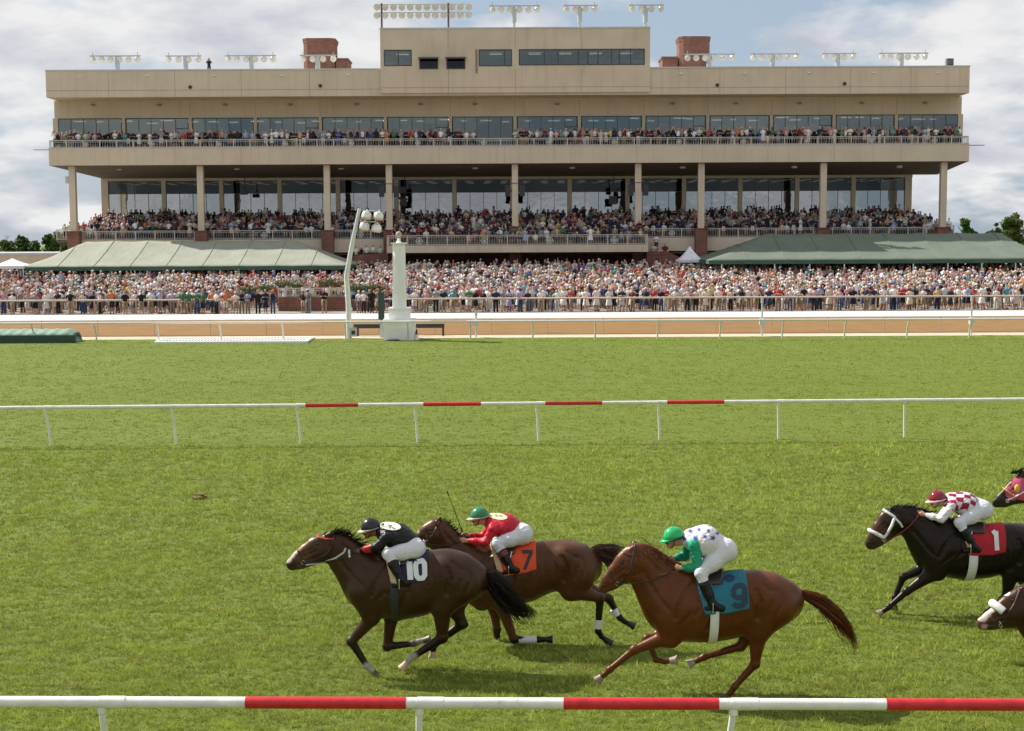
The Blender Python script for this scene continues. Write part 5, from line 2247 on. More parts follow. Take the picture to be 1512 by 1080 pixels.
def jockey(T, fr):
    Y0 = fr.Y0
    J = T
    PP = fr.P
    sk = T.get('skin', SKIN)
    hc = PP(J['head'])                    # centre of the skull
    fd = PP(J['chin']) - PP(J['crown'])   # crown to chin
    fd = fd / np.linalg.norm(fd)
    fw = np.cross(fd, [0, 1, 0])
    if fw[0] > 0:
        fw = -fw                          # the way the face looks
    root = empty('person', (float(PP(J['foot'])[0]), Y0, float(PP(J['foot'])[2])), 0, T['label'], 'jockey', 'jockeys crouched over their galloping horses')
    B = Body()
    # head
    B.cap(hc - fw * .01, hc - fd * .01 - fw * .02, .088, .086, sk, .86, .02)
    B.cap(hc + fw * .035 + fd * .03, hc + fw * .045 + fd * .095, .058, .040, sk, .85, .03)     # face to chin
    B.cap(hc + fw * .085 + fd * .02, hc + fw * .110 + fd * .055, .012, .017, sk, .8, .015)   # nose
    B.cap(hc + fw * .085 + fd * .082, hc + fw * .088 + fd * .084, .016, .014, (.45, .2, .14), 1.3, .008)  # mouth
    B.cap(hc + fw * .075 + fd * .115, hc + fw * .07 + fd * .115, .022, .022, sk, .9, .015)
    for s in (-1, 1):
        B.cap(hc + fd * .03 - fw * .005 + [0, .078 * s, 0], hc + fd * .065 + [0, .080 * s, 0], .017, .011, sk, .5, .01)
    # trunk under the silks
    tr = [PP(p) for p in J['spine']]
    trr = J['spine_r']
    B.cap(hc + fd * .07 - fw * .02, tr[0] + (tr[0] - tr[1]) * .0, .052, .06, sk, .95, .03)
    B.chain(tr, [r - .02 for r in trr], sk, 1.15, .05)
    S = Body()     # silks
    sc_ = J['silk']
    S.cap(tr[0] * .62 + (hc + fd * .09 - fw * .05) * .38, tr[0], .060, .085, sc_, 1.0, .03)
    S.chain(tr, trr, sc_, 1.22, .06)
    slc = J.get('sleeve', sc_)
    for s, key in ((-1, 'arm_near'), (1, 'arm_far')):
        A = J[key]
        off = [s * .17, s * .21, s * .12]
        q = [PP(p, o) for p, o in zip(A, off)]
        B.chain([q[0], q[1], q[2]], [.042, .036, .026], sk, 1, .02)
        cols = [slc, slc]
        S.cap(tr[0] + [0, .06 * s, -.01], q[0], .085, .068, slc if J.get('yoke') else sc_, 1, .04)
        S.cap(q[0], q[1], .066, .056, slc, 1, .04)
        mid = q[1] * .45 + q[2] * .55
        S.cap(q[1], mid, .056, .048, slc, 1, .03)
        S.cap(mid, q[1] * .12 + q[2] * .88, .048, .036, J.get('cuff', slc), 1, .02)
        if 'band' in J:
            S.cap(q[1] * .62 + q[2] * .38, q[1] * .42 + q[2] * .58, .055, .053, J['band'], 1, .006)
        # hand: palm, four unequal curled fingers, thumb
        hv = q[2] - q[1]
        hv /= np.linalg.norm(hv)
        dn = np.array([0, 0, -1.0])
        dn = dn - hv * hv.dot(dn)
        dn /= np.linalg.norm(dn)
        w = q[2] + hv * .012
        gc = J.get('glove', sk)
        pc = w + hv * .045
        B.cap(w, pc, .026, .034, gc, .7, .02)
        lat = np.array([0, 1.0, 0]) * (-s)
        for k, (ln, rr_) in enumerate(((.034, .0095), (.038, .010), (.036, .010), (.029, .0085))):
            b0 = pc + hv * .026 + dn * (-.030 + .021 * k)
            b1 = b0 + hv * ln * .75 + lat * .010
            b2 = b1 - hv * .004 + lat * .026
            b3 = b2 - hv * .024 + lat * .006
            B.chain([b0, b1, b2, b3], [rr_ * 1.05, rr_, rr_ * .95, rr_ * .85], gc, 1, .005)
        t0 = w + hv * .02 - dn * .028
        B.chain([t0, t0 + hv * .026 - dn * .012 + lat * .014, t0 + hv * .052 - dn * .004 + lat * .022], [.0125, .011, .009], gc, 1, .006)
        J[key + '_hand'] = pc + hv * .03
    # legs
    Bt = Body()
    bc = J.get('breech', (.66, .66, .69))
    hip = PP(J['hip'])
    Bt.cap(tr[-1] * .8 + hip * .2, hip, trr[-1] * .97, J['hip_r'], bc, 1.22, .08)
    for s, key in ((-1, 'leg_near'), (1, 'leg_far')):
        Lg = J[key]
        hj = PP(J['hip'], s * .10)
        kn = PP(Lg[0], s * .25)
        ank = PP(Lg[1], s * .33)
        toe = PP(Lg[2], s * .34)
        heel = PP(Lg[3], s * .33)
        B.chain([hj, kn], [.085, .055], sk, 1, .03)
        B.chain([kn, ank], [.045, .03], sk, 1, .03)
        B.cap(ank, heel * .4 + toe * .6, .03, .025, sk, 1, .02)
        Bt.chain([hj, hj * .5 + kn * .5 + [0, 0, -.008], kn], [J['hip_r'] * .88, .098, .068], bc, 1, .06)
        Bt.chain([kn, kn * .55 + ank * .45], [.066, .055], bc, 1, .04)
        O = Body()
        top = kn * .62 + ank * .38
        O.cap(top, kn * .3 + ank * .7, .073, .060, (.007,) * 3, 1, .02)
        O.cap(kn * .3 + ank * .7, ank, .060, .048, (.007,) * 3, 1, .02)
        O.cap(ank, heel, .048, .040, (.007,) * 3, .9, .03)
        O.cap(heel, toe, .040, .031, (.007,) * 3, .95, .02)
        o = O.obj('boot', attr_mat('boot_leather', .25, spec=.28, bmp=.2, bscale=30), root, T.get('h', .009))
        if 'bootcuff' in J:
            mm = MB()
            ax_ = (ank - kn) / np.linalg.norm(ank - kn)
            mm.tube([top - ax_ * .02, top + ax_ * .045], [.078, .076], 18)
            smooth_by_angle(mm.build('boot_cuff', J['bootcuff'], o))
        # sole and stirrup iron
        mm = MB()
        fwd = (toe - heel) / np.linalg.norm(toe - heel)
        c_ = heel * .4 + toe * .6
        for e in (-.045, .045):
            mm.tube([c_ + [0, e, -.038], c_ + [0, e, .06], c_ + [0, e * .3, .12]], .006, 6)
        mm.tube([c_ + [0, -.045, -.038], c_ + [0, .045, -.038]], .009, 6)
        mm.tube([c_ + [0, 0, .12], PP(J['strap_top'], s * .24)], .010, 6)
        mm.build('stirrup', METAL, root)
    B.obj('body', SKINM, root, T.get('h', .0075))
    pat = T.get('pattern')
    so = S.obj('silks', SILKM, root, T.get('h', .010), pat and (lambda v, c: pat(v, c, PP, tr)), soft=.003, folds=.011)
    Bt.obj('breeches', CLOTHM, root, T.get('h', .010), folds=.008)
    # helmet: dome, peak, band, goggles strap
    up = -fd
    sidev = np.array([0, 1.0, 0])
    Rm = Matrix(((fw[0], sidev[0], up[0]), (fw[1], sidev[1], up[1]), (fw[2], sidev[2], up[2])))

    def loc(p):
        return tuple(hc + Rm @ Vector(p))
    V, Fc = [], []
    nu, nv = 26, 12
    for j in range(nv + 1):
        ph = math.pi / 2 * (1 - j / nv) - (.22 if j == nv else 0)
        for i in range(nu):
            th = 2 * math.pi * i / nu
            rx = .128 if math.cos(th) > 0 else .132
            V.append(loc((rx * math.cos(ph) * math.cos(th) - .004, .112 * math.cos(ph) * math.sin(th), .128 * math.sin(ph) - .005 + .0 * j)))
    for j in range(nv):
        for i in range(nu):
            a, b = j * nu + i, j * nu + (i + 1) % nu
            Fc.append((a, a + nu, b + nu, b))
    hel = mesh_obj('helmet', V, Fc, T['helmet'], root, smooth=True)
    hel.modifiers.new('thick', 'SOLIDIFY').thickness = -.008
    V, Fc = [], []
    n = 14
    for i in range(n + 1):
        th = -1.15 + 2.3 * i / n
        for rr_, zz_ in ((1.0, -.015), (1.0 + .42 * math.cos(th * 1.3) ** 1.2 if abs(th) < 1.2 else 1, -.045)):
            V.append(loc((.126 * rr_ * math.cos(th), .113 * (1 + (rr_ - 1) * .45) * math.sin(th), zz_)))
    for i in range(n):
        Fc.append((2 * i, 2 * i + 1, 2 * i + 3, 2 * i + 2))
    pk = mesh_obj('peak', V, Fc, T['peak'], hel, smooth=True)
    pk.modifiers.new('thick', 'SOLIDIFY').thickness = .008
    mm = MB()
    ring = [loc((.134 * math.cos(2 * math.pi * i / 28) - .004, .118 * math.sin(2 * math.pi * i / 28), -.018 - .012 * math.cos(2 * math.pi * i / 28))) for i in range(29)]
    mm.tube(ring, .011, 6, cap=False)
    mm.build('helmet_band', T['band_m'], hel, smooth=True)
    # pompon button and chin strap, goggles
    mm = MB()
    mm.ball(loc((0, 0, .123)), .012, 8, 6)
    mm.build('button', T['helmet'], hel, smooth=True)
    mm = MB()
    for s in (-1, 1):
        mm.tube([loc((-.01, .088 * s, -.02)), loc((.012, .080 * s, -.075)), loc((.045, .045 * s, -.128)), loc((.055, 0, -.136))], .006, 6)
    mm.build('chin_strap', LEATHER, root, smooth=True)
    mm = MB()
    for s in (-1, 1):
        mm.ball(loc((.092, .036 * s, -.048)), .036, 12, 8, (.6, 1.05, .8))
    mm.tube([loc((.05, -.085, -.03)), loc((.098, -.04, -.033)), loc((.102, 0, -.032)), loc((.098, .04, -.033)), loc((.05, .085, -.03))], .010, 6)
    mm.build('goggles', mat('goggle_lens', (.03, .03, .035), .08), root, smooth=True)
    return B, S, root, so


def decal(S, so, name, polys, m, fr, off=.006):
    """flat shapes given in photo positions laid on the silks"""
    mm = MB()
    for pts in polys:
        pts = [np.array(p, float) for p in pts]
        c = sum(pts) / len(pts)
        ringn = []
        n = len(pts)
        for t in (0.0, .5, 1.0):
            for p in pts:
                ringn.append(c + (p - c) * max(t, .02))
        q = np.array([fr.px(a) for a in ringn])
        w = S.snap(np.tile(CAM, (len(q), 1)), px_rays(q), off)
        fs = [tuple(range(n))]
        for r_ in range(2):
            for i in range(n):
                j = (i + 1) % n
                fs.append((r_ * n + i, r_ * n + j, (r_ + 1) * n + j, (r_ + 1) * n + i))
        mm.add(w, fs)
    return mm.build(name, m, so)


def circle(cx, cy, rx, ry, n=20, rot=0):
    return [(cx + rx * math.cos(t) * math.cos(rot) - ry * math.sin(t) * math.sin(rot), cy + rx * math.cos(t) * math.sin(rot) + ry * math.sin(t) * math.cos(rot)) for t in np.linspace(0, 2 * math.pi, n, endpoint=False)]


def star(cx, cy, r, rot=0):
    return [(cx + (r if k % 2 == 0 else r * .42) * math.sin(rot + k * math.pi / 5), cy - (r if k % 2 == 0 else r * .42) * math.cos(rot + k * math.pi / 5)) for k in range(10)]


def arc(cx, cy, rx, ry, a0, a1, n=14):
    return [(cx + rx * math.cos(R(a0 + (a1 - a0) * i / n)), cy + ry * math.sin(R(a0 + (a1 - a0) * i / n))) for i in range(n + 1)]


def whip(a, b, label, flap=True):
    root = empty('riding_whip', tuple(a), 0, label, 'whip', 'riding whips held by the jockeys')
    m = MB()
    a, b = np.array(a), np.array(b)
    m.tube([a, a * .6 + b * .4, b], [.010, .006, .004], 6)
    m.build('shaft', LEATHER, root)
    m = MB()
    d = b - a
    m.tube([a - d * .04, a + d * .18], [.012, .012], 8)
    m.build('grip', mat('rubber', (.03, .03, .03), .7), root)
    if flap:
        m = MB()
        m.tube([b - d * .02, b + d * .03, b + d * .10, b + d * .13], [.008, .020, .022, .008], 8, flat=.5)
        m.build('flap', mat('rubber', (.03, .03, .03), .7), root)
    return root


def reins(B, T, fr, J, root, m=LEATHER, r=.009):
    for s, key in ((-1, 'arm_near'), (1, 'arm_far')):
        b = B.snap(CAM, ray(*fr.px(T['bit'])), .01)[0].copy()
        if s > 0:
            b[1] = 2 * fr.Y0 - b[1]
        h = J[key + '_hand']
        mm = MB()
        n = 10
        pts = []
        for i in range(n + 1):
            t = i / n
            p = b * (1 - t) + h * t
            p[2] -= .05 * math.sin(math.pi * t)
            v = B.eval(p[None])[0]
            if v < .015:      # keep the rein outside the neck
                for _ in range(60):
                    p[1] += .006 * s
                    if B.eval(p[None])[0] > .015:
                        break
            pts.append(p)
        mm.tube(pts, r, 6, flat=.5)
        mm.build('rein', m, root, smooth=True)


# ================================================================ number 9: chestnut in front
z = Zm(830, 740, 3.287)
fr9 = Frame(17.05)
CH, CHD = (.098, .026, .0065), (.10, .036, .016)
T9 = dict(
    label='chestnut racehorse with turquoise saddle cloth numbered 9, nearest to the front rail', coat=CH, points=CH,
    pale=(.12, .04, .015), hair=((.08, .022, .007), (.17, .05, .018)), tailhair=((.045, .014, .006), (.19, .06, .022)),
    torso=[(z(625, 348), z(545, 672)), (z(710, 362), z(690, 672)), (z(800, 362), z(800, 656)), (z(885, 352), z(880, 632)), (z(960, 348), z(950, 610)), (z(1040, 366), z(1030, 600)), (z(1100, 410), z(1085, 560))],
    neck=[(z(385, 212), z(390, 375)), (z(450, 245), z(410, 440)), (z(530, 297), z(445, 525)), (z(600, 340), z(480, 610))],
    head=[(z(186, 396), z(226, 440)), (z(212, 352), z(262, 425)), (z(250, 305), z(300, 400)), (z(292, 255), z(340, 385)), (z(340, 215), z(372, 365))],
    muzzle=z(200, 420), mzw=.5, mzc=(.05, .03, .025),
    shoulder=[z(610, 400), z(520, 560), z(520, 650)], haunch=[z(960, 450), z(1040, 500), z(945, 610)],
    legs={
        'near_fore': dict(p=[z(520, 590), z(500, 665), z(352, 722), z(232, 818), z(205, 842), z(170, 872)], r=[.13, .095, .052, .036, .032, .04], sock=0, hoof=(.22, .17, .13)),
        'far_fore': dict(p=[z(530, 590), z(500, 640), z(412, 668), z(455, 770), z(500, 780), z(560, 772)], r=[.12, .085, .048, .034, .031, .04], hoof=(.32, .28, .22)),
        'near_hind': dict(p=[z(1000, 520), z(950, 640), z(937, 790), z(838, 900), z(815, 935), z(785, 962)], r=[.19, .12, .052, .036, .034, .04]),
        'far_hind': dict(p=[z(970, 520), z(905, 650), z(868, 705), z(690, 757), z(660, 772), z(610, 795)], r=[.18, .11, .056, .038, .034, .04], hoof=(.32, .28, .22)),
    },
    ears=[(z(352, 225), z(318, 252)), (z(352, 218), z(348, 192))], eye=z(292, 300), nostril=z(203, 412), bit=z(268, 402), hooffoot=z(800, 900),
    tail=[z(1138, 440), z(1190, 462), z(1260, 490), z(1340, 560), z(1400, 630), z(1442, 712)], tailw=[.035, .06, .085, .085, .055, .02], tailn=640,
    mane=[z(350, 212), z(400, 222), z(470, 262), z(550, 308), z(620, 345)], manedir=[(.8, -.4, -.3), (.7, -.7, -.1), (.6, -.8, -.2), (.6, -.8, -.4), (.6, -.8, -.4)], manelen=[.12, .2, .22, .2, .1], manen=520,
    straps=[('bridle', [z(355, 215), z(345, 265), z(335, 330), z(290, 385), z(268, 402)], .011, LEATHER), ('noseband', [z(222, 342), z(245, 380), z(275, 408)], .011, LEATHER),
            ('browband', [z(300, 250), z(320, 262), z(345, 265)], .010, LEATHER), ('breast_strap', [z(470, 360), z(520, 348), z(560, 340)], .008, mat('tan_strap', (.30, .10, .04), .5))],
    cloth=dict(name='turquoise_cloth', col=(.018, .155, .21), top=(z(628, 352), z(882, 350)), bot=(z(688, 555), z(905, 518)), girth=(z(700, 600), z(742, 600)), gm=WHITEW,
               marks=[([[z(835, 425), z(845, 412), z(872, 408), z(886, 420), z(889, 455), z(880, 468), z(848, 470), z(834, 458), z(832, 440), z(835, 425)], [z(887, 440), z(890, 490), z(878, 506), z(846, 510), z(832, 498)]], mat('number_navy', (.014, .04, .065), .7), 7.2),
                      ([[z(775, 378), z(778, 400)], arc(*z(812, 372), 6.5, 3.2, 0, 360, 14)], mat('emblem_navy', (.02, .03, .11), .7), 3.4)]),
)
B9, r9, strap9 = horse(T9, fr9)
J9 = dict(label='jockey in white silks with blue stars, green sleeves and green helmet on the chestnut', head=z(540, 172), crown=z(530, 120), chin=z(548, 230), foot=z(740, 520),
          spine=[z(628, 185), z(690, 195), z(750, 228)], spine_r=[.125, .185, .165], silk=(.66, .64, .62), collar=(.5, .5, .6), sleeve=(.012, .30, .17), yoke=True,
          arm_near=[z(640, 215), z(662, 322), z(580, 325)], arm_far=[z(610, 220), z(600, 268), z(540, 278)],
          hip=z(790, 240), hip_r=.150, leg_near=[z(672, 350), z(728, 500), z(700, 522), z(775, 522)], leg_far=[z(655, 345), z(690, 480), z(680, 500), z(730, 505)],
          strap_top=z(720, 400), helmet=mat('helmet_green', (.015, .42, .13), .2), peak=mat('helmet_green', (.015, .42, .13), .2), band_m=mat('band_black', (.02, .02, .02), .6))
b9, s9, jr9, so9 = jockey(J9, fr9)
q = Zm(870, 760, 6)
stars = [star(*q(892, 145), 4.2, .2), star(*q(970, 132), 3.4, .5), star(*q(845, 215), 4.2, .1), star(*q(942, 207), 4.3, .6), star(*q(1024, 193), 3.8, .2), star(*q(1098, 207), 5.0, .3), star(*q(1055, 143), 3.6, .1), star(*q(1205, 232), 2.6, .4), star(*q(1140, 165), 3.0, .4)]
decal(s9, so9, 'star', stars, mat('star_blue', (.03, .06, .42), .6), fr9)
reins(B9, T9, fr9, J9, r9)
h = J9['arm_far_hand']
whip(h, fr9.P(z(385, 175), .15), 'thin black whip held by the jockey in white and green', flap=False)

# ================================================================ number 10: dark bay leader
z = Zm(400, 700, 3.484)
fr10 = Frame(18.05)
DB, PT = (.034, .0145, .007), (.007, .0045, .0035)
T10 = dict(
    label='leading dark bay racehorse with saddle cloth numbered 10 and pale reins', coat=DB, points=PT, pale=(.42, .38, .34),
    torso=[(z(600, 425), z(500, 722)), (z(660, 430), z(650, 738)), (z(750, 422), z(745, 720)), (z(840, 406), z(825, 675)), (z(925, 398), z(905, 660)), (z(1000, 425), z(985, 655)), (z(1062, 480), z(1040, 620))],
    neck=[(z(365, 315), z(330, 452)), (z(425, 350), z(348, 505)), (z(500, 395), z(385, 560)), (z(580, 425), z(420, 640))],
    head=[(z(92, 437), z(130, 492)), (z(130, 400), z(172, 484)), (z(178, 360), z(215, 470)), (z(228, 325), z(262, 456)), (z(290, 312), z(308, 448))],
    headcol=[(.05, .03, .025), (.12, .05, .03), DB, DB],
    muzzle=z(115, 470), marks=[(z(96, 438), .068, (.55, .48, .43)), (z(113, 416), .070, (.55, .48, .43)), (z(131, 394), .070, (.5, .4, .34)), (z(153, 376), .066, (.36, .2, .14)), (z(180, 358), .05, (.20, .09, .05)), (z(207, 340), .045, (.5, .42, .38))],
    shoulder=[z(590, 480), z(480, 600), z(510, 690)], haunch=[z(920, 500), z(1000, 560), z(890, 665)],
    legs={
        'near_fore': dict(p=[z(500, 660), z(520, 740), z(414, 862), z(492, 985), z(512, 1005), z(545, 1038)], r=[.14, .10, .056, .040, .036, .04], sock=2, hoof=(.10, .07, .05)),
        'far_fore': dict(p=[z(590, 680), z(620, 740), z(598, 888), z(735, 872), z(765, 862), z(820, 850)], r=[.13, .09, .054, .040, .036, .04], sock=1, hoof=(.10, .08, .06)),
        'near_hind': dict(p=[z(960, 560), z(880, 690), z(882, 842), z(740, 935), z(712, 955), z(675, 1002)], r=[.20, .13, .066, .042, .038, .045], sock=2, hoof=(.50, .36, .22)),
        'far_hind': dict(p=[z(990, 580), z(945, 690), z(985, 772), z(850, 870), z(835, 895), z(832, 945)], r=[.19, .12, .062, .042, .038, .045], sock=0, hoof=(.50, .36, .22)),
    },
    ears=[(z(290, 318), z(330, 300)), (z(345, 320), z(378, 296))], eye=z(240, 360), nostril=z(100, 465), bit=z(165, 455), hooffoot=z(800, 900),
    tail=[z(1095, 515), z(1145, 560), z(1200, 615), z(1255, 665), z(1315, 700), z(1378, 722)], tailw=[.06, .15, .17, .12, .06, .02], tailn=640,
    mane=[z(262, 312), z(320, 300), z(375, 318), z(440, 355), z(520, 400), z(590, 425)], manedir=[(.9, 0, .25), (.9, 0, .4), (.8, -.3, .5), (.8, -.4, .2), (.7, -.6, -.2), (.7, -.6, -.4)], manelen=[.16, .2, .16, .2, .2, .1], manen=520,
    straps=[('bridle', [z(325, 318), z(318, 360), z(290, 410), z(230, 440), z(165, 455)], .011, LEATHER), ('noseband', [z(138, 395), z(152, 430), z(170, 462), z(178, 480)], .012, LEATHER),
            ('browband', [z(240, 325), z(280, 335), z(322, 335)], .013, mat('browband_red', (.45, .04, .03), .5)),
            ('rein_pale', [z(180, 468), z(260, 458), z(330, 435), z(375, 405), z(385, 382)], .012, mat('pale_strap', (.55, .56, .56), .5)), ('martingale', [z(402, 395), z(405, 430)], .016, mat('pale_strap', (.55, .56, .56), .5))],
    cloth=dict(name='cloth_white10', col=(.022, .013, .06), top=(z(600, 425), z(812, 408)), bot=(z(640, 560), z(806, 552)), girth=(z(622, 640), z(668, 640)), gm=mat('girth_black', (.02, .02, .022), .6), pad=True,
               marks=[([[z(712, 452), z(718, 545)], [z(700, 470), z(712, 452)]], mat('number_white', (.72, .72, .70), .7), 8.5),
                      ([[z(752, 452), z(744, 470), z(748, 522), z(760, 538), z(782, 536), z(792, 520), z(790, 462), z(780, 446), z(752, 452)]], mat('number_white', (.72, .72, .70), .7), 7.5)]),
)
B10, r10, strap10 = horse(T10, fr10)
J10 = dict(label='jockey in black silks with red armbands and black helmet on the leading horse', head=z(512, 275), crown=z(500, 222), chin=z(518, 335), foot=z(680, 570),
           spine=[z(590, 300), z(655, 325), z(718, 352)], spine_r=[.125, .165, .13], silk=(.006, .006, .007), sleeve=(.006, .006, .007), band=(.55, .02, .02), glove=(.03, .03, .03),
           arm_near=[z(598, 325), z(545, 375), z(455, 395)], arm_far=[z(585, 330), z(545, 400), z(490, 415)], skin=(.30, .13, .08),
           hip=z(742, 385), hip_r=.135, leg_near=[z(602, 412), z(672, 545), z(635, 575), z(700, 562)], leg_far=[z(595, 410), z(650, 530), z(620, 555), z(680, 550)],
           strap_top=z(660, 450), helmet=mat('helmet_black', (.012, .012, .014), .25), peak=mat('peak_cream', (.55, .50, .42), .5), band_m=mat('band_grey', (.25, .25, .22), .6))
b10, s10, jr10, so10 = jockey(J10, fr10)
e = decal(s10, so10, 'badge', [circle(*z(615, 268), 15.5, 6.0, 22, .12)], mat('badge_white', (.75, .72, .66), .6), fr10)
decal(s10, so10, 'badge_emblem', [[z(604, 260), z(622, 266), z(618, 272), z(602, 264)], [z(618, 262), z(626, 262), z(612, 280), z(606, 278)], [z(624, 272), z(640, 280), z(636, 284), z(620, 276)]], mat('emblem_brown', (.25, .10, .04), .6), fr10, .009)
reins(B10, T10, fr10, J10, r10)

# ================================================================ number 7: bay behind the leader
fr7 = Frame(19.25)
BY = (.072, .027, .012)
P_ = lambda x, y: (x, y)
T7 = dict(
    label='bay racehorse with orange saddle cloth numbered 7, half hidden behind the leader', coat=BY, points=PT, pale=(.66, .66, .68),
    torso=[(P_(716, 806), P_(708, 895)), (P_(745, 808), P_(740, 894)), (P_(777, 806), P_(772, 886)), (P_(808, 802), P_(803, 872)), (P_(834, 800), P_(834, 868)), (P_(856, 806), P_(858, 866)), (P_(868, 822), P_(868, 856))],
    neck=[(z(890, 255), z(868, 380)), (z(940, 300), z(880, 440)), (z(1010, 345), z(930, 500)), (z(1080, 368), z(990, 580))],
    head=[(z(762, 296), z(780, 345)), (z(786, 272), z(812, 360)), (z(812, 252), z(842, 378)), (z(842, 236), z(872, 372))],
    muzzle=z(765, 335), marks=[(z(770, 303), .055, (.55, .47, .42)), (z(785, 287), .05, (.5, .4, .35)), (z(800, 270), .045, (.42, .3, .25))],
    shoulder=[P_(710, 830), P_(700, 865), P_(712, 885)], haunch=[P_(838, 824), P_(855, 842), P_(842, 868)],
    legs={
        'near_fore': dict(p=[z(1150, 640), z(1195, 700), z(1248, 850), z(1375, 852), z(1400, 852), z(1448, 852)], r=[.12, .085, .052, .038, .034, .04], sock=0),
        'far_fore': dict(p=[z(1130, 640), z(1150, 700), z(1163, 800), z(1163, 905), z(1160, 925), z(1148, 950)], r=[.12, .08, .050, .038, .034, .04], sock=0),
        'near_hind': dict(p=[P_(858, 852), P_(852, 872), P_(886, 884), P_(883, 932), P_(888, 940), P_(902, 951)], r=[.18, .13, .058, .038, .034, .04], sock=0),
        'far_hind': dict(p=[P_(860, 850), P_(862, 868), P_(899, 884), P_(915, 912), P_(922, 918), P_(937, 925)], r=[.17, .12, .055, .038, .034, .04], sock=0),
    },
    ears=[(z(862, 245), z(876, 222)), (z(850, 238), z(862, 232))], eye=z(828, 285), nostril=z(764, 325), bit=z(790, 352), hooffoot=z(1200, 900),
    tail=[P_(874, 813), P_(885, 815), P_(896, 818), P_(908, 820), P_(917, 817), P_(926, 812)], tailw=[.04, .08, .11, .13, .12, .07], tailn=330, tailhair=((.010, .007, .005), (.075, .04, .024)),
    mane=[z(868, 238), z(905, 262), z(960, 315), z(1030, 355), z(1085, 368)], manedir=[(.9, 0, .2), (.8, -.3, .3), (.8, -.4, .1), (.7, -.6, -.2), (.7, -.6, -.4)], manelen=[.1, .12, .16, .16, .1], manen=320,
    straps=[('bridle', [z(868, 245), z(852, 275), z(838, 310), z(805, 345), z(790, 352)], .011, LEATHER), ('noseband', [z(790, 275), z(802, 315), z(815, 358)], .011, LEATHER), ('browband', [z(838, 240), z(848, 256), z(860, 262)], .010, LEATHER)],
    cloth=dict(name='orange_cloth', col=(.70, .075, .015), top=(P_(727, 806), P_(791, 805)), bot=(P_(745, 848), P_(792, 843)), girth=(P_(742, 860), P_(754, 860)), gm=mat('girth_black', (.02, .02, .022), .6), pad=True,
               marks=[([[z(1292, 400), z(1342, 398), z(1330, 425), z(1305, 492)]], mat('number_dark', (.02, .03, .035), .7), 4.6)]),
)
B7, r7, strap7 = horse(T7, fr7)
for ky, pts in (('near_fore', (z(1275, 852), z(1368, 853))), ('far_fore', (z(1163, 855), z(1162, 915))), ('near_hind', (P_(884, 915), P_(883, 928))), ('far_hind', (P_(906, 900), P_(911, 909)))):
    s = -1 if 'near' in ky else 1
    a, b = fr7.P(pts[0], .13 * s), fr7.P(pts[1], .13 * s)
    m = MB()
    m.tube([a, b], [.058, .052], 14)
    smooth_by_angle(m.build('leg_wrap', WHITEW, r7))
J7 = dict(label='jockey in red silks with green helmet holding a whip upright, on the bay', head=z(1072, 215), crown=z(1065, 160), chin=z(1072, 272), foot=z(1235, 500),
          spine=[z(1145, 255), z(1205, 272), z(1262, 292)], spine_r=[.12, .175, .14], silk=(.50, .012, .03), sleeve=(.55, .015, .035),
          arm_near=[z(1142, 285), z(1105, 350), z(1010, 345)], arm_far=[z(1130, 285), z(1085, 325), z(1020, 318)],
          hip=z(1292, 310), hip_r=.15, leg_near=[z(1162, 358), z(1238, 488), z(1195, 508), z(1265, 498)], leg_far=[z(1155, 355), z(1215, 470), z(1180, 495), z(1235, 485)], bootcuff=mat('boot_red', (.16, .02, .02), .4),
          strap_top=z(1240, 400), helmet=mat('helmet_dkgreen', (.03, .20, .09), .25), peak=mat('peak_cream', (.55, .50, .42), .5), band_m=mat('band_tan', (.42, .32, .24), .6))
b7, s7, jr7, so7 = jockey(J7, fr7)
decal(s7, so7, 'badge', [circle(*z(1168, 218), 14, 4.6, 22, .14)], mat('badge_cream', (.70, .68, .40), .6), fr7)
decal(s7, so7, 'badge_letter', [[z(1150, 212), z(1158, 208), z(1172, 216), z(1164, 220)], [z(1172, 212), z(1192, 214), z(1190, 220), z(1174, 218)]], mat('letter_green', (.04, .14, .04), .6), fr7, .009)
reins(B7, T7, fr7, J7, r7)
h = J7['arm_far_hand']
whip(h, fr7.P(z(915, 112), .12), 'black whip with a padded tip held upright by the red jockey')

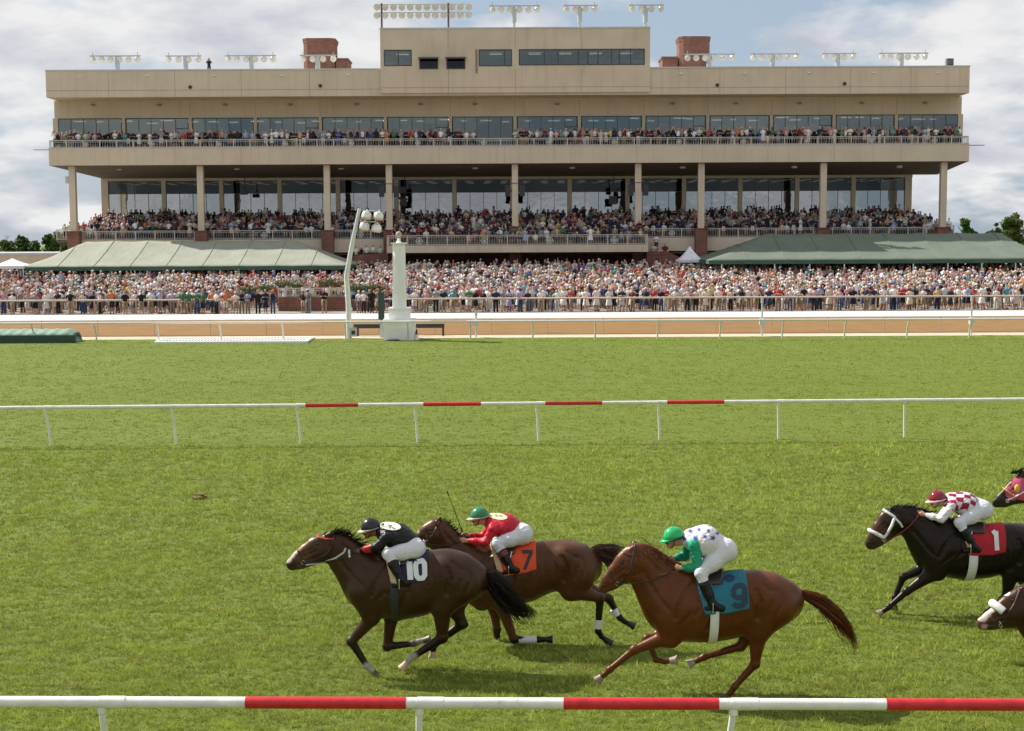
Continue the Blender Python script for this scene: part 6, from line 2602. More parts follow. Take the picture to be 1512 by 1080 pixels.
# ================================================================ number 1: near black horse on the right
z = Zm(1260, 680, 4.0)
fr1 = Frame(20.6)
BK = (.0075, .005, .004)
T1 = dict(
    label='near black racehorse with white bridle and red saddle cloth numbered 1', black=1, coat=BK, points=(.006, .005, .0045), pale=BK,
    torso=[(z(625, 372), z(480, 668)), (z(700, 392), z(620, 690)), (z(780, 398), z(770, 682)), (z(860, 390), z(850, 655)), (z(940, 382), z(930, 640)), (z(1030, 390), z(1010, 650)), (z(1110, 420), z(1090, 640)), (z(1165, 480), z(1145, 600))],
    neck=[(z(320, 278), z(315, 430)), (z(400, 298), z(365, 480)), (z(490, 325), z(400, 560)), (z(580, 360), z(430, 645))],
    head=[(z(82, 462), z(135, 518)), (z(108, 415), z(170, 500)), (z(140, 355), z(215, 472)), (z(180, 300), z(262, 440)), (z(250, 280), z(295, 425))],
    headcol=[(.05, .03, .025), (.07, .035, .025), (.07, .03, .02), BK], muzzle=z(110, 495), marks=[(z(152, 347), .03, (.5, .48, .46))],
    shoulder=[z(600, 430), z(490, 560), z(480, 650)], haunch=[z(1020, 470), z(1080, 540), z(980, 650)],
    legs={
        'near_fore': dict(p=[z(480, 610), z(450, 680), z(318, 772), z(212, 865), z(185, 885), z(145, 908)], r=[.14, .10, .054, .038, .034, .04], hoof=(.30, .22, .18)),
        'far_fore': dict(p=[z(460, 600), z(410, 640), z(295, 690), z(245, 808), z(242, 835), z(240, 880)], r=[.13, .09, .052, .038, .034, .04]),
        'near_hind': dict(p=[z(1050, 560), z(930, 660), z(905, 800), z(790, 900), z(770, 925), z(745, 960)], r=[.20, .13, .06, .040, .036, .04], dy=.02),
        'far_hind': dict(p=[z(1060, 560), z(1000, 680), z(1060, 800), z(960, 900), z(950, 930), z(940, 960)], r=[.19, .12, .058, .040, .036, .04]),
    },
    ears=[(z(240, 290), z(218, 280)), (z(262, 285), z(240, 276))], eye=z(205, 340), nostril=z(98, 484), bit=z(190, 480), hooffoot=z(700, 900),
    tail=[z(1170, 480), z(1240, 500), z(1310, 540), z(1370, 600), z(1420, 660)], tailw=[.06, .13, .15, .12, .04], tailn=400,
    mane=[z(200, 290), z(260, 278), z(330, 278), z(400, 300), z(490, 325), z(580, 360)], manedir=[(.9, 0, .3), (.9, 0, .4), (.9, -.2, .35), (.8, -.4, .2), (.7, -.6, -.1), (.7, -.6, -.4)], manelen=[.14, .16, .16, .18, .2, .1], manen=520,
    straps=[('bridle_cheek', [z(190, 300), z(245, 335), z(225, 390), z(195, 440), z(178, 460)], .021, WHITEW), ('noseband', [z(98, 415), z(135, 432), z(178, 456)], .028, WHITEW),
            ('throat_lash', [z(245, 340), z(275, 370), z(290, 395)], .016, WHITEW), ('bit_ring', [z(172, 470), z(185, 485), z(195, 475)], .010, METAL)],
    cloth=dict(name='red_cloth', col=(.42, .008, .02), top=(z(605, 382), z(878, 382)), bot=(z(668, 562), z(892, 545)), girth=(z(640, 620), z(692, 620)), gm=WHITEW, pad=True,
               marks=[([[z(842, 418), z(850, 532)], [z(822, 432), z(842, 418)]], mat('number_white', (.72, .72, .70), .7), 6.6)]),
)
B1, r1, strap1 = horse(T1, fr1)


def checks(v, c, PPf, tr):
    c = c.copy()
    a = PPf(Zm(1260, 680, 4.0)(555, 200))
    ca, sa = math.cos(R(-22)), math.sin(R(-22))
    X_ = v[:, 0] - a[0]
    Z_ = v[:, 2] - a[2]
    along = X_ * ca - (-Z_) * sa * -1
    along = X_ * .93 - Z_ * .36
    down = np.abs(v[:, 1] - fr1.Y0) * .9 + (-(Z_ * .93 + X_ * .36))
    sq = .095
    chk = ((np.floor(along / sq) + np.floor(down / sq)) % 2 == 0) & (along > -.05) & (along < .40) & (c.min(1) > .3)
    arm = np.zeros(len(v), bool)
    S_ = Body()
    for key, s in (('arm_near', -1), ('arm_far', 1)):
        A = J1[key]
        S_.chain([PPf(p, o) for p, o in zip(A, [s * .17, s * .21, s * .12])], [.066, .056, .036], (1, 1, 1))
    arm = S_.eval(v) < .004
    chk &= ~arm
    c[chk] = (.30, .006, .04)
    return c


J1 = dict(label='jockey in white silks with maroon checks and maroon helmet on the near black horse', head=z(495, 225), crown=z(488, 162), chin=z(500, 288), foot=z(690, 535),
          spine=[z(578, 240), z(650, 255), z(722, 272)], spine_r=[.125, .165, .14], silk=(.72, .70, .72), sleeve=(.74, .70, .73),
          arm_near=[z(590, 265), z(522, 345), z(425, 322)], arm_far=[z(575, 270), z(500, 350), z(440, 345)],
          hip=z(760, 292), hip_r=.15, leg_near=[z(625, 368), z(715, 515), z(655, 535), z(738, 530)], leg_far=[z(615, 365), z(690, 500), z(640, 515), z(710, 515)],
          strap_top=z(700, 420), helmet=mat('helmet_maroon', (.22, .012, .03), .15), peak=mat('peak_pink', (.60, .40, .38), .4), band_m=mat('band_pale', (.6, .5, .45), .6), pattern=checks)
b1, s1, jr1, so1 = jockey(J1, fr1)
reins(B1, T1, fr1, J1, r1, mat('rein_red', (.20, .03, .02), .5))
whip(J1['arm_near_hand'] + np.array([.55, -.02, -.12]), fr1.P(z(820, 378), .1), 'dark whip tip of the checked jockey showing above the saddle cloth', flap=False)

# ================================================================ the two horses cut by the right edge
import copy


def moved(T, f, skip=('label', 'coat', 'points', 'pale', 'hair', 'tailhair')):
    """same pose, every traced position passed through f"""
    def g(o):
        if isinstance(o, tuple) and len(o) == 2 and all(isinstance(c, (int, float)) for c in o) and (o[0] > 300 or o[1] > 300):
            return f(o)
        if isinstance(o, tuple):
            return tuple(g(c) for c in o)
        if isinstance(o, list):
            return [g(c) for c in o]
        if isinstance(o, dict):
            return {k: (v if k in skip else g(v)) for k, v in o.items()}
        return o
    return {k: (v if k in skip else g(v)) for k, v in T.items()}


# bottom right head: white shadow roll
k = 1.17
T_a = moved(T1, lambda p: ((p[0] - 1281) * k + 1450, (p[1] - 800) * k + 915))
zz4 = Zm(1260, 680, 4.0)
T_a.update(black=0, label='dark bay horse with fluffy white noseband, only its head in view bottom right', coat=(.030, .011, .006), points=PT, headcol=[(.09, .05, .04), (.035, .015, .01), (.04, .014, .008), (.030, .011, .006)],
           head=[(zz4(752, 925), zz4(790, 1000)), (zz4(790, 895), zz4(850, 990)), (zz4(850, 850), zz4(905, 985)), (zz4(900, 800), zz4(960, 985)), (zz4(980, 760), zz4(1030, 970))],
           neck=[(zz4(1020, 735), zz4(1050, 975)), (zz4(1100, 740), zz4(1085, 1040)), (zz4(1190, 780), zz4(1130, 1100)), (zz4(1280, 830), zz4(1170, 1190))],
           muzzle=zz4(800, 990), mzw=.85, mzc=(.02, .014, .012), marks=[(zz4(765, 925), .082, (.6, .48, .44)), (zz4(788, 900), .080, (.62, .52, .48)), (zz4(815, 878), .075, (.6, .5, .46)), (zz4(768, 972), .07, (.45, .27, .24)), (zz4(908, 788), .05, (.6, .55, .5))],
           ears=[(zz4(1000, 760), zz4(1040, 742)), (zz4(1010, 750), zz4(1050, 730))], eye=zz4(945, 830), nostril=zz4(792, 948), bit=zz4(870, 975),
           mane=[zz4(950, 765), zz4(1000, 735), zz4(1100, 740), zz4(1190, 780), zz4(1280, 830)], manedir=[(.9, 0, .1), (.9, -.1, .2), (.8, -.4, .2), (.7, -.6, -.1), (.7, -.6, -.4)], manelen=[.1, .12, .18, .2, .1],
           straps=[('shadow_roll', [zz4(822, 845), zz4(850, 862), zz4(888, 893)], .055, mat('fleece_white', (.76, .76, .74), .95, .1, 40, bmp=.6, bscale=80)), ('bridle', [zz4(985, 760), zz4(950, 850), zz4(905, 920), zz4(872, 972)], .012, LEATHER), ('bit_ring', [zz4(865, 955), zz4(880, 975), zz4(870, 990)], .010, METAL)])
T_a['cloth'] = dict(T_a['cloth'], name='green_cloth', col=(.03, .15, .06), marks=[])
fa = Frame(18.35)
Ba, ra, _ = horse(T_a, fa)

# top right head: pink hood with yellow cups
k = .86
T_b = moved(T1, lambda p: ((p[0] - 1281) * k + 1468, (p[1] - 800) * k + 738))
zz7 = Zm(1270, 700, 6.0)
T_b.update(h=.017, label='black nosed horse in a pink hood with yellow eye cups at the right edge', coat=(.018, .010, .008), headcol=[(.03, .02, .018), (.03, .02, .018), (.02, .012, .01), (.02, .012, .01)],
           head=[(zz7(1188, 222), zz7(1235, 292)), (zz7(1245, 165), zz7(1300, 290)), (zz7(1290, 115), zz7(1370, 265)), (zz7(1340, 60), zz7(1440, 250)), (zz7(1410, 20), zz7(1490, 240))],
           muzzle=zz7(1215, 260), marks=[(zz7(1345, 165), .16, (.62, .10, .20)), (zz7(1420, 130), .22, (.62, .10, .20))], straps=[('hood_edge', [zz7(1275, 130), zz7(1330, 170), zz7(1375, 200)], .010, mat('hood_yellow', (.70, .45, .04), .6)), ('bridle', [zz7(1452, 160), zz7(1380, 200), zz7(1310, 232)], .013, WHITEW), ('bit_ring', [zz7(1302, 228), zz7(1300, 245), zz7(1315, 250)], .010, METAL)],
           eye=zz7(1360, 130), nostril=zz7(1200, 235), bit=zz7(1305, 240), ears=[(zz7(1440, 15), zz7(1470, -60)), (zz7(1430, 20), zz7(1455, -50))])
T_b['cloth'] = dict(T_b['cloth'], name='blue_cloth', col=(.03, .06, .3), marks=[])
fb = Frame(24.2)
Bb, rb, _ = horse(T_b, fb)
c = Bb.snap(CAM, ray(*zz7(1392, 128)), 0)[0]
m = MB()
m.ball(c, .062, 12, 8, (.8, .6, 1.1))
m.ball((c[0], 2 * fb.Y0 - c[1], c[2]), .062, 12, 8, (.8, .6, 1.1))
m.build('eye_cup', mat('hood_yellow', (.70, .45, .04), .6), rb, smooth=True)
# their riders (outside the frame to the right, seen only from a step aside)
for T_, f_, lab, kk, dst in ((J1, fa, 'jockey outside the right edge on the horse with the white noseband', 1.17, (1450, 915)), (J1, fb, 'jockey outside the right edge on the horse in the pink hood', .86, (1468, 738))):
    Jn = moved({k_: v_ for k_, v_ in T_.items() if not k_.endswith('_hand') and k_ not in ('pattern', 'helmet', 'peak', 'band_m')}, lambda p: ((p[0] - 1281) * kk + dst[0], (p[1] - 800) * kk + dst[1]))
    Jn.update(h=.014, label=lab, helmet=mat('helmet_white', (.7, .7, .7), .2), peak=mat('band_black', (.02, .02, .02), .6), band_m=mat('band_black', (.02, .02, .02), .6), silk=(.05, .15, .4) if f_ is fa else (.6, .5, .1))
    Jn['sleeve'] = Jn['silk']
    bb_, ss_, rr_, oo_ = jockey(Jn, f_)
# ------------------------------------------------------------------ spectators
SKn, HRn, SHn, PTn, SO, HT, GLn = range(7)


class Tpl:
    def __init__(self):
        self.v, self.f, self.s = [], [], []

    def tube(self, pts, rx, ry, slot, seg=6, cap=True):
        n0 = len(self.v)
        pts = [np.array(p, float) for p in pts]
        for i, p in enumerate(pts):
            t = pts[min(i + 1, len(pts) - 1)] - pts[max(i - 1, 0)]
            t /= np.linalg.norm(t) + 1e-9
            a = np.array([1.0, 0, 0]) if abs(t[0]) < .9 else np.array([0, 0, 1.0])
            n = a - t * a.dot(t)
            n /= np.linalg.norm(n)
            b = np.cross(t, n)
            for k in range(seg):
                th = 2 * math.pi * (k + .5) / seg
                self.v.append(p + rx[i] * math.cos(th) * n + ry[i] * math.sin(th) * b)
                self.s.append(slot)
        for i in range(len(pts) - 1):
            for k in range(seg):
                a, b = n0 + i * seg + k, n0 + i * seg + (k + 1) % seg
                self.f.append((a, b, b + seg, a + seg))
        if cap:
            c = n0 + (len(pts) - 1) * seg
            if seg == 6:
                self.f += [(c, c + 1, c + 2, c + 3), (c, c + 3, c + 4, c + 5)]
            else:
                self.f += [(c, c + 1, c + 2, c + 3), (c, c + 3, c + 4, c + 7), (c + 4, c + 5, c + 6, c + 7)]


def template(low, arms, hat, hair, sit=False):
    T = Tpl()
    if not sit:
        hipz = .90
        for s in (-1, 1):
            x = .095 * s
            leg = [(x * 1.15, .0, .05), (x * 1.1, -.005, .45), (x, 0, .62), (x, 0, hipz)]
            if low == 'dress':
                T.tube([(x * .9, 0, .04), (x * .9, 0, .5)], [.045, .055], [.045, .06], SKn)
            elif low == 'shorts':
                T.tube([leg[0], leg[1], (x * 1.05, 0, .52)], [.045, .058, .065], [.045, .06, .065], SKn)
                T.tube([(x * 1.05, 0, .47), (x, 0, hipz)], [.095, .10], [.10, .105], PTn)
            else:
                T.tube(leg, [.07, .075, .085, .10], [.07, .08, .09, .105], PTn)
            T.tube([(x * 1.2, -.14, .03), (x * 1.15, .07, .04)], [.045, .05], [.03, .05], SO)
        if low == 'dress':
            T.tube([(0, 0, .45), (0, 0, .75), (0, 0, .98)], [.24, .20, .15], [.20, .16, .11], SHn, 8)
        T.tube([(0, 0, .84), (0, 0, .98)], [.18, .165], [.125, .115], PTn if low != 'dress' else SHn, 8)
        bz = .94
    else:
        bz = .5
        for s in (-1, 1):
            x = .1 * s
            T.tube([(x, .1, .50), (x, -.32, .52)], [.09, .075], [.085, .07], PTn)
            T.tube([(x, -.34, .54), (x, -.36, .08)], [.065, .05], [.065, .05], PTn if low == 'trousers' else SKn)
        T.tube([(0, .02, .42), (0, .02, .56)], [.19, .17], [.15, .12], PTn, 8)
    t = bz
    T.tube([(0, 0, t), (0, .0, t + .16), (0, -.005, t + .36), (0, .0, t + .49), (0, .0, t + .56)], [.155, .165, .195, .185, .07], [.115, .12, .125, .11, .06], SHn, 8)
    T.tube([(0, 0, t + .52), (0, -.01, t + .62)], [.058, .055], [.058, .055], SKn)
    hz = t + .70
    T.tube([(0, -.02, hz - .11), (0, -.025, hz - .06), (0, -.015, hz), (0, -.005, hz + .07), (0, 0, hz + .11)], [.035, .066, .076, .07, .035], [.045, .075, .092, .085, .04], SKn, 8)
    T.tube([(0, -.118, hz - .02), (0, -.105, hz + .025)], [.012, .008], [.012, .008], SKn)
    if hair == 'long':
        T.tube([(0, .035, hz - .22), (0, .035, hz - .05), (0, .018, hz + .06), (0, .01, hz + .125)], [.075, .09, .09, .035], [.05, .07, .09, .04], HRn, 8)
    else:
        T.tube([(0, .03, hz - .05), (0, .022, hz + .03), (0, .008, hz + .09), (0, .005, hz + .122)], [.06, .082, .078, .03], [.06, .080, .088, .04], HRn, 8)
    if hat == 'cap':
        T.tube([(0, .005, hz + .045), (0, .005, hz + .10), (0, .005, hz + .14)], [.085, .08, .035], [.10, .09, .04], HT, 8)
        T.tube([(0, -.09, hz + .06), (0, -.17, hz + .045)], [.06, .05], [.012, .008], HT)
    elif hat == 'sun':
        T.tube([(0, .0, hz + .05), (0, .0, hz + .062)], [.19, .19], [.19, .19], HT, 8)
        T.tube([(0, .0, hz + .06), (0, .0, hz + .15)], [.088, .075], [.1, .085], HT, 8)
    if hat == 'shades':
        T.tube([(-.06, -.098, hz + .022), (.06, -.098, hz + .022)], [.016, .016], [.012, .012], GLn)
    sh = t + .47
    for s in (-1, 1):
        a = (.20 * s, 0, sh)
        if arms == 'down':
            e, h = (.245 * s, .02, sh - .28), (.235 * s, -.05, sh - .52)
        elif arms == 'look':
            e, h = (.26 * s, -.12, sh - .20), (.07 * s, -.15, sh + .20)
        elif arms == 'cross':
            e, h = (.25 * s, -.02, sh - .27), (-.04 * s, -.19, sh - .24)
        elif arms == 'rail':
            e, h = (.25 * s, -.10, sh - .25), (.20 * s, -.32, sh - .33)
        elif arms == 'raise':
            e, h = ((.27, -.06, sh + .20), (.24, -.08, sh + .46)) if s > 0 else ((-.245, .02, sh - .28), (-.235, -.05, sh - .52))
        elif arms == 'hips':
            e, h = (.36 * s, .02, sh - .24), (.20 * s, -.05, sh - .42)
        else:
            e, h = (.24 * s, -.05, sh - .26), (.10 * s, -.28, sh - .22)
        a, e, h = map(np.array, (a, e, h))
        T.tube([a, a * .5 + e * .5, e * .9 + a * .1], [.055, .06, .056], [.06, .062, .056], SHn)
        T.tube([e * .95 + a * .05, h, h + (h - e) / np.linalg.norm(h - e) * .09], [.040, .033, .03], [.042, .03, .026], SKn)
    return np.array(T.v), T.f, np.array(T.s)


TPL = {}
ARMS = ['down', 'look', 'cross', 'rail', 'raise', 'hips', 'hold']
for low in ('trousers', 'shorts', 'dress'):
    for arms in ARMS:
        for hat in ('none', 'cap', 'sun', 'shades'):
            for sit in (False, True):
                if sit and (arms in ('raise', 'hips', 'rail') or low == 'dress'):
                    continue
                TPL[(low, arms, hat, sit)] = template(low, arms, hat, 'long' if low == 'dress' else 'short', sit)

SHIRTS = [('white', (.76, .75, .72), 40), ('cream', (.62, .56, .44), 9), ('pale blue', (.30, .42, .60), 8), ('navy', (.02, .03, .08), 8), ('black', (.02, .02, .022), 9), ('red', (.52, .03, .03), 7),
          ('pink', (.66, .34, .34), 9), ('tan', (.42, .30, .19), 6), ('grey', (.25, .26, .27), 6), ('yellow', (.62, .48, .12), 3), ('green', (.05, .22, .10), 4), ('turquoise', (.05, .32, .36), 3), ('orange', (.65, .18, .04), 3), ('maroon', (.16, .02, .03), 3), ('royal blue', (.03, .08, .35), 3), ('lilac', (.42, .32, .52), 2)]
SW = np.array([s[2] for s in SHIRTS], float)
SW /= SW.sum()
PANTS = [('khaki', (.29, .23, .15)), ('dark', (.02, .022, .03)), ('blue', (.05, .08, .17)), ('white', (.62, .60, .56)), ('grey', (.18, .18, .19))]
PW = np.array([.28, .30, .2, .12, .1])
SKINS = [((.50, .29, .215), .52), ((.58, .37, .29), .24), ((.34, .18, .11), .14), ((.13, .06, .035), .10)]
HAIRS = [(.05, .03, .02), (.12, .07, .04), (.02, .015, .012), (.35, .24, .12), (.4, .38, .35), (.18, .10, .05)]
CROWD = attr_mat('spectator', .75, spec=.25)


def pick(low=None, arms=None, hat=None, sit=False, shirt=None, pants=None, shade=False):
    low = low or RNG.choice(['trousers', 'shorts', 'dress'], p=[.36, .44, .20])
    if sit and low == 'dress':
        low = 'shorts'
    arms = arms or RNG.choice(ARMS, p=[.22, .14, .12, .12, .04, .06, .30])
    if sit and arms in ('raise', 'hips', 'rail'):
        arms = 'hold'
    hat = hat or RNG.choice(['none', 'cap', 'sun', 'shades'], p=[.38, .24, .06, .32])
    si = RNG.choice(len(SHIRTS), p=SW) if shirt is None else [s[0] for s in SHIRTS].index(shirt)
    pi = RNG.choice(5, p=PW) if pants is None else [s[0] for s in PANTS].index(pants)
    ki = RNG.choice(4, p=[k[1] for k in SKINS])
    hatc = (.72, .70, .66) if RNG.random() < .6 else SHIRTS[RNG.integers(len(SHIRTS))][1]
    pal = np.zeros((7, 3))
    if shade and RNG.random() < .45:  # deck shade put into the clothes: dark shirts picked more often
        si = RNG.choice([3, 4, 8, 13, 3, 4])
    pal[SKn] = SKINS[ki][0]
    pal[HRn] = HAIRS[RNG.integers(len(HAIRS))] if ki < 3 else (.012, .01, .008)
    j = RNG.uniform(.85, 1.12)
    sc3 = np.array(SHIRTS[si][1])
    pal[SHn] = np.clip((sc3 * .82 + sc3.mean() * .18) * j, 0, .8)
    pal[PTn] = PANTS[pi][1]
    pal[SO] = (.5, .5, .48) if RNG.random() < .4 else (.04, .03, .025)
    pal[HT] = hatc
    pal[GLn] = (.01, .01, .012)
    return (low, arms, hat, sit), pal, SHIRTS[si][0], PANTS[pi][0]


def place(key, pal, x, y, z, rz=None, sc=None):
    v, f, s = TPL[key]
    rz = RNG.normal(0, .35) if rz is None else rz
    sc = RNG.uniform(.92, 1.06) if sc is None else sc
    c, s_ = math.cos(rz), math.sin(rz)
    w = v * sc * np.array([RNG.uniform(.95, 1.15), 1, 1])
    return np.stack([w[:, 0] * c - w[:, 1] * s_ + x, w[:, 0] * s_ + w[:, 1] * c + y, w[:, 2] + z], 1), f, pal[s]


ORD = ['first', 'second', 'third', 'fourth', 'fifth', 'sixth', 'seventh', 'eighth', 'ninth', 'tenth', 'eleventh', 'twelfth', 'thirteenth', 'fourteenth', 'fifteenth', 'sixteenth', 'seventeenth', 'eighteenth', 'nineteenth', 'twentieth']
ARMW = {'down': 'arms down', 'look': 'hands raised to the eyes', 'cross': 'arms crossed', 'rail': 'reaching forward', 'raise': 'one arm raised', 'hips': 'hands on hips', 'hold': 'hands held in front'}
LOWW = {'trousers': 'trousers', 'shorts': 'shorts', 'dress': 'dress'}
ZONES = [(-9e9, 60, 'above the green tarpaulin'), (60, 150, 'left of the slatted panel'), (150, 250, 'above the slatted panel'), (250, 350, 'near the left rail end'), (350, 570, 'by the winner circle'), (570, 660, 'just right of the white pillar'),
         (660, 750, 'left of the middle'), (750, 850, 'at the middle'), (850, 950, 'right of centre'), (950, 1040, 'below the white canopy'), (1040, 1130, 'at the marquee corner'),
         (1130, 1230, 'right of the camera post'), (1230, 1340, 'below the marquee middle'), (1340, 1440, 'below the marquee right half'), (1440, 9e9, 'at the right edge')]
people = []


def individual(x, y, z, lab=None, group='spectators lined up behind the crowd rail', row=None, rz=None, **kw):
    key, pal, sh, pa = pick(**kw)
    v, f, c = place(key, pal, 0, 0, 0, rz)
    me_o = mesh_obj('person', v, f, CROWD, None, cols=c, smooth=True)
    me_o.location = (x, y, z)
    me_o['category'] = 'person'
    if group:
        me_o['group'] = group
    pxx = 756 + x / y * 2100
    zone = [q[2] for q in ZONES if q[0] <= pxx < q[1]][0]
    people.append((me_o, lab, sh, pa, key, zone, row, pxx))
    return me_o


# front rows, one object each
rows = [(106.35, 'at the rail', .92), (107.2, 'second row', 1.05), (108.1, 'third row', 1.15), (109.0, 'fourth row', 1.25)]
for ri, (y, rw, stp) in enumerate(rows):
    x = X(-25, y) + RNG.uniform(0, .6)
    while x < X(1535, y):
        pxx = 756 + x / y * 2100
        if not (345 < pxx < 572):
            individual(x, y + RNG.uniform(-.25, .25), apron_z(y), row=rw, arms=('rail' if ri == 0 and RNG.random() < .4 else None))
        x += stp * RNG.uniform(.6, 1.4)
OFF = [(104, 104.6, 'black', 'khaki', 'shorts', 'hips', 'cap'), (185, 104.6, 'black', 'khaki', 'shorts', 'down', 'cap'), (209, 104.6, 'black', 'khaki', 'shorts', 'hips', 'cap'),
       (271, 105.0, 'green', 'khaki', 'shorts', 'down', 'shades'), (279, 104.8, 'green', 'khaki', 'shorts', 'down', 'none'), (291, 105.1, 'green', 'blue', 'trousers', 'hold', 'cap'), (300, 104.8, 'green', 'dark', 'shorts', 'down', 'none'),
       (320, 104.9, 'white', 'dark', 'trousers', 'rail', 'none'), (333, 104.9, 'orange', 'white', 'shorts', 'hips', 'none'), (348, 105.1, 'white', 'khaki', 'shorts', 'hold', 'cap'), (357, 105.4, 'black', 'khaki', 'trousers', 'hold', 'none'),
       (366, 105.3, 'pale blue', 'khaki', 'trousers', 'hold', 'none'), (381, 105.0, 'black', 'dark', 'trousers', 'down', 'none'), (392, 105.4, 'navy', 'dark', 'dress', 'hold', 'none'), (403, 105.2, 'navy', 'blue', 'trousers', 'look', 'none'),
       (448, 106.6, 'black', 'khaki', 'shorts', 'hips', 'cap'), (455, 105.9, 'grey', 'grey', 'trousers', 'hold', 'cap'), (479, 106.0, 'black', 'khaki', 'shorts', 'hold', 'none'),
       (530, 106.0, 'white', 'grey', 'shorts', 'down', 'cap'), (537, 105.7, 'white', 'dark', 'trousers', 'hips', 'cap'), (549, 105.8, 'black', 'dark', 'dress', 'down', 'none'), (558, 106.1, 'tan', 'dark', 'dress', 'look', 'none'), (546, 107.0, 'black', 'dark', 'trousers', 'hold', 'none')]
OL = ['lone steward in black polo and khaki shorts before the left crowd rail', 'left one of two stewards in black polos before the left rail', 'right one of two stewards in black polos before the left rail',
      'person in green shirt and khaki shorts, leftmost of four in green near the rail end', 'person in green shirt, second from left of the four in green', 'person in green shirt and blue trousers, third of the four in green', 'person in green top and dark shorts, rightmost of the four in green',
      'person in white shirt leaning forward, right of the four in green', 'person in orange top and white shorts just left of the rail end', 'person in white shirt and khaki shorts at the left rail end', 'person in black top and khaki trousers between white shirt and pale blue shirt',
      'man in pale blue shirt and khaki trousers left of the dark suit', 'man in dark suit standing before the planters', 'woman in navy dress between the dark suit and the navy shirt', 'person in navy shirt and blue trousers just left of the brick wall',
      'man in black shirt and khaki shorts standing behind the man in grey', 'man in grey suit in front of the brick wall under the diamond sign', 'man in black shirt and khaki shorts alone before the right half of the brick wall',
      'person in white shirt and grey shorts just right of the lamp mast', 'man in white shirt and black trousers, hands on hips, right of the lamp mast', 'woman in black dress between lamp mast and dark banner', 'woman in tan dress next to the dark banner left of the pillar', 'person in black behind the woman in the black dress']
for (px, y, s, p_, lo, ar, ha), lb in zip(OFF, OL):
    individual(X(px, y, 455), y, .012, lab=lb, group='officials and guests at the winner circle', shirt=s, pants=p_, low=lo, arms=ar, hat=ha, rz=RNG.normal(0, .3))
p = P(308, 99, 144)
individual(p[0], 144.2, zT, lab='man in dark clothes standing alone on the grandstand roof between two floodlight rigs', group=None, shirt='black', pants='dark', low='trousers', arms='look', hat='none')
for i, (px, py, sit_) in enumerate(((526, 377, 1), (534, 377, 1), (541, 376, 1), (551, 375, 1), (562, 375, 1), (965, 372, 1), (974, 372, 1), (982, 373, 1), (970, 372, 0))):
    q = P(px, py, 139.4)
    individual(q[0], 139.4 + (.8 if not sit_ else 0), q[2] - .45 * sit_, lab=['%s person from the left sitting on the left brick stair flank' % ORD[k] for k in range(5)][i] if i < 5 else ['left person sitting on the right brick stair flank', 'middle person sitting on the right brick stair flank', 'right person sitting on the right brick stair flank', 'person standing behind the sitters on the right brick stair flank'][i - 5],
               group='people on the brick stair flanks', sit=bool(sit_))
# wording that singles each one out
cl = {}
for q in people:
    if q[1] is None:
        cl.setdefault((q[2], q[4][0], q[5], q[6]), []).append(q)
for (sh, lo, zone, rw), L in cl.items():
    L.sort(key=lambda q: q[7])
    for i, q in enumerate(L):
        base = '%s %s' % (sh, 'dress' if lo == 'dress' else 'shirt, shorts' if lo == 'shorts' else 'shirt, trousers')
        if len(L) > 1:
            t = '%s from left in %s, %s, %s' % (ORD[i], base, rw, zone)
        else:
            t = 'spectator in %s, %s, %s' % (base, rw, zone)
        q[0]['label'] = t
for q in people:
    if q[1] is not None:
        q[0]['label'] = q[1]
print('individual people', len(people))

# the mass behind them: one object
VV, FF, CC, nv_ = [], [], [], 0


def add_mass(x, y, z, **kw):
    global nv_
    key, pal, _, _ = pick(**kw)
    v, f, c = place(key, pal, x, y, z)
    VV.append(v)
    CC.append(c)
    FF.extend([tuple(i + nv_ for i in q) for q in f])
    nv_ += len(v)


n_mass = 0
y = 109.9
while y < 137.5:
    stp = .84 + .010 * (y - 109)
    x = X(-30, y) + RNG.uniform(0, .6)
    while x < X(1542, y):
        pxx = 756 + x / y * 2100
        gap = (350 < pxx < 569 and y < 111.5) or (405 < pxx < 512 and y < 112.2)
        if not gap and RNG.random() < .93:
            xx, yy = x, y + RNG.uniform(-.35, .35)
            add_mass(xx, yy, apron_z(yy), arms=None)
            n_mass += 1
        x += stp * RNG.uniform(.5, 1.35)
    y += .80 + .012 * (y - 109)
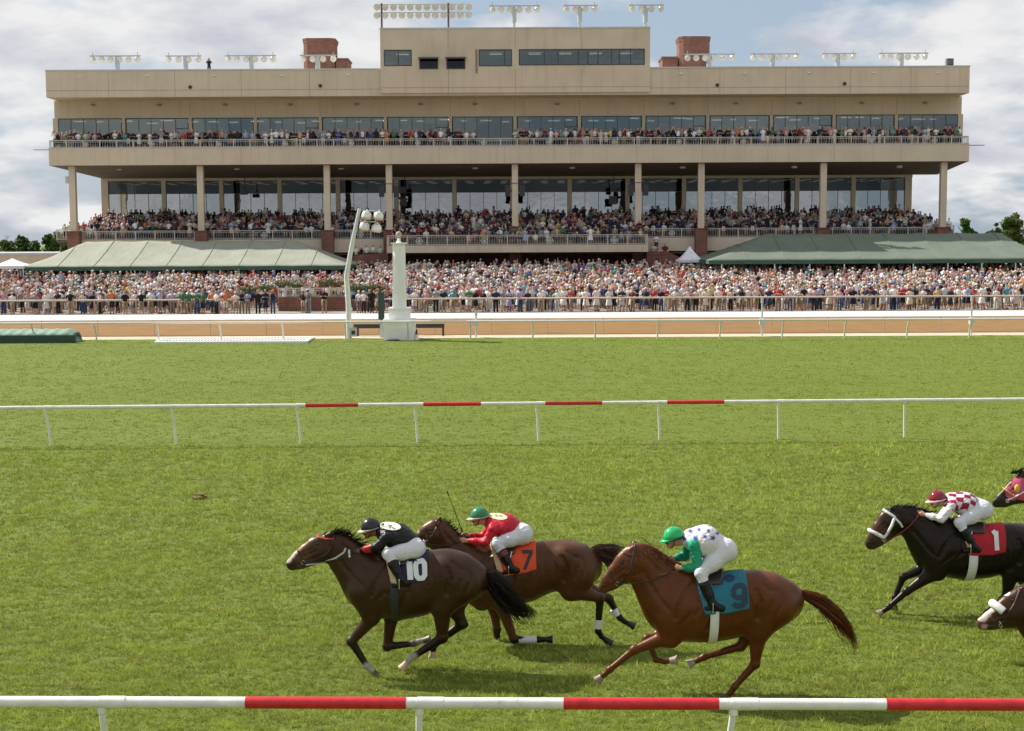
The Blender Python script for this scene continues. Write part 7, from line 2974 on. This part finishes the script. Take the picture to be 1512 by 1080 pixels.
# upper balcony
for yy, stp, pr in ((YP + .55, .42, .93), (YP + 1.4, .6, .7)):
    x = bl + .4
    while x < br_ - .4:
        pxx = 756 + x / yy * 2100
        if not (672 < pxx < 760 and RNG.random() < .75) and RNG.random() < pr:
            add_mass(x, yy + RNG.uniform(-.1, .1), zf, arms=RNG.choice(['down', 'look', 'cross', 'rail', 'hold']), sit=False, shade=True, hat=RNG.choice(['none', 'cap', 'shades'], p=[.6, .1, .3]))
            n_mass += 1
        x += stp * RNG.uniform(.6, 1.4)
# seating tiers
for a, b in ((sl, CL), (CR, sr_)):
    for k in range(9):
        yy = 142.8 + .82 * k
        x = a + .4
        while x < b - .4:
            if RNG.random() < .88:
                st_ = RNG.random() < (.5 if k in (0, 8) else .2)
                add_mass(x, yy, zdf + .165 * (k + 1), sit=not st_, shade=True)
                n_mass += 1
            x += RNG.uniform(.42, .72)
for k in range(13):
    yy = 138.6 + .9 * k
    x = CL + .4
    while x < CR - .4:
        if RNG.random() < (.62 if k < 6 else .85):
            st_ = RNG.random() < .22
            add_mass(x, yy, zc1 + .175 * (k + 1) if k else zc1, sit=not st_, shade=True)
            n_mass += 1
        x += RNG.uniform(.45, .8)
for a, b, n in ((86, 108, 7), (1395, 1406, 6)):
    for i in range(n):
        add_mass(RNG.uniform(X(a, 142), X(b, 142)), 141.8 + i * .7, zdf)
        n_mass += 1
# press box
for px in (577, 727, 732, 739, 780, 858, 908, 914, 937, 942):
    add_mass(X(px, 142), 140.9, Z(97, YK) - .9, shirt='white' if px in (727, 780, 937) else None)
    n_mass += 1
co = np.concatenate(VV)
me = bpy.data.meshes.new('crowd')
me.vertices.add(len(co))
me.vertices.foreach_set('co', co.astype(np.float32).ravel())
fl = np.array(FF, dtype=np.int32)
me.loops.add(fl.size)
me.loops.foreach_set('vertex_index', fl.ravel())
me.polygons.add(len(fl))
me.polygons.foreach_set('loop_start', np.arange(0, fl.size, 4, dtype=np.int32))
me.materials.append(CROWD)
at = me.color_attributes.new('col', 'FLOAT_COLOR', 'POINT')
c4 = np.ones((len(co), 4), dtype=np.float32)
c4[:, :3] = np.concatenate(CC)
at.data.foreach_set('color', c4.ravel())
me.polygons.foreach_set('use_smooth', np.ones(len(fl), dtype=bool))
me.update()
o = bpy.data.objects.new('crowd', me)
COL.objects.link(o)
tag(o, 'dense colourful race day crowd filling the apron, the decks and the balcony', 'crowd', kind='stuff')
print('mass people', n_mass, 'faces', len(fl))
